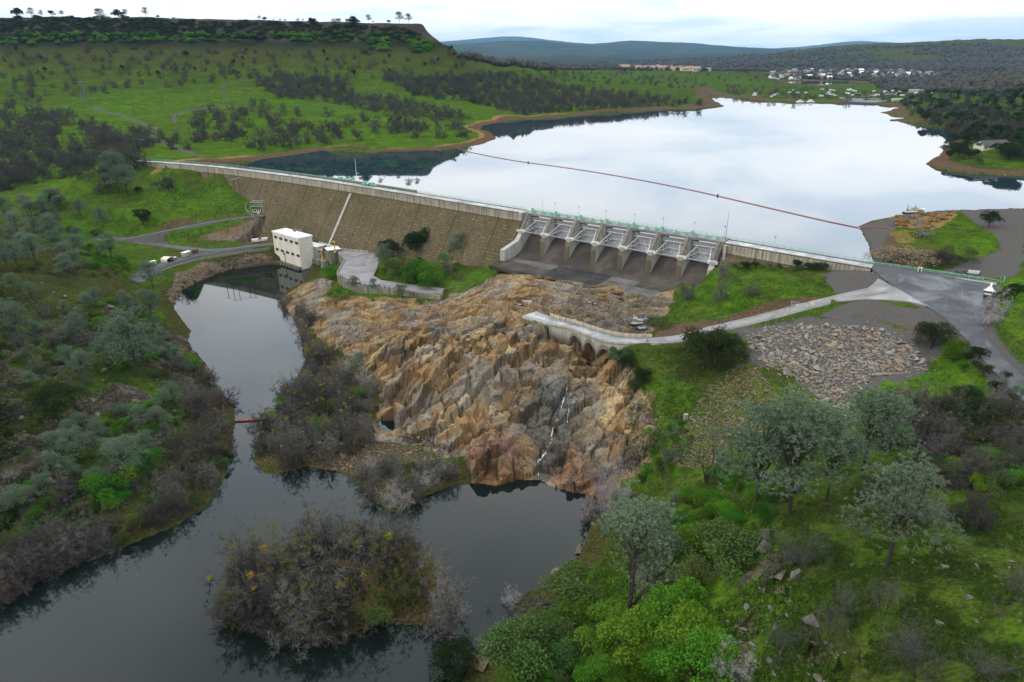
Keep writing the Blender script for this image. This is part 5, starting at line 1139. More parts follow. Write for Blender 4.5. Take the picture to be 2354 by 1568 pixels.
def vehicle(name, label, cat, p, rz, paint, prof, glass, wheels, wdt=1.9, group=None):
    v = thing(name, label, cat, p, rz, group)
    link('body', car_body(prof, wdt).mesh('body', paint, .06), v)
    link('window', car_body(glass, wdt + .04).mesh('window', M['glass'], .02), v)
    wm = MB().tube((0, -.13, 0), (0, .13, 0), .38, n=12).mesh('wheel', M['tyre'])
    for x in wheels:
        for y in (-wdt / 2, wdt / 2): link('wheel', wm, v, (x, y, .38))
    for y in (-.6, .6): link('headlight', MB().box((prof[0][0] + .02, y, .85), (.08, .3, .2)).mesh('headlight', M['white']), v)
    return v
TRUCK = [(2.8, .45), (2.8, 1.05), (1.5, 1.15), (1.0, 1.85), (-.4, 1.9), (-.6, 1.2), (-2.8, 1.2), (-2.8, .45)]; TGL = [(1.38, 1.2), (.98, 1.75), (-.35, 1.8), (-.45, 1.2)]
CAR = [(2.2, .4), (2.2, .85), (1.2, .95), (.5, 1.5), (-1.2, 1.5), (-2.0, 1.0), (-2.2, .95), (-2.2, .4)]; CGL = [(1.05, .98), (.48, 1.42), (-1.15, 1.42), (-1.7, 1.0)]
VAN = [(2.9, .45), (2.9, 1.2), (2.3, 1.4), (1.8, 2.3), (-2.9, 2.35), (-2.9, .45)]; VGL = [(2.2, 1.45), (1.8, 2.15), (.9, 2.15), (.9, 1.45)]
vehicle('pickup_truck', 'white pickup with black bed parked at the far end of the yard', 'truck', at(311, 622, -38.8) + np.array([0, 1, 0]), az + .1, M['white'], TRUCK, TGL, (1.8, -1.8))
lw = yard_dir(576, 558, 620, 553)
vehicle('van', 'white work van parked left of the powerhouse, second vehicle has a trailer', 'van', at(588, 557.5, -37.9) + np.array([0, 1.2, 0]), lw, M['white'], VAN, VGL, (1.9, -1.9), 2.1)
bt = thing('box_trailer', 'white box trailer parked behind the van by the powerhouse', 'trailer', at(609, 555, -37.9) + np.array([0, 1.2, 0]), lw)
link('body', MB().box((0, 0, 1.4), (5, 2.1, 1.9)).mesh('body', M['white'], .05), bt)
for x in (-.5, .5):
    for y in (-1, 1): link('wheel', MB().tube((x, y - .12, .36), (x, y + .12, .36), .36, n=10).mesh('wheel', M['tyre']), bt)
# ------------------------------------------------------------------ poles, pylons and wires
def gpos(u, v):
    p = ground([(u, v)])[0]; return p
def pole(u, v, h, lab, arms=0, rz=0.0, r=.22, group=None):
    p = gpos(u, v); t = thing('utility_pole', lab, 'pole', p, rz, group)
    link('post', MB().tube((0, 0, -.5), (0, 0, h), r, r * .65, n=7).mesh('post', M['wood']), t)
    for k in range(arms): link('cross_arm', MB().box((0, 0, h - .6 - k * 2.2), (3.4, .18, .2)).mesh('cross_arm', M['galv']), t)
    return p + np.array([0, 0, h])
tops = [pole(u, v, h, 'tall brown pole in the dirt patch left of the dam, %s of three' % s, 1, .5, .28, 'three poles on the dirt patch') for (u, v), h, s in (((484, 434), 15, 'leftmost'), ((498, 432), 15, 'middle one'), ((511, 432), 14.5, 'rightmost'))]
tops += [pole(u, v, h, 'tall brown wooden pole above the switchyard, %s of the pair' % s, 0, .3, .28, 'pair of poles above the switchyard') for (u, v), h, s in (((541, 454), 13, 'left'), ((553, 452), 13.5, 'right'))]
mb = MB().tube(tops[3], tops[4], .15, n=5); d_ = tops[4] - tops[3]; mb.tube(tops[3] - d_ * .5, tops[3], .15, n=5); mb.tube(tops[4], tops[4] + d_ * .5, .15, n=5)
o = link('pole_crossbar', mb.mesh('pole_crossbar', M['galv'])); tag(o, 'steel crossbar joining the pair of poles above the switchyard', 'crossbar')
far_tops = [pole(u, v, h, lab, a, .3, .34) for u, v, h, lab, a in ((146, 333, 24, 'leaning brown utility pole among bare trees at the left', 1), (338, 385, 22, 'brown utility pole where the dam crest meets the left hill', 1), (311, 267, 22, 'brown utility pole on the open green slope beside the dirt path', 0), (374, 243, 22, 'brown utility pole with two arms in the middle of the green slope', 2), (1212, 207, 20, 'thin pole on the shore hill right of the mesa', 1))]
def wires(name, label, pairs, sag=2.0, r=.035):
    mb = MB()
    for a, b in pairs:
        n = 10; pts = [a + (b - a) * k / n - np.array([0, 0, sag * 4 * (k / n) * (1 - k / n)]) for k in range(n + 1)]
        for p, q in zip(pts[:-1], pts[1:]): mb.tube(p, q, r, n=3, cap=False)
    tag(link(name, mb.mesh(name, M['dark_steel'])), label, 'wires')
wires('power_line', 'thin wires sagging from the left pole down to the dam end pole', [(far_tops[0] + np.array([x, 0, -.5]), far_tops[1] + np.array([x, 0, -.5])) for x in (-1.4, 0, 1.4)], 3, .02)
wires('power_line', 'thin wires from the three poles to the switchyard', [(tops[i], tops[3 + (i > 1)]) for i in range(3)] + [(tops[3 + i % 2], SO + np.array([-3 + i * 3, 3, 9])) for i in range(3)], .8)
def pylon(u, v, h, lab):
    p = gpos(u, v); t = thing('pylon', lab, 'pylon', p, .4, 'lattice pylons on the hillside'); mb = MB(); w0, w1 = 3.2, .9
    cs = [(-1, -1), (1, -1), (1, 1), (-1, 1)]
    lv = np.linspace(0, h, 8); W_ = lambda z: w0 + (w1 - w0) * z / h
    for z0, z1 in zip(lv[:-1], lv[1:]):
        for i in range(4):
            a, b = cs[i], cs[(i + 1) % 4]
            mb.tube((a[0] * W_(z0), a[1] * W_(z0), z0), (a[0] * W_(z1), a[1] * W_(z1), z1), .17, n=3); mb.tube((a[0] * W_(z0), a[1] * W_(z0), z0), (b[0] * W_(z1), b[1] * W_(z1), z1), .1, n=3); mb.tube((b[0] * W_(z0), b[1] * W_(z0), z0), (a[0] * W_(z1), a[1] * W_(z1), z1), .1, n=3)
    link('lattice', mb.mesh('lattice', M['pylon']), t)
    for z in (h, h - 3.5): link('cross_arm', MB().box((0, 0, z), (11, .5, .5)).mesh('cross_arm', M['pylon']), t)
pylon(195, 238, 26, 'grey lattice pylon on the left slope beside the dirt path end'); pylon(519, 236, 24, 'grey lattice pylon on the right part of the green slope')
# ------------------------------------------------------------------ boom across the reservoir
def boom(name, label, pts, r, seg, z=None):
    L = dense(pts, seg); t = thing(name, label, 'boom', L[0]); O = np.asarray(L[0]); n = len(L)
    for k in range(n - 1):
        a, b = L[k], L[k + 1]; d = b - a
        link('float', MB().tube(a + d * .012 - O, a + d * .988 - O, r, n=6).mesh('float', M['red']), t)
        if k % 19 == 12: link('buoy', MB().tube(a - O - [0, 0, .6], a - O + [0, 0, .9], .5, n=8).mesh('buoy', M['dark_steel']), t)
boom('log_boom', 'long red floating boom strung across the reservoir to the right shore', [at(1045, 336, 1.5), at(1062, 344, .6)] + [at(u, v, .25) for u, v in [(1078, 349), (1176, 368), (1320, 388), (1458, 411), (1600, 439), (1782, 481), (1900, 508), (1973, 523)]] + [at(1990, 522, 1.2), at(2015, 521, 1.6), at(2050, 526, 2.3), at(2110, 535, 2.6)], .20, 9.0)
boom('log_boom', 'short red boom between the bank trees over the river', [at(540, 968, -45.7), at(575, 966, -45.7), at(605, 963, -45.7), at(634, 956, -45.6)], .35, 3.6)
# ------------------------------------------------------------------ right hand side: fence, gate, truck, pipes, dock and boats
gf = thing('pipe_fence', 'long pale green pipe fence along the road by the right end of the dam', 'fence', at(1965, 606, 3))
def gl(u, v): p = at(u, v, 2.7); return p
railing(lambda q: np.asarray(q), list(dense([at(1990, 606.5, 2.8), at(2060, 615, 2.7), at(2130, 625.5, 2.6), at(2200, 636, 2.5), at(2258, 645, 2.45)], 4)), 1.2, M['green_paint'], gf, 3.0, (.35, .7, 1.0), .09)
g_ = thing('swing_gate', 'pale green pipe gate at the end of the fence', 'gate', at(2258, 647, 2.3)); go = np.asarray(g_.location); ge = at(2300, 652, 2.3) - go
link('gate_leaf', MB().tube([0, 0, 1.5], ge + [0, 0, 1.0], .1, n=5).tube([0, 0, .5], ge + [0, 0, .5], .1, n=5).tube(ge + [0, 0, .5], ge + [0, 0, 1.0], .1, n=5).mesh('gate_leaf', M['green_paint']), g_)
link('post', MB().tube([0, 0, -.3], [0, 0, 1.8], .17, n=6).mesh('post', M['green_paint']), g_); link('post', MB().tube(ge * 1.12 + [0, 0, -.3], ge * 1.12 + [0, 0, 3.0], .2, n=6).mesh('post', M['green_paint']), g_)
bx = thing('marker_frame', 'small yellow concrete frame standing in the green fence', 'frame', at(2113, 625, 2.5), -.5)
for x in (-.6, .6): link('side', MB().box((x, 0, .8), (.4, .7, 1.6)).mesh('side', M['cream'], .04), bx)
link('top', MB().box((0, 0, 1.7), (1.6, .7, .35)).mesh('top', M['cream'], .04), bx)
pg = thing('chain_link_gate', 'grey chain link gate across the pale service road', 'gate', at(1815, 696, -8)); q0 = at(1817, 705, -7.4) - np.asarray(pg.location); q1 = at(1846, 712, -7.4) - np.asarray(pg.location)
gm = MB()
for k in range(9): gm.tube(q0 + (q1 - q0) * k / 8, q0 + (q1 - q0) * k / 8 + [0, 0, 2.2], .05, n=4)
for z in (.1, 1.1, 2.2): gm.tube(q0 + [0, 0, z], q1 + [0, 0, z], .06, n=4)
link('gate_panel', gm.mesh('gate_panel', M['galv']), pg); link('sign', MB().box((q0 + q1) / 2 + [0, 0, 1.2], (.9, .06, .6), q1 - q0).mesh('sign', M['white']), pg)
for e, s in ((q0, 0), (q1, 1)): link('post', MB().tube(e, e + [0, 0, 2.5], .11, n=6).mesh('post', M['galv']), pg)
tk = math.atan2(*(at(2280, 662, 1.5) - at(2268, 690, 1.2))[1::-1])
vt = thing('crane_truck', 'white boom truck parked on the wet asphalt lot near the gate', 'truck', at(2271, 678, 1.4), tk)
link('chassis', MB().box((0, 0, .9), (8.5, 2.2, .5)).mesh('chassis', M['dark_steel'], .04), vt)
link('cab', MB().box((-3.4, 0, 1.9), (1.8, 2.2, 1.7)).mesh('cab', M['white'], .12), vt)
link('window', MB().box((-3.9, 0, 2.15), (.9, 2.24, .7)).mesh('window', M['glass']), vt)
link('bed', MB().box((.6, 0, 1.35), (5.6, 2.3, .5)).mesh('bed', M['white'], .04), vt)
link('turret', MB().box((.8, 0, 2.0), (1.5, 1.6, 1.2)).mesh('turret', M['white'], .08), vt)
link('boom', MB().tube((.8, 0, 2.7), (4.9, 0, 3.1), .42, .3, n=6).mesh('boom', M['white']), vt); link('outrigger', MB().box((1.6, 0, 1.2), (.6, 3.6, .5)).mesh('outrigger', M['white'], .04), vt)
for x in (-3.2, 1.6, 2.8):
    for y in (-1.05, 1.05): link('wheel', MB().tube((x, y - .16, .5), (x, y + .16, .5), .5, n=12).mesh('wheel', M['tyre']), vt)
pd = math.atan2(*(at(2240, 620, 2.4) - at(2232, 632, 2.4))[1::-1])
for k in range(5):
    t_ = thing('steel_pipe', 'pale steel pipe, %s in the row of five on the gravel lot' % ORD[k], 'pipe', at(2226 + k * 5.4, 627 + k * .5, 2.55), pd, 'steel pipes stacked on the gravel lot')
    link('pipe_wall', MB().tube((-2.6, 0, .35), (2.6, 0, .35), .34, n=9).mesh('pipe_wall', M['galv']), t_)
jk = thing('scrap_heap', 'small heap of dark scrap metal left of the steel pipes', 'scrap heap', at(2212, 628, 2.5)); rng = random.Random(3)
for k in range(9): link('scrap', MB().box((rng.uniform(-2, 2), rng.uniform(-1.5, 1.5), .4), (rng.uniform(.6, 1.6), .5, .6), (rng.random() - .5, rng.random())).mesh('scrap', M['dark_steel'], .03), jk)
def dock_boat():
    d = thing('floating_dock', 'grey floating dock at the tip of the right peninsula', 'dock', at(2092, 489, .1), .15)
    link('deck', MB().box((0, 0, .55), (8, 3.4, .25)).mesh('deck', M['deck'], .03), d); link('float', MB().box((0, 0, .2), (7.8, 3.2, .5)).mesh('float', M['dark_steel'], .03), d)
    for x, y in ((-1, 1.6), (3.4, 1.2)): link('pile', MB().tube((x, y, -1), (x, y, 4.2), .14, n=6).mesh('pile', M['dark_steel']), d)
    b = thing('pontoon_boat', 'pale pontoon boat with a green canopy moored at the dock', 'boat', at(2098, 484.5, .1), .1)
    for y in (-.9, .9): link('pontoon', MB().tube((-3.2, y, .3), (3, y, .3), .38, n=8).mesh('pontoon', M['galv']), b)
    link('deck', MB().box((0, 0, .72), (6.2, 2.5, .15)).mesh('deck', M['cream']), b); f = MB()
    for y in (-1.2, 1.2): f.box((0, y, 1.15), (6, .08, .7))
    f.box((-3, 0, 1.15), (.08, 2.4, .7)); f.box((3, 0, 1.15), (.08, 2.4, .7)); link('side_rail', f.mesh('side_rail', M['cream']), b)
    link('seat', MB().box((-1.6, 0, 1.0), (1.6, 2.0, .6)).mesh('seat', M['cream'], .08), b); link('canopy', MB().box((.2, 0, 2.75), (3, 2.4, .12)).mesh('canopy', M['green_paint'], .04), b)
    f = MB()
    for x in (-1.1, 1.5):
        for y in (-1.1, 1.1): f.tube((x, y, .8), (x, y, 2.7), .05, n=4)
    link('canopy_frame', f.mesh('canopy_frame', M['galv']), b)
    w = thing('runabout', 'white motor boat half hidden behind the pontoon boat', 'boat', at(2113, 483, .1), -.3)
    link('hull', car_body([(2.9, .9), (2.2, .1), (-2.4, .1), (-2.6, .9)], 1.9).mesh('hull', M['white'], .12), w); link('windscreen', MB().box((.6, 0, 1.2), (.1, 1.5, .55)).mesh('windscreen', M['glass']), w)
dock_boat()
def jetty(label, u0, v0, u1, v1, wd, z=.5):
    a, b = at(u0, v0, z), at(u1, v1, z); t_ = thing('jetty', label, 'jetty', a); d = b - a
    link('deck', MB().box(d / 2, (np.linalg.norm(d), wd, .3), d).mesh('deck', M['white_steel'], .03), t_)
    for f in (.2, .8): link('pile', MB().tube(d * f + [0, 0, -2], d * f + [0, 0, 1.6], .15, n=5).mesh('pile', M['galv']), t_)
jetty('long white jetty lying along the shore below the lake house', 2171, 374, 2202, 377, 2.0, 1.4)
jetty('white H shaped dock finger at the right edge, left one', 2299, 393, 2306, 402, 2.6, .4); jetty('white dock finger at the right edge, right one', 2316, 394, 2328, 403, 2.6, .4)
jetty('white gangway leading from the shore to the dock fingers', 2304, 383, 2313, 393, 2.2, 1.0); jetty('longest white gangway sloping to the water at the right edge', 2324, 385, 2370, 402, 2.2, .8)
w = thing('speedboat', 'white speedboat lying on the shore by the docks at the right edge', 'boat', at(2336, 385, 1.6), -.15)
link('hull', car_body([(4.2, 1.5), (3.0, .2), (-3.2, .2), (-3.6, 1.3)], 2.4).mesh('hull', M['white'], .15), w); link('windscreen', MB().box((.6, 0, 1.8), (.12, 1.9, .7)).mesh('windscreen', M['glass']), w); link('arch', MB().tube((-1, -1, 1.2), (-1.4, -1, 2.8), .1).tube((-1.4, -1, 2.8), (-1.4, 1, 2.8), .1).tube((-1.4, 1, 2.8), (-1, 1, 1.2), .1).mesh('arch', M['white']), w)
w = thing('rowing_boat', 'slim white boat with an orange stripe beside the gangway', 'boat', at(2301, 383.5, 1.6), .1)
link('hull', car_body([(3, .9), (2.2, .1), (-2.6, .1), (-3, .8)], 1.3).mesh('hull', M['white'], .1), w); link('stripe', MB().box((-1.6, 0, .82), (1.8, 1.36, .14)).mesh('stripe', M['orange']), w)
# ------------------------------------------------------------------ houses
def house(name, label, p, rz, L, Wd, H, wall, roof, group=None, win=3, pitch=.42, sc=1.0):
    h = thing(name, label, 'house', p, rz, group, sc)
    link('wall', MB().box((0, 0, H / 2 - .5), (L, Wd, H + 1)).mesh('wall', wall), h)
    g = MB(); g.prism([(-Wd / 2, H), (Wd / 2, H), (0, H + Wd * pitch)], lambda q, e: ((-.5 + e) * (L - .02), q[0], q[1])); link('gable', g.mesh('gable', wall), h)
    r = MB(); hh = Wd / 2 + .6
    for s in (-1, 1):
        r.prism([(0, H + Wd * pitch + .25), (s * hh, H - .45), (s * hh, H - .2), (0, H + Wd * pitch + .55)], lambda q, e: ((-.5 + e) * (L + 1.2), q[0], q[1]))
    link('roof', r.mesh('roof', roof), h)
    for k in range(win):
        for s in (-1, 1): link('window', MB().box((-L / 2 + L * (k + .5) / win, s * (Wd / 2 + .03), H * .58), (L / win * .45, .1, H * .38)).mesh('window', M['glass']), h)
    return h
p = gpos(2262, 345)
lh = house('lake_house', 'long cream lake house with grey roof and a glazed gable above the right shore', p + np.array([8, 4, 0]), .28, 28, 10, 4.2, M['cream'], M['shingle'], None, 6, .3)
link('gable_window', MB().box((-14.1, 0, 4.6), (.1, 5, 2.2)).mesh('gable_window', M['glass']), lh)
link('awning', MB().box((2, -6.4, 3.6), (9, 2.6, .12)).mesh('awning', M['cream']), lh)
# ------------------------------------------------------------------ vegetation: materials
def mat_leaf(name, cols, rnd=.5, rough=.7):
    m, nt = new_mat(name); b = NB(nt)
    c = b.ramp(b.island(), *[(i / max(1, len(cols) - 1), q) for i, q in enumerate(cols)])
    hv = b.N.new('ShaderNodeHueSaturation'); b.L.new(c, hv.inputs['Color'])
    v = b.math('ADD', b.math('MULTIPLY', b.rnd(), rnd), 1 - rnd / 2); b.L.new(v, hv.inputs['Value'])
    hv.inputs['Hue'].default_value = .5; b.L.new(b.math('ADD', b.math('MULTIPLY', b.math('FRACT', b.math('MULTIPLY', b.rnd(), 7.3)), .07), .465), hv.inputs['Hue'])
    d = b.N.new('ShaderNodeBsdfDiffuse'); b.L.new(hv.outputs[0], d.inputs[0]); t = b.N.new('ShaderNodeBsdfTranslucent'); b.L.new(hv.outputs[0], t.inputs[0])
    mx = b.N.new('ShaderNodeMixShader'); mx.inputs[0].default_value = .25; b.L.new(d.outputs[0], mx.inputs[1]); b.L.new(t.outputs[0], mx.inputs[2])
    o = b.N.new('ShaderNodeOutputMaterial'); b.L.new(mx.outputs[0], o.inputs[0]); return m
M['bark'] = simple('dark_bark', (.035, .029, .024), (.06, .052, .045), 3, .9, rnd=.3)
M['bark_pale'] = simple('pale_bark', (.20, .185, .165), (.12, .11, .10), 3, .9)
M['twig'] = mat_leaf('grey_twigs', [(.095, .090, .080), (.150, .142, .130), (.070, .068, .056)], .5)
M['twig_pale'] = mat_leaf('pale_twigs', [(.26, .245, .24), (.36, .34, .33), (.19, .18, .17)], .3)
M['twig_far'] = mat_leaf('oak_twigs', [(.045, .042, .039), (.080, .075, .068), (.055, .058, .046)], .5)
M['twig_dark'] = mat_leaf('thin_oak_twigs', [(.075, .074, .066), (.115, .112, .10), (.06, .066, .045)], .4)
M['pine'] = mat_leaf('blue_green_needles', [(.085, .130, .078), (.165, .225, .145), (.120, .175, .112)], .25)
M['shrub'] = mat_leaf('bright_green_leaves', [(.034, .100, .010), (.085, .190, .016), (.055, .145, .012)], .75)
M['shrub_dull'] = mat_leaf('dull_green_leaves', [(.042, .078, .020), (.080, .122, .034), (.058, .096, .026)], .6)
M['liveoak'] = mat_leaf('dark_green_leaves', [(.016, .028, .010), (.032, .050, .016), (.022, .036, .012)], .4)
M['willow'] = mat_leaf('olive_catkins', [(.085, .100, .020), (.13, .145, .030), (.10, .105, .035)], .4)
M['rust_leaf'] = mat_leaf('brown_leaves', [(.10, .062, .022), (.15, .10, .035), (.08, .07, .03)], .4)
M['mistletoe'] = mat_leaf('yellow_mistletoe', [(.20, .155, .012), (.30, .22, .015), (.17, .15, .02)], .3)
M['reed'] = mat_leaf('tan_reeds', [(.26, .17, .075), (.36, .25, .11), (.20, .13, .055)], .4)
M['purple_twig'] = mat_leaf('lilac_twigs', [(.20, .17, .19), (.27, .235, .26), (.15, .13, .145)], .2)
# ------------------------------------------------------------------ vegetation: meshes
def tri_soup(C, D, S, wd, rs):
    """slivers from points C along D (unit) of length S and width wd"""
    n = len(C); up = rs.normal(size=(n, 3)); w = np.cross(D, up); w /= np.linalg.norm(w, axis=1)[:, None] + 1e-9
    S = np.broadcast_to(S, (n,))[:, None]; wd = np.broadcast_to(wd, (n,))[:, None]
    V = np.stack([C - w * wd / 2, C + w * wd / 2, C + D * S], 1).reshape(-1, 3)
    return V, np.arange(3 * n).reshape(-1, 3)
def tubes(segs, sides):
    Vs, Fs, o = [], [], 0
    for a, b, r0, r1 in segs:
        d = b - a; L = np.linalg.norm(d) + 1e-9; d = d / L; u = np.cross(d, [0, 0, 1.] if abs(d[2]) < .9 else [1., 0, 0]); u /= np.linalg.norm(u); w = np.cross(d, u); k = sides
        an = np.arange(k) * 2 * np.pi / k; ring = np.cos(an)[:, None] * u + np.sin(an)[:, None] * w
        Vs.append(np.concatenate([a + ring * r0, b + ring * r1])); i = np.arange(k)
        Fs.append(np.stack([i, (i + 1) % k, k + (i + 1) % k, k + i], 1) + o); o += 2 * k
    return np.concatenate(Vs), np.concatenate(Fs)
def skeleton(seed, H, trunk_f, nlimb, spread, kids, rad, droop=0.0, wob=.25):
    """limbs of a tree: list of (a, b, r0, r1) and twig seats (point, direction)"""
    rs = np.random.RandomState(seed); segs, seats = [], []
    def go(p, d, L, r, lev):
        n = 3; q = p
        pts = [p]
        for i in range(n):
            d = d + rs.normal(size=3) * wob * (.5 if lev == 0 else 1); d[2] -= droop * lev * .25; d /= np.linalg.norm(d)
            q2 = q + d * L / n; segs.append((q, q2, r * (1 - .22 * i), r * (1 - .22 * (i + 1)))); q = q2; pts.append(q)
            if lev >= 1: seats.append((q, d, lev))
        if lev < len(kids):
            for k in range(kids[lev]):
                f = rs.uniform(.35, 1.0) if lev else rs.uniform(.75, 1.0); j = min(int(f * n), n - 1); b = pts[j] + (pts[j + 1] - pts[j]) * (f * n - j)
                az = 2 * np.pi * (k + rs.uniform(-.3, .3)) / kids[lev]; side = np.array([math.cos(az), math.sin(az), rs.uniform(.1, .8) if lev == 0 else rs.uniform(-.3, .6)])
                dd = d * (1 - spread) + side * spread; dd /= np.linalg.norm(dd); go(b, dd, L * (rs.uniform(.95, 1.35) if lev == 0 else rs.uniform(.5, .75)), r * (.55 if lev == 0 else .5), lev + 1)
    go(np.zeros(3) - [0, 0, .3], np.array([rs.normal() * .12, rs.normal() * .12, 1.]), H * trunk_f, rad, 0)
    return segs, seats, rs
def norm_h(V, H): return V
TREES = {}
def reg(kind, trunk, crown): TREES.setdefault(kind, []).append((trunk, crown))
def bare(kind, seed, H, mt, mb_, per, tw, tl, trunk_f=.30, spread=.72, kids=(5, 4, 4), rad=.03, sides=4, width=.52):
    segs, seats, rs = skeleton(seed, 1.0, trunk_f, 5, spread, kids, rad)
    E = np.array([s[1] for s in segs]); zt = np.percentile(E[:, 2], 99); rt = np.percentile(np.hypot(E[:, 0], E[:, 1]), 96)
    k = np.array([width / rt, width / rt, .93 / zt]); segs = [(s[0] * k, s[1] * k, s[2], s[3]) for s in segs]
    V, F = tubes([s for s in segs if s[2] > .0035], sides)
    P = np.array([s[0] for s in seats]) * k; D = np.array([s[1] for s in seats]) * k; D /= np.linalg.norm(D, axis=1)[:, None]; L = np.array([s[2] for s in seats]); m = L >= 2
    P, D = np.repeat(P[m], per, 0), np.repeat(D[m], per, 0)
    P = P + rs.normal(size=P.shape) * .018; D = D + rs.normal(size=D.shape) * .7; D[:, 2] += .2; D /= np.linalg.norm(D, axis=1)[:, None]
    Vc, Fc = tri_soup(P, D, rs.uniform(.5, 1.2, len(P)) * tl, tw * rs.uniform(.7, 1.3, len(P)), rs)
    reg(kind, mesh_np('trunk', V, F, mb_), mesh_np('crown', Vc, Fc, mt))
def lobes(kind, seed, mt, mb_, nl, n, size, rx, zr, trunk_h, shell=.55, flat=.75, rad=.03, needle=False):
    """leafy crown made of several lobes; unit height"""
    rs = np.random.RandomState(seed)
    a = rs.uniform(0, 2 * np.pi, nl); r = rx * np.sqrt(rs.uniform(.05, 1, nl)); z = rs.uniform(zr[0], zr[1], nl)
    r = r * np.clip(1.25 - (z - zr[0]) / (zr[1] - zr[0] + 1e-6) * .75, .3, 1.1)
    C = np.stack([r * np.cos(a), r * np.sin(a), z], 1); R = rs.uniform(.6, 1.15, nl) * rx * .48
    k = rs.randint(0, nl, n); d = rs.normal(size=(n, 3)); d /= np.linalg.norm(d, axis=1)[:, None]; d[:, 2] = np.where(d[:, 2] < -.35, -d[:, 2], d[:, 2])
    rr = (shell + (1 - shell) * rs.uniform(0, 1, n) ** .6)[:, None] * R[k][:, None]
    P = C[k] + d * rr * np.array([1, 1, flat]); P[:, 2] = np.clip(P[:, 2], .02, 1.1)
    if needle:
        q = 9; P = np.repeat(P, q, 0); D = rs.normal(size=P.shape) * .8 + np.repeat(d, q, 0) * .9; D[:, 2] += .35; D /= np.linalg.norm(D, axis=1)[:, None]
        Vc, Fc = tri_soup(P, D, rs.uniform(.6, 1.2, len(P)) * size, size * .24, rs)
    else:
        D = rs.normal(size=P.shape) + d * .4; D /= np.linalg.norm(D, axis=1)[:, None]; Vc, Fc = tri_soup(P, D, rs.uniform(.6, 1.3, n) * size, size * .7, rs)
    segs = []
    top = np.array([rs.normal() * .02, rs.normal() * .02, zr[0] + (zr[1] - zr[0]) * .7])
    if trunk_h > 0:
        if needle:
            q = np.array([0, 0, -.02]); fork = np.array([rs.normal() * .015, rs.normal() * .015, zr[0] * .9]); segs.append((q, fork, rad, rad * .8))
            for j in range(2):
                t2 = fork + np.array([rs.normal() * .09, rs.normal() * .09, .3]); t3 = t2 + np.array([rs.normal() * .05, rs.normal() * .05, .25]); segs += [(fork, t2, rad * .7, rad * .45), (t2, t3, rad * .45, rad * .2)]
            for j in range(nl): b = fork + (np.array([0, 0, .3])) * rs.uniform(0, 1.2); segs.append((b if b[2] < C[j, 2] else fork, C[j], rad * .3, rad * .12))
        else:
            segs.append((np.array([0, 0, -.03]), np.array([0, 0, trunk_h]), rad, rad * .75))
            for j in range(min(nl, 9)): segs.append((np.array([0, 0, trunk_h]), C[j], rad * .5, rad * .15))
    else:
        for j in range(min(nl, 8)): segs.append((np.array([0, 0, -.03]), C[j] * [1, 1, .9], rad * .4, rad * .12))
    V, F = tubes(segs, 5); reg(kind, mesh_np('trunk', V, F, mb_), mesh_np('crown', Vc, Fc, mt))
for s in range(5): bare('bare_oak', 10 + s, 1, M['twig_far'], M['bark'], 7, .018, .11, .26, .70, (5, 4, 3), .024, 4, .58)
for s in range(3): bare('far_oak', 20 + s, 1, M['twig_far'], M['bark'], 4, .030, .13, .26, .70, (5, 4, 2), .030, 3, .58)
for s in range(5): bare('bare_tree', 30 + s, 1, M['twig'], M['bark'], 12, .0078, .095, .20, .70, (6, 5, 4), .026, 4, .48)
M['twig_brown'] = mat_leaf('dark_brown_twigs', [(.058, .052, .046), (.092, .083, .074), (.045, .044, .034)], .5)
for s in range(3): bare('dark_tree', 36 + s, 1, M['twig_brown'], M['bark'], 12, .0078, .09, .24, .68, (6, 5, 4), .026, 4, .50)
for s in range(2): bare('olive_tree', 40 + s, 1, M['willow'], M['bark'], 10, .010, .07, .16, .70, (6, 5, 4), .016, 4, .48)
for s in range(2): bare('pale_tree', 50 + s, 1, M['twig_pale'], M['bark_pale'], 8, .0055, .09, .24, .62, (6, 5, 4), .017, 4, .44)
for s in range(2): bare('thin_oak', 64 + s, 1, M['twig_dark'], M['bark'], 6, .0045, .08, .30, .62, (5, 5, 4), .018, 4, .46)
bare('rusty_tree', 56, 1, M['rust_leaf'], M['bark'], 9, .010, .07, .16, .70, (6, 5, 4), .016, 4, .48)
bare('lilac_tree', 58, 1, M['purple_twig'], M['bark'], 14, .014, .09, .18, .70, (7, 5, 4), .018, 4, .50)
bare('dead_oak', 60, 1, M['bark'], M['bark'], 2, .006, .07, .40, .55, (5, 4, 3), .022, 5, .33)
for s in range(4): lobes('gray_pine', 70 + s, M['pine'], M['bark'], 30 + 2 * s, 1500, .030, .30, (.34, .92), .3, .40, .8, .014, True)
for s in range(4): lobes('green_shrub', 80 + s, M['shrub'], M['bark'], 14, 3600, .050, .62, (.25, .72), 0, .5, .85, .03)
for s in range(3): lobes('dull_shrub', 90 + s, M['shrub_dull'], M['bark'], 13, 3400, .050, .60, (.25, .70), 0, .4, .85, .03)
for s in range(3): lobes('live_oak', 100 + s, M['liveoak'], M['bark'], 18, 3600, .045, .50, (.35, .80), .2, .45, .8, .035)
for s in range(2): lobes('small_evergreen', 110 + s, M['liveoak'], M['bark'], 9, 420, .15, .46, (.35, .78), .2, .4, .85, .04)
for s in range(2): lobes('reed_clump', 120 + s, M['reed'], M['reed'], 10, 900, .22, .8, (.1, .4), 0, .2, .7, .01)
for s in range(2): lobes('hill_shrub', 126 + s, M['shrub'], M['bark'], 9, 420, .18, .62, (.25, .7), 0, .45, .85, .03)
M['bramble'] = mat_leaf('dark_bramble', [(.045, .032, .034), (.075, .056, .055), (.035, .03, .025)], .4)
M['brush'] = mat_leaf('tan_brush', [(.20, .15, .10), (.28, .215, .15), (.15, .115, .08)], .3)
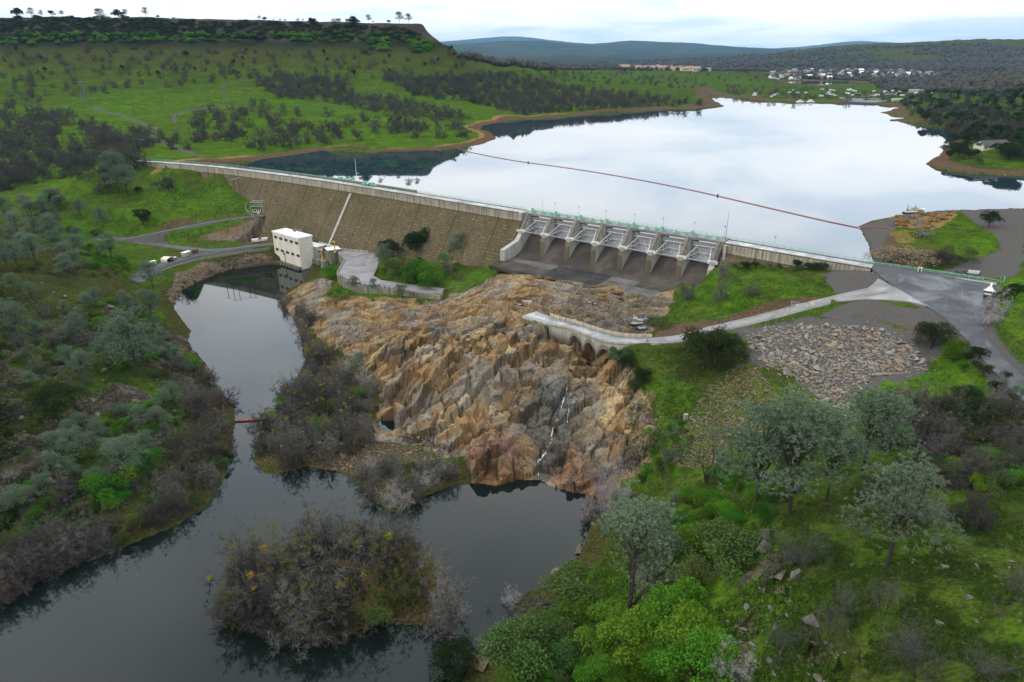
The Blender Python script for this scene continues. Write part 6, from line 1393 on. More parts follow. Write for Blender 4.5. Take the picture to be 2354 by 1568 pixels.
lobes('bramble', 140, M['bramble'], M['bark'], 12, 1800, .075, .9, (.2, .62), 0, .4, .8, .02)
lobes('tan_brush', 141, M['brush'], M['bark'], 12, 1800, .075, .85, (.2, .65), 0, .4, .8, .02)
for s in range(2): lobes('scrub', 130 + s, M['liveoak'], M['bark'], 6, 120, .34, .7, (.2, .6), 0, .4, .85, .03)
# ------------------------------------------------------------------ planting
NTREE = [0]
def cells(P):
    """where each thing stands within its stand, seen from the river side: left/middle/right, front/back"""
    P = np.array(P); a = np.arctan2(P[:, 0], P[:, 1]); r = np.hypot(P[:, 0], P[:, 1]); n = len(P)
    ra = a.argsort().argsort() / max(1, n - 1); rr = r.argsort().argsort() / max(1, n - 1); out = []
    for p, q in zip(ra, rr):
        w = 'far left' if p < .14 else 'left' if p < .36 else 'middle' if p < .64 else 'right' if p < .86 else 'far right'
        d = 'front' if q < .25 else 'inner front' if q < .5 else 'inner back' if q < .75 else 'back'
        out.append(d + ' ' + w)
    return out
def size_word(h, h0, h1): f = (h - h0) / (h1 - h0 + 1e-6); return 'small' if f < .33 else 'mid sized' if f < .67 else 'tall'
def plant(kind, p, h, label, cat, group=None, wide=1.0, rz=None, var=None, name=None, parts=True, extra=None):
    rs = random.Random(int(abs(p[0] * 131 + p[1] * 71)) + NTREE[0]); NTREE[0] += 1
    T = TREES[kind]; tr, cr = T[rs.randrange(len(T)) if var is None else var % len(T)]
    t = thing(name or kind, label, cat, (p[0], p[1], p[2]), rs.uniform(0, 6.28) if rz is None else rz, group, (h * wide, h * wide, h))
    link('trunk', tr, t); link('crown', cr, t); return t
def in_poly(uv, poly):
    x, y = uv[:, 0], uv[:, 1]; return poly_sd(x, y, poly) > 0
def scatter(poly, n, seed, sep=3.0, taken=None, zmin=-45.7):
    """ground points that show inside an outline of the survey sheet, evenly spread"""
    rs = np.random.RandomState(seed); poly = np.array(poly, float); lo, hi = poly.min(0), poly.max(0); out = list(taken or []); res = []
    for _ in range(30):
        uv = rs.uniform(lo, hi, (max(60, 4 * n), 2)); uv = uv[in_poly(uv, poly)]; P = ground(uv)
        for q in P:
            if np.isnan(q[0]) or q[2] < zmin: continue
            if all((q[0] - o[0]) ** 2 + (q[1] - o[1]) ** 2 > sep * sep for o in out): out.append(q); res.append(q)
            if len(res) >= n: return res
        sep *= .93
    return res
def height_to(p, v_top, u=None):
    d = ray(1176.5, v_top); Y = p[1]; return max(1.0, CAM_H + d[2] / d[1] * Y - p[2])
rng = random.Random(77)
OAK = 'bare_oak'
# bare oaks of the big hillside; the nearest 300 stand one by one, the rest are one woodland
HILL = [
 ([(0, 245), (120, 250), (240, 290), (330, 335), (330, 395), (200, 400), (0, 440)], 120, (9, 12.5), 'bare oak in the left edge grove', 'oaks of the left edge grove', 6),
 ([(0, 150), (60, 155), (100, 235), (0, 240)], 10, (9, 12), 'bare oak high on the left slope', 'oaks high on the left slope', 12),
 ([(300, 300), (420, 320), (440, 352), (330, 345)], 12, (8, 11), 'bare oak beside the winding dirt path', 'oaks by the dirt path', 8),
 ([(440, 265), (560, 240), (650, 235), (720, 300), (760, 332), (600, 345), (450, 330)], 70, (9, 13), 'bare oak on the green slope above the lake end', 'oaks above the lake end', 8),
 ([(590, 185), (800, 185), (800, 235), (640, 225), (590, 205)], 75, (9, 13), 'bare oak in the grove halfway up the mesa', 'oaks of the mid slope grove', 7),
 ([(760, 255), (900, 262), (1090, 302), (1080, 318), (800, 330), (720, 290)], 40, (9, 13), 'bare oak on the grassy spur above the shore', 'oaks on the grassy spur', 8),
 ([(740, 232), (900, 222), (1100, 280), (980, 278), (820, 252)], 95, (9, 13), 'bare oak in the gully behind the spur', 'oaks of the gully', 7),
 ([(880, 185), (1150, 170), (1300, 200), (1450, 215), (1620, 240), (1400, 250), (1200, 265), (1100, 240), (950, 220)], 330, (8, 12), 'bare oak on the far shore hill', 'oaks of the far shore hill', 7),
]
hill_pts = []
for i, (poly, n, (h0, h1), lab, grp, sep) in enumerate(HILL):
    for q in scatter(poly, n, 300 + i, sep): hill_pts.append((math.hypot(q[0], q[1]), q, rng.uniform(h0, h1), lab, grp))
hill_pts.sort(key=lambda a: a[0])
NH = 190
for grp in sorted(set(a[4] for a in hill_pts[:NH])):
    L_ = [a for a in hill_pts[:NH] if a[4] == grp]
    for (d, q, h, lab, g_), cw in zip(L_, cells([a[1] for a in L_])): plant(OAK, q, h, lab + ', ' + cw, 'tree', grp, rng.uniform(1.0, 1.3))
def soup_copies(name, items, label, mats):
    """many small copies of a few meshes joined into one mass"""
    Vs, Fs, mi, o = [], [], [], 0
    cache = {}
    for me, slot, p, sc, rz in items:
        if me.name not in cache:
            v = np.empty(len(me.vertices) * 3, np.float32); me.vertices.foreach_get('co', v); k = len(me.polygons[0].vertices)
            f = np.empty(len(me.loops), np.int32); me.loops.foreach_get('vertex_index', f); cache[me.name] = (v.reshape(-1, 3), f.reshape(-1, k))
        v, f = cache[me.name]; c, s = math.cos(rz), math.sin(rz)
        w = v * np.asarray(sc, np.float32); Vs.append(np.stack([w[:, 0] * c - w[:, 1] * s + p[0], w[:, 0] * s + w[:, 1] * c + p[1], w[:, 2] + p[2]], 1)); Fs.append((f + o, slot)); o += len(v)
    F4 = [f for f, s in Fs if f.shape[1] == 4]; F3 = [f for f, s in Fs if f.shape[1] == 3]; lst, mi = [], []
    for want in (4, 3):
        L = [(f, s) for f, s in Fs if f.shape[1] == want]
        if L: lst.append(np.concatenate([f for f, s in L])); mi.append(np.concatenate([np.full(len(f), s) for f, s in L]))
    o_ = link(name, mesh_np(name, np.concatenate(Vs), lst, mats, np.concatenate(mi))); return tag(o_, label, None, None, 'stuff')
def mass_items(pts, kind, h0, h1, wide=1.1):
    out = []
    for q in pts:
        tr, cr = TREES[kind][rng.randrange(len(TREES[kind]))]; h = rng.uniform(h0, h1); rz = rng.uniform(0, 6.28); sc = (h * wide, h * wide, h)
        out += [(tr, 0, q, sc, rz), (cr, 1, q, sc, rz)]
    return out
far_oak = [(a[1], a[2]) for a in hill_pts[NH:]]
MID = scatter([(1100, 165), (1300, 165), (1500, 170), (1640, 195), (1620, 212), (1500, 200), (1300, 190), (1130, 175)], 90, 411, 12) + scatter([(1660, 200), (1800, 200), (2060, 215), (2060, 236), (1850, 228), (1660, 215)], 110, 412, 9) + scatter([(1250, 160), (1760, 160), (1760, 192), (1500, 185)], 45, 413, 14)
EXTRA = scatter([(880, 180), (1150, 168), (1300, 200), (1450, 215), (1630, 242), (1400, 250), (1200, 265), (1100, 240), (950, 220)], 260, 414, 6) + scatter([(0, 110), (1050, 125), (1100, 170), (880, 185), (600, 180), (0, 240)], 150, 415, 12) + scatter([(560, 175), (820, 178), (820, 232), (640, 225)], 60, 416, 6) + scatter([(0, 230), (330, 330), (330, 395), (0, 440)], 90, 417, 6) + scatter([(-260, 240), (0, 240), (0, 440), (-260, 450)], 80, 418, 7)
soup_copies('oak_woodland', mass_items([q for q, h in far_oak] + EXTRA, 'far_oak', 8, 12) + mass_items(MID, 'far_oak', 6, 10), 'bare woodland beyond the lake and along the far shore', [M['bark'], M['twig_far']])
# the wooded shore on the right
pts = scatter([(2060, 222), (2180, 205), (2353, 185), (2353, 335), (2210, 325), (2160, 292), (2095, 268), (2070, 240)], 330, 420, 6)
pts.sort(key=lambda q: math.hypot(q[0], q[1])); near_p = pts[:170]
for (k, q), cw in zip(enumerate(near_p), cells(near_p)): e_ = k % 2 == 0; plant('small_evergreen' if e_ else OAK, q, rng.uniform(8, 12), ('dark evergreen oak' if e_ else 'bare grey oak') + ' in the right shore woods, ' + cw, 'tree', 'evergreens of the right shore woods' if e_ else 'bare oaks of the right shore woods', 1.15)
soup_copies('shore_woodland', mass_items(pts[170::2], 'far_oak', 8, 12) , 'bare woods on the higher ground of the right shore', [M['bark'], M['twig_far']]); soup_copies('shore_woodland', mass_items(pts[171::2], 'small_evergreen', 8, 12), 'dark evergreen woods on the higher ground of the right shore', [M['bark'], M['liveoak']])
lhp = (scatter([(2160, 345), (2200, 325), (2353, 318), (2353, 345), (2240, 335), (2200, 360)], 18, 421, 6) + scatter([(2175, 350), (2230, 352), (2240, 365), (2170, 372)], 7, 422, 4) + scatter([(2270, 352), (2353, 345), (2353, 372), (2290, 366)], 9, 423, 5))
lhc = cells(lhp)
for k, q in enumerate(lhp):
    plant('live_oak', q, rng.uniform(6, 10), 'dark green live oak around the cream lake house, ' + lhc[k], 'tree', 'live oaks around the lake house', 1.1)
for k, q in enumerate(scatter([(2185, 362), (2260, 370), (2255, 378), (2180, 372)], 8, 424, 4)): plant('dull_shrub', q, rng.uniform(2, 3.5), 'low green bush on the lawn below the lake house', 'shrub', 'bushes below the lake house')
# shrubs and trees of the mesa
for k, q in enumerate(scatter([(0, 78), (300, 82), (960, 80), (1000, 92), (960, 98), (600, 98), (300, 100), (0, 106)], 130, 430, 6, None) + scatter([(840, 92), (890, 92), (890, 118), (850, 118)], 14, 431, 5) + scatter([(925, 96), (990, 98), (990, 122), (940, 122)], 14, 432, 5)):
    plant('hill_shrub', q, rng.uniform(6, 10), 'bright green shrub below the mesa cliff, %s part of the belt' % ('leftmost', 'left', 'middle', 'right', 'rightmost')[int(np.clip((q[0] / q[1] + .8) / .7 * 5, 0, 4))], 'shrub', 'green shrubs below the mesa cliff', 1.3)
for k, q in enumerate(scatter([(0, 108), (1050, 120), (1150, 150), (900, 180), (0, 175)], 46, 433, 16)):
    plant(OAK if k % 2 else 'small_evergreen', q, rng.uniform(5, 10), ('lone bare oak' if k % 2 else 'lone dark evergreen') + ' on the upper slope under the mesa', 'tree', 'bare oaks of the upper slope' if k % 2 else 'dark evergreens of the upper slope')
RIM = [(38, 36, 15), (72, 37, 18), (95, 37, 24), (120, 37, 24), (143, 37, 23), (229, 34, 20), (272, 35, 19), (288, 35, 21), (335, 37, 17), (362, 40, 34), (400, 45, 40), (597, 49, 36), (608, 50, 38), (629, 49, 43), (644, 50, 43), (655, 50, 44), (685, 53, 42), (697, 53, 43), (718, 53, 41), (766, 52, 43), (778, 52, 42), (810, 51, 34), (847, 52, 34), (858, 52, 48), (893, 49, 45), (917, 48, 26.5), (938, 47.5, 31)]
ORDN = ['first', 'second', 'third', 'fourth', 'fifth', 'sixth', 'seventh', 'eighth', 'ninth', 'tenth', 'eleventh', 'twelfth', 'thirteenth', 'fourteenth', 'fifteenth', 'sixteenth', 'seventeenth', 'eighteenth', 'nineteenth', 'twentieth', 'twenty first', 'twenty second', 'twenty third', 'twenty fourth', 'twenty fifth', 'twenty sixth', 'twenty seventh']
for k, (u, v, vt) in enumerate(RIM):
    q = atY(u, v, 1415.0 if u < 700 else 1395.0); q[2] = float(gz(q[0], q[1])); h = max(3.0, CAM_H + ray(u, vt)[2] / ray(u, vt)[1] * q[1] - q[2])
    big = u > 905
    plant('gray_pine' if (k % 3 or big) else 'small_evergreen', q, h, {917: 'tall pine near the cliff end of the mesa rim, left of the last two', 938: 'tall pine nearest the cliff end of the mesa rim'}.get(u, 'small dark tree on the mesa skyline, %s from the left' % ORDN[k]), 'tree', None if big else 'skyline trees of the mesa', 1.25 if h > 8 else 1.6)
for u, v, vt, s in ((1068, 124, 109, 'left'), (1079, 126, 108, 'right')):
    q = ground([(u, v + 4)])[0]; plant('gray_pine', q, height_to(q, vt), 'pine on the hill shoulder right of the mesa, %s of the close pair' % s, 'tree', 'pine pair right of the mesa', 1.3)
for k, q in enumerate(scatter([(1015, 105), (1100, 132), (1110, 150), (1060, 140), (1000, 118)], 14, 436, 10)): plant('small_evergreen', q, rng.uniform(5, 9), 'dark bush on the ridge line falling away right of the mesa', 'tree', 'bushes of the falling ridge')
mesa_scrub = scatter([(0, 42), (300, 42), (420, 50), (900, 60), (960, 72), (965, 95), (700, 92), (300, 95), (0, 100)], 650, 437, 4)
soup_copies('mesa_scrub', mass_items(mesa_scrub, 'scrub', 3, 7, 1.5), 'dark scrub on and under the mesa cliff', [M['bark'], M['liveoak']])
EDGE = scatter([(-260, 470), (-5, 460), (-5, 1280), (-120, 1420), (-260, 1380)], 130, 438, 4)
soup_copies('scrub', mass_items(EDGE, 'scrub', 2.5, 6, 1.3), 'dark scrub at the far left bank', [M['bark'], M['liveoak']])
# far woods: the distant ridges are covered with small crowns
def far_woods():
    rs = np.random.RandomState(5); out = []
    R = [([(1040, 96), (1250, 92), (1460, 92), (1660, 106), (1760, 118), (2353, 96), (2353, 160), (2050, 158), (1760, 150), (1040, 150)], 9000), ([(1100, 138), (1760, 138), (1760, 165), (1100, 160)], 2600), ([(1760, 150), (2353, 150), (2353, 200), (1760, 178)], 2400), ([(2000, 186), (2353, 180), (2353, 215), (2050, 212), (2000, 200)], 600), ([(-20, 30), (0, 30), (0, 31)], 1)]
    for poly, n in R[:4]:
        poly = np.array(poly, float); lo, hi = poly.min(0), poly.max(0); uv = rs.uniform(lo, hi, (int(n * 1.7), 2)); uv = uv[in_poly(uv, poly)][:n]; P = ground(uv); P = P[~np.isnan(P[:, 0])]; r = np.hypot(P[:, 0], P[:, 1]); P = P[(r > 1500) & (r < 7500)]
        m = fbm(P[:, 0] / 260, P[:, 1] / 260, 15, 4) + rs.uniform(-.14, .14, len(P)) > .46; out.append(P[m])
    P = np.concatenate(out); n = len(P); r = np.hypot(P[:, 0], P[:, 1])
    base = np.array([(math.cos(a) * q, math.sin(a) * q, z) for z, q in ((.05, .35), (.5, .6)) for a in np.linspace(0, 6.283, 6)[:5]] + [(0, 0, 1.0)])
    fc = [(i, (i + 1) % 5, 5 + (i + 1) % 5) for i in range(5)] + [(i, 5 + (i + 1) % 5, 5 + i) for i in range(5)] + [(5 + i, 5 + (i + 1) % 5, 10) for i in range(5)]
    hgt = rs.uniform(6, 13, n) * np.clip(r / 3000, 1, 1.25)
    V = base[None] * np.stack([hgt * rs.uniform(.7, 1.5, n), hgt * rs.uniform(.7, 1.5, n), hgt], 1)[:, None, :] * rs.uniform(.75, 1.25, (n, 11, 1)) + P[:, None, :]
    F = (np.array(fc)[None] + (np.arange(n) * 11)[:, None, None]).reshape(-1, 3)
    tag(link('far_woods', mesh_np('far_woods', V.reshape(-1, 3), F, M['twig_far'])), 'dark woods covering the distant hills beyond the reservoir', None, None, 'stuff')
far_woods()
# ------------------------------------------------------------------ river banks, spit and island
def grove(poly, n, seed, mix, hh, where, sep=3.0, zmin=-46.9, wide=(1.05, 1.4), hook=None):
    """mix: list of (share, kind, look, category); where: where the grove stands"""
    rs = random.Random(seed); pts = scatter(poly, n, seed, sep, None, zmin); res = []
    for q, cw in zip(pts, cells(pts) if pts else []):
        x = rs.random(); acc = 0
        for sh, kind, look, cat, f in mix:
            acc += sh
            if x <= acc: break
        hu = rs.uniform(*hh); lab = size_word(hu, *hh) + ' ' + look + ' ' + where + ', ' + cw
        if len(lab.split()) > 16: lab = look + ' ' + where + ', ' + cw
        t = plant(kind, q, hu * f, lab, cat, look.split()[-2] + ' ' + look.split()[-1] + 's ' + where, rs.uniform(*wide)); res.append((t, q, kind))
        if hook: hook(t, q, kind, rs)
    return res
BT = ('bare_tree', 'bare grey tree', 'tree', 1.0); OT = ('olive_tree', 'olive yellow tree', 'tree', 1.0); RT = ('rusty_tree', 'rusty brown tree', 'tree', .9)
DT_ = ('dark_tree', 'dark brown bare tree', 'tree', 1.0); GS = ('green_shrub', 'bright green shrub', 'shrub', .55); DS_ = ('dull_shrub', 'dull grey green shrub', 'shrub', .5); PT = ('pale_tree', 'pale bare tree', 'tree', .85); LO = ('live_oak', 'dark green live oak', 'tree', .9); GP = ('gray_pine', 'blue green pine tree', 'tree', 1.7)
def mx(*a): return [(s, *k) for s, k in a]
mist_m = None
def mistletoe(t, q, kind, rs):
    global mist_m
    if kind not in ('bare_tree', 'dark_tree'): return
    if mist_m is None:
        r = np.random.RandomState(2); d = r.normal(size=(90, 3)); d /= np.linalg.norm(d, axis=1)[:, None]; V, F = tri_soup(d * .03, d + r.normal(size=d.shape) * .4, .035, .022, r); mist_m = mesh_np('mistletoe', V, F, M['mistletoe'])
    for k in range(rs.choice((0, 0, 1, 2, 3))):
        a = rs.uniform(0, 6.28); r_ = rs.uniform(.1, .42); link('mistletoe', mist_m, t, (r_ * math.cos(a), r_ * math.sin(a), rs.uniform(.5, .92)), None, rs.uniform(.4, .95))
grove([(520, 1390), (570, 1335), (650, 1295), (745, 1268), (840, 1268), (930, 1305), (1005, 1350), (1025, 1400), (1005, 1435), (940, 1432), (880, 1428), (800, 1450), (700, 1468), (610, 1452)], 70, 500, mx((.30, BT), (.22, DT_), (.24, OT), (.09, RT), (.15, DS_)), (11, 16.5), 'on the wooded islet', 2.3, hook=mistletoe)
for k, (u, v) in enumerate(((530, 1400), (545, 1370), (575, 1345), (565, 1422), (600, 1322))): plant('olive_tree', gpos(u, v), rng.uniform(9, 12), 'olive yellow willow at the left end of the islet, ' + ('nearest', 'middle', 'farthest', 'right front', 'right back')[k] + ' one', 'tree', 'willows at the left end of the islet', 1.2)
for k, (u, v, h) in enumerate(((985, 1355, 9), (1010, 1385, 8), (965, 1330, 9.5))): plant('pale_tree', gpos(u, v), h, 'pale bleached bare tree at the right end of the islet, ' + ('middle', 'front', 'back')[k] + ' one', 'tree', 'pale trees at the right end of the islet', 1.1)
grove([(668, 700), (720, 715), (735, 760), (720, 800), (760, 830), (830, 850), (862, 900), (868, 960), (850, 1020), (800, 1060), (720, 1066), (650, 1080), (595, 1055), (600, 1000), (645, 940), (690, 890), (710, 840), (690, 770)], 84, 501, mx((.50, BT), (.30, DT_), (.06, OT), (.07, DS_), (.03, GS), (.04, PT)), (7, 10.5), 'on the wooded spit', 3.0, hook=mistletoe)
grove([(640, 690), (668, 690), (668, 712), (645, 705)], 5, 502, mx((1, BT)), (4, 6), 'at the rocky point below the plaza', 2.5)
grove([(820, 1105), (870, 1070), (950, 1075), (1040, 1085), (1060, 1108), (1000, 1130), (935, 1165), (880, 1170)], 26, 503, mx((.72, BT), (.2, PT), (.08, DS_)), (5, 8), 'at the water below the outcrop', 2.6)
grove([(398, 900), (470, 872), (520, 930), (530, 990), (515, 1060), (480, 1150), (400, 1195), (330, 1200), (380, 1090), (420, 980)], 66, 504, mx((.40, BT), (.26, DT_), (.14, OT), (.10, RT), (.10, DS_)), (6, 9), 'along the left river bank', 2.6)
grove([(0, 1290), (120, 1240), (250, 1215), (330, 1200), (300, 1245), (130, 1305), (0, 1388), (-120, 1440), (-120, 1340)], 56, 505, mx((.46, BT), (.40, DT_), (.06, RT), (.08, DS_)), (6, 9), 'at the lower left shore', 2.8)
grove([(60, 1040), (250, 960), (400, 900), (420, 960), (360, 1080), (280, 1170), (120, 1200), (20, 1200)], 70, 506, mx((.28, BT), (.2, GS), (.34, DS_), (.18, ('gray_pine', 'blue green pine tree', 'tree', 1.3))), (5, 8), 'on the rocky left hillside', 3.2)
grove([(180, 700), (300, 690), (330, 720), (400, 800), (460, 850), (400, 880), (250, 840), (160, 780)], 62, 507, mx((.30, GS), (.30, DS_), (.22, ('gray_pine', 'blue green pine tree', 'tree', 1.5)), (.18, BT)), (5, 8), 'on the steep left bank', 3.2)
grove([(0, 470), (120, 460), (240, 490), (250, 560), (200, 640), (60, 640), (0, 620)], 52, 508, mx((.50, ('gray_pine', 'blue green pine tree', 'tree', 1.7)), (.25, DS_), (.25, BT)), (7, 10), 'in the left edge pine stand', 4.0)
grove([(180, 560), (260, 570), (310, 640), (240, 660), (130, 600)], 26, 509, mx((.75, GS), (.25, DS_)), (5, 7), 'in the thicket below the pines', 3.0)
grove([(0, 660), (180, 720), (220, 800), (200, 900), (40, 900), (0, 860)], 44, 510, mx((.25, ('gray_pine', 'blue green pine tree', 'tree', 1.5)), (.45, DS_), (.30, BT)), (4, 7), 'on the open left hillside', 4)
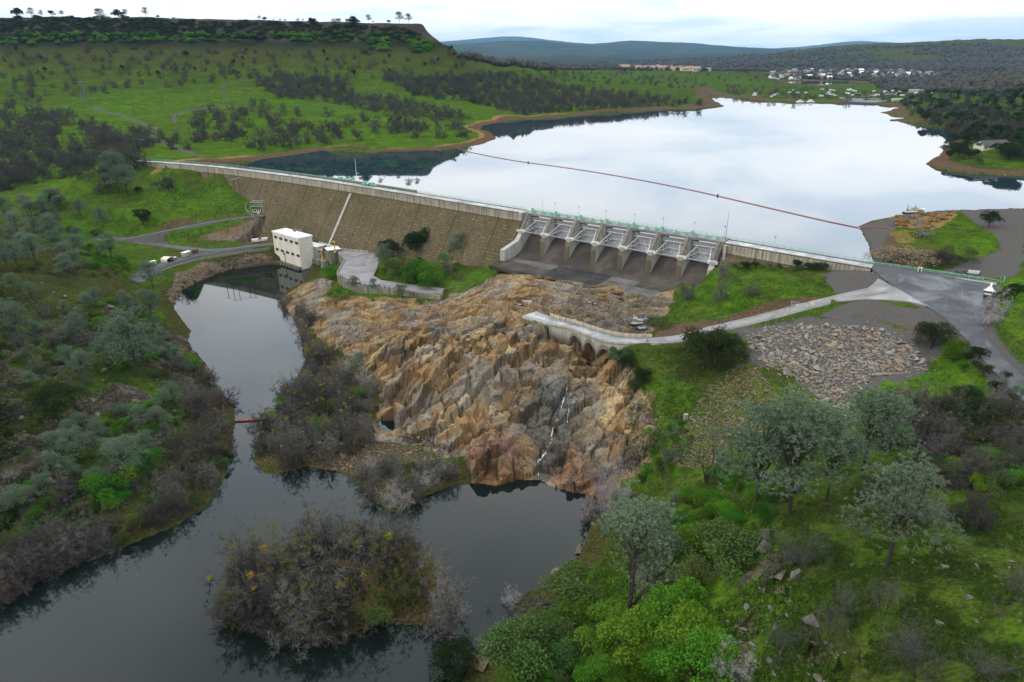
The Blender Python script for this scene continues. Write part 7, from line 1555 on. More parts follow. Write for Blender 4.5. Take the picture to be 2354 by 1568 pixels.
for k, (u, v, vt, kind, lab) in enumerate((
    (352, 668, 600, 'gray_pine', 'blue green pine standing in front of the yard road at the bank edge'), (258, 600, 535, 'gray_pine', 'blue green pine left of the parked pickup'), (316, 866, 716, 'gray_pine', 'largest blue green pine on the left bank above the bend'),
    (285, 850, 735, 'gray_pine', 'blue green pine left of the largest bank pine'), (205, 722, 672, 'gray_pine', 'small round blue green pine on the left bank rocks'), (40, 770, 690, 'gray_pine', 'blue green pine alone on the slope at the left edge'), (350, 735, 660, 'gray_pine', 'slim pine just below the pine by the yard road'),
    (290, 1100, 1000, 'gray_pine', 'grey green pine in the middle of the left hillside'), (180, 1065, 985, 'gray_pine', 'grey green pine left of the bare oak on the left hillside'), (268, 968, 912, 'bare_tree', 'round bare tree on the rocks of the left hillside'), (135, 965, 880, 'live_oak', 'dark grey green oak on the left hillside ledge'),
    (240, 1145, 1082, 'green_shrub', 'big bright green shrub at the foot of the left hillside'), (330, 1080, 1030, 'green_shrub', 'bright green shrub right of the grey green pine'), (305, 1100, 1060, 'green_shrub', 'bright green shrub below the grey green pine'),
    (275, 445, 350, 'gray_pine', 'large grey green pine on the grass left of the dam end'), (295, 452, 372, 'gray_pine', 'smaller grey green pine beside the large one left of the dam'), (380, 440, 396, 'bare_oak', 'bare oak on the grass right of the large grey green pine'), (242, 440, 396, 'bare_oak', 'bare oak on the grass left of the large grey green pine'), (132, 478, 443, 'live_oak', 'round dark green bush on the grass at the left'),
    (330, 520, 478, 'live_oak', 'dark bush on the cut bank above the upper yard road'), (318, 446, 428, 'live_oak', 'small dark bush right of the large grey green pine'),
    (960, 590, 530, 'live_oak', 'leftmost dark live oak at the foot of the dam'), (992, 578, 513, 'live_oak', 'tall dark live oak at the foot of the dam, middle of the clump'), (1030, 578, 513, 'live_oak', 'broad dark live oak at the foot of the dam'), (1058, 575, 520, 'live_oak', 'rightmost dark live oak at the foot of the dam'), (890, 582, 548, 'live_oak', 'dark live oak alone at the plaza side of the dam foot'), (905, 590, 555, 'live_oak', 'dark live oak beside the lone one at the plaza'),
    (1056, 598, 535, 'gray_pine', 'silvery pine in front of the dark live oaks at the dam foot'), (885, 620, 562, 'gray_pine', 'grey pine at the edge of the plaza'), (815, 670, 632, 'gray_pine', 'small pine growing on the plaza wall slope'), (860, 672, 640, 'gray_pine', 'thin pine below the plaza wall'), (925, 695, 650, 'gray_pine', 'thin dead pine below the right part of the plaza wall'), (828, 855, 812, 'gray_pine', 'small pine at the left foot of the rock outcrop'),
    (965, 640, 592, 'green_shrub', 'bright green shrub right of the plaza, upper one'), (990, 650, 600, 'green_shrub', 'large bright green shrub right of the plaza'), (940, 655, 622, 'green_shrub', 'bright green shrub right of the plaza, lower left one'), (985, 662, 632, 'green_shrub', 'bright green shrub right of the plaza, lowest one'), (1030, 600, 570, 'green_shrub', 'bright green shrub between live oaks and silvery pine'), (925, 632, 585, 'dull_shrub', 'dull green shrub at the plaza bend'), (900, 630, 590, 'dull_shrub', 'dull green shrub left of the plaza bend'),
    (762, 640, 612, 'green_shrub', 'bright green shrub below the plaza wall by the outlet'), (775, 690, 660, 'green_shrub', 'bright green shrub on the slope below the plaza bend'), (965, 700, 685, 'green_shrub', 'small green shrub on the rocks below the plaza'),
    (1585, 685, 630, 'bare_tree', 'bare grey tree at the spillway end of the grassy knoll'), (1665, 640, 590, 'bare_tree', 'bare grey tree on the knoll below the last gate pier'), (1630, 640, 608, 'olive_tree', 'yellow green bush beside the last spillway bay'), (1660, 690, 638, 'bare_tree', 'bare grey tree in the middle of the grassy knoll'), (1725, 680, 642, 'bare_tree', 'bare grey tree on the right part of the grassy knoll'), (1500, 748, 722, 'dull_shrub', 'dull green bush by the puddle above the bridge'), (1520, 752, 720, 'dull_shrub', 'dull green bush at the foot of the knoll by the bridge'),
    (1425, 830, 790, 'dull_shrub', 'grey green bush at the right end of the bridge'), (1430, 845, 805, 'live_oak', 'dark bush below the right end of the bridge'), (1615, 850, 752, 'live_oak', 'large dark oak on the mound below the service road, left one'), (1650, 855, 762, 'live_oak', 'large dark oak on the mound below the service road, right one'), (1600, 840, 752, 'olive_tree', 'olive topped tree leaning over the service road'), (1660, 790, 730, 'bare_tree', 'bare tree at the service road edge beside the dark oaks'), (1478, 885, 845, 'live_oak', 'dark shrub on the mound above the gully'), (1460, 900, 870, 'dull_shrub', 'grey shrub on the gully edge'),
    (1395, 1120, 1030, 'pale_tree', 'pale bare tree at the pool beside the rock outcrop, upper one'), (1415, 1165, 1075, 'pale_tree', 'pale bare tree at the pool beside the rock outcrop, right one'), (1375, 1175, 1100, 'lilac_tree', 'lilac grey bare tree at the pool edge'), (1440, 1080, 1035, 'bare_tree', 'bare grey tree in the gully above the pool'), (1395, 1200, 1130, 'lilac_tree', 'lilac grey bare tree right on the pool shore'),
    (1615, 1110, 968, 'dead_oak', 'dark leafless oak in front of the rock debris slope'), (1815, 1182, 915, 'gray_pine', 'tallest blue green pine on the right slope, with forked trunk'), (1733, 1178, 930, 'gray_pine', 'blue green pine left of the tallest forked pine'), (1900, 1150, 985, 'gray_pine', 'blue green pine right of the tallest forked pine'), (1980, 1085, 884, 'gray_pine', 'blue green pine with leaning trunk below the rubble heap'), (2040, 1300, 1060, 'gray_pine', 'wide pale blue green pine on the open right slope'),
    (1452, 1362, 1145, 'gray_pine', 'slim blue green pine with black trunk above the pool'), (1432, 1412, 1215, 'dead_oak', 'thin leafless tree beside the slim pine above the pool'), (1500, 1330, 1230, 'pale_tree', 'small grey bare tree right of the slim pine'), (2240, 1115, 1028, 'bare_tree', 'leaning bare oak at the right under the road'), (2120, 1080, 1010, 'dark_tree', 'bare oak in the thicket below the rubble heap'), (2000, 1160, 1080, 'dark_tree', 'bare oak behind the wide pale pine'),
    (2110, 1200, 1120, 'bare_tree', 'bare grey tree right of the wide pale pine'), (2240, 1210, 1110, 'dark_tree', 'bare grey tree on the right slope, lower one'), (1850, 1310, 1195, 'thin_oak', 'small bare oak among boulders below the wide pale pine'), (1810, 1300, 1190, 'thin_oak', 'smaller bare oak left of the boulders'), (2030, 1430, 1330, 'thin_oak', 'leaning bare oak on the lower right slope'), (1900, 1470, 1375, 'thin_oak', 'bare oak at the bottom of the right slope, left one'), (2090, 1500, 1400, 'thin_oak', 'bare oak at the bottom of the right slope, right one'), (2110, 1555, 1425, 'thin_oak', 'thin bare oak at the very bottom of the right slope'),
    (2310, 1390, 1290, 'thin_oak', 'bare oak at the lower right edge'), (2250, 1568, 1450, 'thin_oak', 'bare oak in the lower right corner'), (1790, 1500, 1410, 'thin_oak', 'bare oak above the boulders at the bottom'), (1920, 1408, 1325, 'thin_oak', 'little bare oak in the middle of the right slope'),
    (1670, 1300, 1200, 'dull_shrub', 'large round silvery bush on the right slope'), (1560, 1420, 1340, 'green_shrub', 'bright green shrub below the silvery bush'), (1590, 1345, 1285, 'dull_shrub', 'pale green bush left of the big boulder'), (1350, 1420, 1365, 'green_shrub', 'bright green shrub above the dark shore rocks'), (1400, 1480, 1405, 'green_shrub', 'bright green shrub in the lower middle, left one'), (1470, 1500, 1410, 'green_shrub', 'bright green shrub in the lower middle, centre one'), (1590, 1520, 1420, 'green_shrub', 'big bright green shrub at the bottom, left of the boulders'), (1620, 1560, 1460, 'green_shrub', 'big bright green shrub at the very bottom'),
    (1520, 1240, 1180, 'green_shrub', 'bright green shrub below the dead oak, left one'), (1560, 1290, 1225, 'green_shrub', 'bright green shrub below the dead oak, right one'), (1310, 1400, 1310, 'dull_shrub', 'grey green bush at the pool shore bend'), (1250, 1500, 1420, 'dull_shrub', 'olive green bush at the bottom centre shore'), (1190, 1540, 1440, 'dull_shrub', 'olive green bush beside the river at the bottom'), (1045, 1560, 1482, 'live_oak', 'dark green bush at the bottom edge by the water'), (1310, 1520, 1455, 'dull_shrub', 'grey tipped green bush at the bottom'), (1220, 1568, 1510, 'green_shrub', 'bright green shrub at the bottom edge'), (1120, 1430, 1395, 'bare_tree', 'small bare bush at the river shore across from the islet'), (1170, 1395, 1345, 'pale_tree', 'small pale bare tree at the pool outlet'),
    (2110, 540, 505, 'lilac_tree', 'lilac blooming bare tree on the right peninsula'), (2272, 522, 482, 'live_oak', 'dark bare topped tree beside the dark lot'), (2215, 572, 545, 'olive_tree', 'pale green bush in the grass of the peninsula'), (2200, 592, 558, 'dull_shrub', 'pale grey bush in the grass of the peninsula'), (2150, 600, 573, 'bramble', 'dark bramble thicket on the peninsula, upper one'), (2178, 608, 580, 'bramble', 'dark bramble thicket on the peninsula, right one'), (2120, 600, 572, 'tan_brush', 'brown bare bush on the peninsula'), (2088, 608, 574, 'tan_brush', 'tan brush mound on the peninsula above the fence'), (2056, 602, 568, 'tan_brush', 'tan brush mound nearest the water on the peninsula'),
    (2285, 740, 660, 'pale_tree', 'pale bare bush by the boom truck'), (2300, 700, 665, 'live_oak', 'dark green bush above the boom truck'), (2330, 690, 650, 'live_oak', 'dark green bush on the bank above the road'), (2310, 725, 690, 'lilac_tree', 'lilac grey bush on the bank beside the road'), (2140, 800, 735, 'live_oak', 'dark shrub between rubble heap and asphalt road'), (2160, 790, 742, 'bare_tree', 'bare dark shrub between rubble heap and road'), (2185, 800, 755, 'bare_tree', 'bare shrub at the road edge right of the rubble heap'), (2120, 790, 740, 'bare_tree', 'brown bare shrub on top of the rubble heap edge'), (2200, 820, 780, 'green_shrub', 'green shrub at the road edge right of the rubble'))):
    q = gpos(u, v)
    if np.isnan(q[0]): continue
    cat = 'shrub' if 'shrub' in kind or 'reed' in kind or 'br' in kind[:2] or kind == 'tan_brush' or 'bush' in lab or 'shrub' in lab else 'tree'
    h = height_to(q, vt); wd = 1.0
    if kind == 'live_oak' or 'shrub' in kind: wd = 1.1
    if kind == 'gray_pine': wd = 1.2
    if 'peninsula' in lab: wd = 1.7
    nm = kind if cat == 'tree' else ('shrub' if kind not in ('green_shrub', 'dull_shrub') else kind)
    plant(kind, q, h, lab, cat, None, wd, name=nm)
grove([(1490, 1180), (1600, 1140), (1690, 1200), (1680, 1280), (1600, 1320), (1500, 1310), (1450, 1250)], 44, 520, mx((.62, GS), (.30, DS_), (.08, BT)), (6, 9), 'in the thicket above the pool', 3)
grove([(1230, 1470), (1330, 1430), (1500, 1440), (1620, 1480), (1680, 1567), (1200, 1567)], 64, 521, mx((.66, GS), (.31, DS_), (.03, PT)), (6, 10), 'in the bottom thicket', 2.6)
grove([(2020, 950), (2120, 930), (2250, 930), (2353, 960), (2353, 1060), (2200, 1060), (2080, 1040), (2000, 1020)], 66, 522, mx((.14, BT), (.42, DT_), (.14, LO), (.20, DS_), (.10, GS)), (6, 9), 'between pines and road', 3)
grove([(2060, 1050), (2200, 1060), (2353, 1060), (2353, 1110), (2260, 1130), (2100, 1120)], 34, 523, mx((.34, GS), (.08, BT), (.28, DT_), (.3, DS_)), (6, 9), 'in the scrub under the road', 3)
grove([(1640, 1060), (1760, 1080), (1830, 1160), (1760, 1200), (1660, 1160)], 16, 524, mx((.45, GS), (.4, DS_), (.15, GP)), (5, 8), 'around the forked pine', 3)
grove([(1480, 1000), (1560, 960), (1590, 1020), (1540, 1090), (1470, 1120)], 26, 525, mx((.30, GS), (.55, DS_), (.15, BT)), (3, 5), 'in the gully by the outcrop', 2.5)
grove([(1680, 610), (1900, 618), (1900, 628), (1690, 622)], 18, 526, mx((.5, LO), (.5, DS_)), (3, 4.5), 'along the dam foot right of gates', 2.0)
grove([(870, 600), (930, 580), (1000, 575), (1060, 600), (1040, 640), (960, 650), (880, 640)], 18, 527, mx((.45, GS), (.45, DS_), (.1, BT)), (4, 7), 'between plaza and spillway', 3)
grove([(400, 650), (470, 620), (600, 590), (600, 604), (470, 640), (410, 675)], 12, 528, mx((.2, GS), (.5, DS_), (.3, BT)), (2.5, 4), 'on the riprap bank', 3)
grove([(2180, 780), (2230, 800), (2353, 910), (2353, 950), (2240, 880), (2190, 830)], 16, 529, mx((.3, GS), (.4, LO), (.3, BT)), (2.5, 4.5), 'beside the asphalt road', 3)
RD = scatter([(2045, 505), (2110, 492), (2195, 486), (2180, 512), (2120, 528), (2060, 518)], 42, 530, 1.6) + scatter([(2040, 575), (2085, 565), (2100, 605), (2050, 608)], 16, 531, 1.8)
for q, cw in zip(RD, cells(RD)): plant('reed_clump', q, rng.uniform(1.3, 2.4), 'tan clump of dry reeds on the right peninsula, ' + cw, 'grass clump', 'dry reeds of the peninsula', 1.1)
RD = scatter([(1180, 600), (1240, 615), (1330, 650), (1260, 650), (1170, 625)], 18, 532, 2) + scatter([(1340, 650), (1480, 680), (1440, 700), (1350, 680)], 16, 533, 2)
for q, cw in zip(RD, cells(RD)): plant('reed_clump', q, rng.uniform(.9, 1.7), 'brown dry reed clump below the spillway apron, ' + cw, 'grass clump', 'dry reeds below the spillway', 1.1)
# ------------------------------------------------------------------ stones
def stone_mesh(seed, flat=.7):
    rs = np.random.RandomState(seed); bm = bmesh.new(); d = rs.normal(size=(13, 3)); d /= np.linalg.norm(d, axis=1)[:, None]; d *= rs.uniform(.75, 1.1, (13, 1)) * [1.25, .95, flat]
    for q in d: bm.verts.new(q)
    bmesh.ops.convex_hull(bm, input=bm.verts[:]); bmesh.ops.delete(bm, geom=[v for v in bm.verts if not v.link_faces], context='VERTS'); bmesh.ops.recalc_face_normals(bm, faces=bm.faces)
    me = bpy.data.meshes.new('stone'); bm.to_mesh(me); bm.free(); return me
def mat_stone(name, cols, moss=0.0):
    m, nt = new_mat(name); b = NB(nt)
    c = b.ramp(b.math('FRACT', b.math('ADD', b.rnd(), b.math('MULTIPLY', b.island(), 1.0))), *[(i / (len(cols) - 1), q) for i, q in enumerate(cols)])
    n = b.noise(b.pos(), 1.2, 5, .65); c = b.mix(b.ramp(n, (.4, .5), (.62, 0)), c, tuple(q * .45 for q in cols[0]))
    if moss: c = b.mix(b.math('MULTIPLY', b.ramp(b.noise(b.pos(), .5, 4), (.48, 0), (.6, 1)), moss), c, (.055, .062, .018))
    b.out(c, .85, b.bump(b.noise(b.pos(), 4, 3), .3, .08), .2); return m
M['stone_mix'] = mat_stone('rubble_stone', [(.20, .19, .175), (.27, .26, .25), (.24, .165, .10), (.155, .15, .145), (.30, .22, .14), (.21, .205, .20)])
M['stone_brown'] = mat_stone('brown_rubble', [(.135, .10, .065), (.20, .15, .095), (.105, .08, .055), (.17, .145, .115)])
M['stone_moss'] = mat_stone('mossy_stone', [(.12, .115, .10), (.17, .165, .15), (.10, .085, .065)], .7)
M['stone_dark'] = mat_stone('wet_dark_stone', [(.045, .042, .04), (.07, .066, .06), (.035, .033, .032)])
STONES = {}
for k in ('stone_mix', 'stone_brown', 'stone_moss', 'stone_dark'):
    STONES[k] = []
    for s in range(5):
        me = stone_mesh(s + 1).copy(); me.name = 'stone'; me.materials.append(M[k]); STONES[k].append(me)
def stones(poly, n_big, n_small, seed, mat, rb, rsml, label, group, mass_label, sep=1.4, zmin=-46.2, only=None):
    rs = random.Random(seed)
    big = scatter(poly, n_big, seed, sep, None, zmin) if n_big else []
    for q, cw in zip(big, cells(big) if big else []):
        r = rs.uniform(*rb); o = link('stone', STONES[mat][rs.randrange(5)], None, (q[0], q[1], q[2] + r * .22), (rs.uniform(-.5, .5), rs.uniform(-.5, .5), rs.uniform(0, 6.28)), (r, r * rs.uniform(.6, .95), r * rs.uniform(.6, 1)))
        tag(o, label + ', ' + cw, 'rock', group)
    if n_small:
        r_ = np.random.RandomState(seed); poly = np.array(poly, float); lo, hi = poly.min(0), poly.max(0); uv = r_.uniform(lo, hi, (n_small * 3, 2)); uv = uv[in_poly(uv, poly)][:n_small]; P = ground(uv); P = P[~np.isnan(P[:, 0])]; P = P[P[:, 2] > zmin]
        if only is not None: P = P[only(P)]
        items = []
        for q in P: r = rs.uniform(*rsml); items.append((STONES[mat][rs.randrange(5)], 0, (q[0], q[1], q[2] + r * .1), (r * rs.uniform(.7, 1.2), r * rs.uniform(.6, 1), r * rs.uniform(.5, .95)), rs.uniform(0, 6.28)))
        soup_copies('rubble', items, mass_label, [M[mat]])
RUB = [(1712, 775), (1760, 752), (1900, 745), (2020, 752), (2110, 800), (2130, 850), (2005, 860), (1985, 900), (1945, 945), (1880, 925), (1850, 880), (1740, 830)]
stones(RUB, 110, 3400, 601, 'stone_mix', (.7, 1.7), (.2, .75), 'broken grey or tan stone of the rubble heap by the road', 'stones of the rubble heap', 'loose smaller stones of the big rubble heap', 1.6)
DEB = [(1700, 830), (1740, 850), (1790, 905), (1750, 990), (1660, 1075), (1560, 1075), (1540, 1040), (1590, 950), (1630, 885)]
stones([(1690, 760), (1760, 735), (1900, 725), (2040, 735), (2150, 790), (2160, 860), (2010, 880), (1990, 930), (1940, 970), (1860, 940), (1800, 880), (1690, 830)], 0, 700, 611, 'stone_mix', (.6, 1), (.15, .5), '', '', 'stray stones round the edge of the rubble heap')
stones([(1440, 850), (1520, 930), (1520, 1010), (1480, 1080), (1430, 1120), (1440, 960)], 8, 260, 612, 'stone_brown', (.6, 1.2), (.2, .6), 'tan rock in the gully right of the outcrop', 'rocks of the gully', 'small stones of the gully right of the outcrop')
stones(DEB, 40, 2200, 602, 'stone_brown', (.6, 1.3), (.22, .6), 'brown stone of the debris slope above the pines', 'stones of the debris slope', 'brown gravel and stones of the debris slope', 1.6)
stones([(398, 702), (380, 680), (405, 635), (470, 602), (600, 582), (625, 590), (620, 604), (540, 616), (470, 641), (418, 668)], 26, 1300, 603, 'stone_brown', (.7, 1.3), (.35, .8), 'riprap stone on the bank below the yard road', 'riprap stones below the yard', 'small riprap on the bank below the yard', 1.4)
stones([(860, 1010), (960, 1000), (1010, 1030), (1050, 1070), (980, 1085), (880, 1080), (770, 1085), (760, 1060)], 30, 600, 604, 'stone_brown', (.7, 1.6), (.25, .6), 'tan block on the shore at the foot of the outcrop', 'blocks at the foot of the outcrop', 'small stones at the foot of the outcrop', 1.4)
stones([(760, 740), (840, 720), (850, 770), (800, 830), (760, 800)], 12, 240, 605, 'stone_brown', (.7, 1.5), (.25, .6), 'tan block at the upper left foot of the outcrop', 'blocks at the upper left of the outcrop', 'small stones at the upper left of the outcrop', 1.4)
stones([(1680, 1230), (1760, 1220), (1860, 1340), (1800, 1450), (1960, 1500), (1900, 1567), (1700, 1567), (1660, 1400)], 26, 220, 606, 'stone_moss', (.45, 1.1), (.15, .4), 'mossy grey boulder in the grass of the right slope', 'boulders of the right slope', 'small stones in the grass of the right slope', 1.6)
stones([(1950, 1300), (2353, 1250), (2353, 1560), (1950, 1560)], 10, 160, 607, 'stone_moss', (.35, .8), (.12, .35), 'dark mossy stone in the grass at the lower right', 'stones of the lower right grass', 'small stones in the grass at the lower right', 3)
stones([(1170, 1400), (1230, 1365), (1290, 1390), (1270, 1430), (1200, 1430)], 12, 180, 608, 'stone_dark', (.6, 1.3), (.2, .5), 'dark wet rock on the shore of the pool outlet', 'dark rocks of the pool outlet', 'small dark stones of the pool outlet', 1.0)
stones([(60, 640), (200, 660), (330, 740), (470, 870), (500, 960), (400, 1100), (250, 1180), (30, 1220), (0, 1000), (0, 700)], 22, 600, 609, 'stone_moss', (.7, 1.9), (.3, .7), 'mossy grey rock on the left hillside', 'rocks of the left hillside', 'small stones on the left hillside', 3.0)
stones([(1200, 655), (1340, 660), (1520, 690), (1500, 750), (1400, 745), (1290, 715), (1210, 710)], 12, 950, 610, 'stone_mix', (.5, 1.1), (.2, .55), 'grey block in the basin between apron and bridge', 'blocks of the scoured basin', 'small stones of the scoured basin', 1.8)
for (u, v, r, lab) in ((1752, 1245, 2.6, 'large upright lichen covered boulder beside the silvery bush'), (1757, 1265, 2.0, 'lichen covered boulder leaning on the large upright one'), (1826, 1128, 2.6, 'pale boulder beside the trunk of the forked pine'), (1500, 1515, 3.0, 'large rock outcrop slab among the bottom shrubs'), (1515, 1530, 2.4, 'cracked rock beside the large slab among the bottom shrubs'), (1795, 1330, 1.7, 'rounded grey boulder, left of the pair on the right slope'), (1830, 1332, 1.8, 'rounded grey boulder, right of the pair on the right slope'), (1100, 1530, 3.2, 'orange brown rock at the bottom edge by the water'), (1115, 1510, 2.6, 'orange brown rock above the bottom edge by the water'), (1865, 1435, 1.6, 'grey boulder at the foot of a small bare oak'), (1278, 1325, 2.2, 'tan rock at the pool shore bend'), (1330, 1270, 2.0, 'tan rock on the right pool shore')):
    q = gpos(u, v); o = link('boulder', STONES['stone_moss' if 'brown' not in lab and 'tan' not in lab else 'stone_brown'][rng.randrange(5)], None, (q[0], q[1], q[2] + r * .4), (rng.uniform(-.3, .3), rng.uniform(-.3, .3), rng.uniform(0, 6)), (r * .8, r * .8, r * 1.25)); tag(o, lab, 'rock')
q = gpos(1575, 965); cs = thing('concrete_block', 'pale broken concrete block at the edge of the debris slope', 'concrete block', q, .7); link('block', MB().box((0, 0, .9), (1.4, 1.0, 2.4)).mesh('block', M['dam_cap'], .08), cs)
mb = MB().tube(at(2003, 862, -12.2), at(2130, 856, -9.2), .45, n=6); tag(mb.obj('kerb_log', M['wall']), 'long pale kerb log along the lower edge of the rubble heap', 'kerb')
def moss():
    rs = np.random.RandomState(6); out = []
    for k in range(8):
        for j in range(140): out.append(sp(k * BAY + rs.normal() * 1.6 - .6, 11.5 + abs(rs.normal()) * 2.2, -17.6))
    for k in range(7):
        for j in range(90): out.append(sp(k * BAY + rs.uniform(0, BAY), 25.2 + rs.normal() * .35, -18.35) if rs.rand() < .7 else sp(k * BAY + rs.normal() * .4, rs.uniform(18, 34), -18.4))
    P = np.array(out); D = rs.normal(size=P.shape) * .6; D[:, 2] = 1; D /= np.linalg.norm(D, axis=1)[:, None]; V, F = tri_soup(P - [0, 0, .1], D, rs.uniform(.25, .6, len(P)), .3, rs)
    tag(link('apron_weeds', mesh_np('apron_weeds', V, F, M['shrub'])), 'green weeds in the joints of the spillway apron', None, None, 'stuff')
moss()
# ------------------------------------------------------------------ waterfall threads and puddles
M['foam'] = simple('white_water', (.62, .65, .67), (.38, .41, .43), 3.0, .4)
def fall(pts, w0, w1, lab, cat='waterfall'):
    L = dense([ground([q])[0] for q in pts], .5); rs = np.random.RandomState(4); n = len(L)
    L[:, 0] += (fbm(np.arange(n) / 4.0, np.zeros(n), 3, 3) - .5) * 1.0; L[:, 2] = gz(L[:, 0], L[:, 1]) + .12
    w = np.interp(np.linspace(0, 1, n), [0, 1], [w0, w1]) * rs.uniform(.1, 1.4, n) * (fbm(np.arange(n) / 5.0, np.ones(n), 9, 3) > .38); d = np.gradient(L[:, :2], axis=0); d /= np.linalg.norm(d, axis=1)[:, None] + 1e-6; nn = np.stack([-d[:, 1], d[:, 0]], 1)
    X = np.stack([L[:, 0] - nn[:, 0] * w / 2, L[:, 0], L[:, 0] + nn[:, 0] * w / 2], 1); Y = np.stack([L[:, 1] - nn[:, 1] * w / 2, L[:, 1], L[:, 1] + nn[:, 1] * w / 2], 1); Z = np.stack([gz(X[:, 0], Y[:, 0]) + .06, L[:, 2] + .12, gz(X[:, 2], Y[:, 2]) + .06], 1)
    o = link('waterfall', grid_mesh('waterfall', X, Y, Z, M['foam'])); tag(o, lab, cat)
fall([(1305, 885), (1300, 905), (1292, 930), (1282, 960), (1273, 985), (1268, 1005)], .28, .42, 'thin white waterfall down the right side of the rock outcrop')
fall([(1268, 1010), (1262, 1030), (1245, 1052), (1237, 1062), (1236, 1085), (1237, 1102)], .3, .5, 'lowest white fall spilling into the pool')
fall([(1312, 905), (1308, 930), (1306, 955), (1302, 980)], .2, .28, 'thinner second thread of water right of the main fall')
M['puddle'] = mat_water('puddle_water', (.05, .055, .06), .02, .02, 1.0)
def puddle(u, v, ru, rv, seed, lab, lift=.25):
    rs = np.random.RandomState(seed); ring = []
    for a in np.linspace(0, 2 * np.pi, 22, endpoint=False): k = rs.uniform(.55, 1.2); ring.append((u + ru * k * math.cos(a), v + rv * k * math.sin(a)))
    G = ground(ring); G = G[~np.isnan(G[:, 0])]; z = float(np.median(G[:, 2])) + lift
    P = [at(a, b, z) for a, b in ring]; tag(sheet('puddle', P, z, M['puddle'], .5), None, None, None, 'structure')
puddle(1466, 736, 26, 13, 1, ''); puddle(1475, 750, 14, 8, 2, ''); puddle(1362, 694, 15, 5, 3, ''); puddle(1215, 692, 16, 3.5, 4, ''); puddle(1195, 698, 12, 3, 5, ''); puddle(1320, 737, 9, 4, 6, '')
# ------------------------------------------------------------------ town and campground far off
TOWN = scatter([(1760, 168), (1850, 162), (2050, 163), (2150, 168), (2170, 176), (2040, 182), (1960, 180), (1850, 184), (1770, 182)], 110, 701, 22)
hr = random.Random(9)
proto = {}
def small_house(q, wall, roof, lab, grp, sc):
    key = (wall, roof)
    if key not in proto:
        h = house('house', lab, Vector(q), hr.uniform(-.6, .6), 13, 9, 4.2, M[wall], M[roof], grp, 2, .35, sc); proto[key] = h; return
    h0 = proto[key]; h = h0.copy(); COL.objects.link(h); h.location = q; h.rotation_euler = (0, 0, hr.uniform(-.7, .7)); h.scale = (sc,) * 3; h['label'] = lab; h['group'] = grp
    for ch in h0.children: c = ch.copy(); COL.objects.link(c); c.parent = h
TC = cells(TOWN)
for k, q in enumerate(TOWN):
    w, r = hr.choice((('white', 'shingle'), ('white', 'roof_white'), ('beige', 'shingle'), ('cream', 'terracotta'), ('white', 'blue_grey')))
    small_house(q, w, r, 'small %s house with %s roof in the far town, %s' % (w, {'shingle': 'dark', 'roof_white': 'white', 'terracotta': 'reddish', 'blue_grey': 'blue grey'}[r], TC[k]), '%s houses of the far town' % w, hr.uniform(.9, 1.6))
HM = scatter([(1425, 156), (1500, 153), (1600, 158), (1650, 162), (1600, 164), (1430, 160)], 34, 702, 16)
for q, cw in zip(HM, cells(HM)): small_house(q, 'cream', 'terracotta', 'cream house with a reddish roof in the ridge hamlet, ' + cw, 'houses of the far ridge hamlet', hr.uniform(1.2, 1.9))
def camper(q, lab, grp):
    c = thing('camper', lab, 'camper', q, hr.uniform(-1, 1), grp); link('body', cam_m[0], c); link('window', cam_m[1], c)
    for x in (-1.8, 1.8): link('wheel', cam_m[2], c, (x, 0, .45))
cam_m = (MB().box((0, 0, 1.9), (8.5, 2.6, 2.8)).mesh('body', M['white'], .2), MB().box((1, 0, 2.3), (4, 2.66, .7)).mesh('window', M['glass']), MB().tube((0, -1.25, 0), (0, 1.25, 0), .45, n=10).mesh('wheel', M['tyre']))
CP_ = scatter([(1830, 208), (2000, 205), (2110, 208), (2150, 216), (2060, 222), (1900, 222), (1780, 226), (1680, 220)], 46, 703, 9)
for q, cw in zip(CP_, cells(CP_)): camper(q, 'small white camper on the campground across the lake, ' + cw, 'campers of the far campground')
q = gpos(2064, 233); c = thing('boat_shed', 'long white boat shed by the far launching ramp', 'shed', q, .05); link('wall', MB().box((0, 0, 2), (24, 8, 4)).mesh('wall', M['beige']), c); link('roof', MB().box((0, 0, 4.2), (25, 9, .5)).mesh('roof', M['roof_white']), c)
q = gpos(2105, 213); c = thing('barn', 'large pale barn beyond the far parking lot', 'barn', q, .1); link('wall', MB().box((0, 0, 3), (26, 14, 6)).mesh('wall', M['beige']), c); link('roof', MB().box((0, 0, 6.2), (27, 15, .6)).mesh('roof', M['galv']), c)
for nm, pts in (('parking_lot', [(1915, 220), (1990, 216), (2060, 226), (2010, 240), (1950, 238)]), ('parking_lot', [(2040, 214), (2110, 212), (2115, 220), (2030, 222)])):
    G = ground(pts); z = float(np.nanmean(G[:, 2])) + .3; P = [(g[0], g[1]) for g in G]; tag(sheet(nm, P, z, M['road'], 3), None, None, None, 'structure')
for u, v, k in ((1838, 236.5, 'left'), (1862, 236, 'right')):
    q = at(u, v, .1); w = thing('moored_boats' if 0 else 'moored_boat', 'white boat moored at the far campground shore, %s one' % k, 'boat', q, .3, None, 3.0)
    link('hull', car_body([(2.9, .9), (2.2, .1), (-2.4, .1), (-2.6, .9)], 1.9).mesh('hull', M['white'], .12), w); link('cabin', MB().box((0, 0, 1.3), (2, 1.5, .8)).mesh('cabin', M['white'], .1), w)
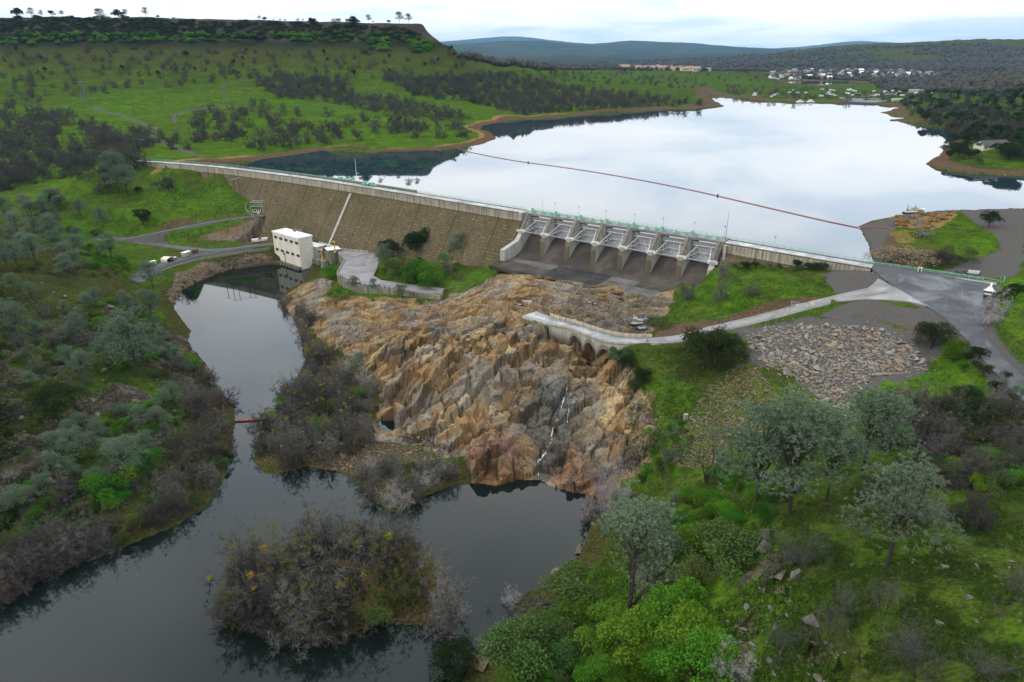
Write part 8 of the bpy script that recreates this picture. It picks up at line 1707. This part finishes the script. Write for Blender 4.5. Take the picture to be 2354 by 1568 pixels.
# ------------------------------------------------------------------ grass tufts near the camera
def tufts():
    rs = np.random.RandomState(12); out = []
    for poly, n in (([(1440, 1140), (1700, 1080), (2353, 1050), (2353, 1568), (1180, 1568), (1380, 1300)], 44000), ([(0, 620), (300, 700), (480, 880), (520, 1000), (400, 1180), (0, 1300)], 18000), ([(1430, 800), (1700, 800), (1690, 860), (1560, 1000), (1450, 1080), (1440, 880)], 7000), ([(1560, 650), (1900, 630), (1900, 670), (1520, 760)], 4000)):
        poly = np.array(poly, float); lo, hi = poly.min(0), poly.max(0); uv = rs.uniform(lo, hi, (int(n * 1.6), 2)); uv = uv[in_poly(uv, poly)][:n]; P = ground(uv); P = P[~np.isnan(P[:, 0])]; out.append(P[(P[:, 2] > -45) & (fbm(P[:, 0] / 6, P[:, 1] / 6, 8, 3) > .44)])
    P = np.concatenate(out); P = np.repeat(P, 3, 0) + rs.normal(size=(3 * len(P), 3)) * [.22, .22, 0]; D = rs.normal(size=P.shape) * .5; D[:, 2] = 1; D /= np.linalg.norm(D, axis=1)[:, None]
    V, F = tri_soup(P - [0, 0, .05], D, rs.uniform(.25, .6, len(P)), .22, rs); tag(link('grass', mesh_np('grass', V, F, M['tuft'])), 'tufts of grass on the near slopes', None, None, 'stuff')
M['tuft'] = mat_leaf('grass_tuft', [(.026, .050, .007), (.058, .095, .012), (.07, .075, .022), (.035, .075, .008)], .3)
tufts()
# ------------------------------------------------------------------ air
def haze(density):
    me = bpy.data.meshes.new('haze'); bm = bmesh.new(); bmesh.ops.create_cube(bm, size=1.0); bm.to_mesh(me); bm.free()
    o = link('haze', me); o.scale = (76000, 39000, 1220); o.location = (0, 18200, 1220 / 2 - 160)
    m, nt = new_mat('haze'); v = nt.nodes.new('ShaderNodeVolumePrincipled'); v.inputs['Color'].default_value = (.34, .64, 1.0, 1); v.inputs['Density'].default_value = density; v.inputs['Anisotropy'].default_value = 0.0
    out = nt.nodes.new('ShaderNodeOutputMaterial'); nt.links.new(v.outputs[0], out.inputs['Volume']); me.materials.append(m); tag(o, None, None, None, 'stuff')
haze(1.9e-5)
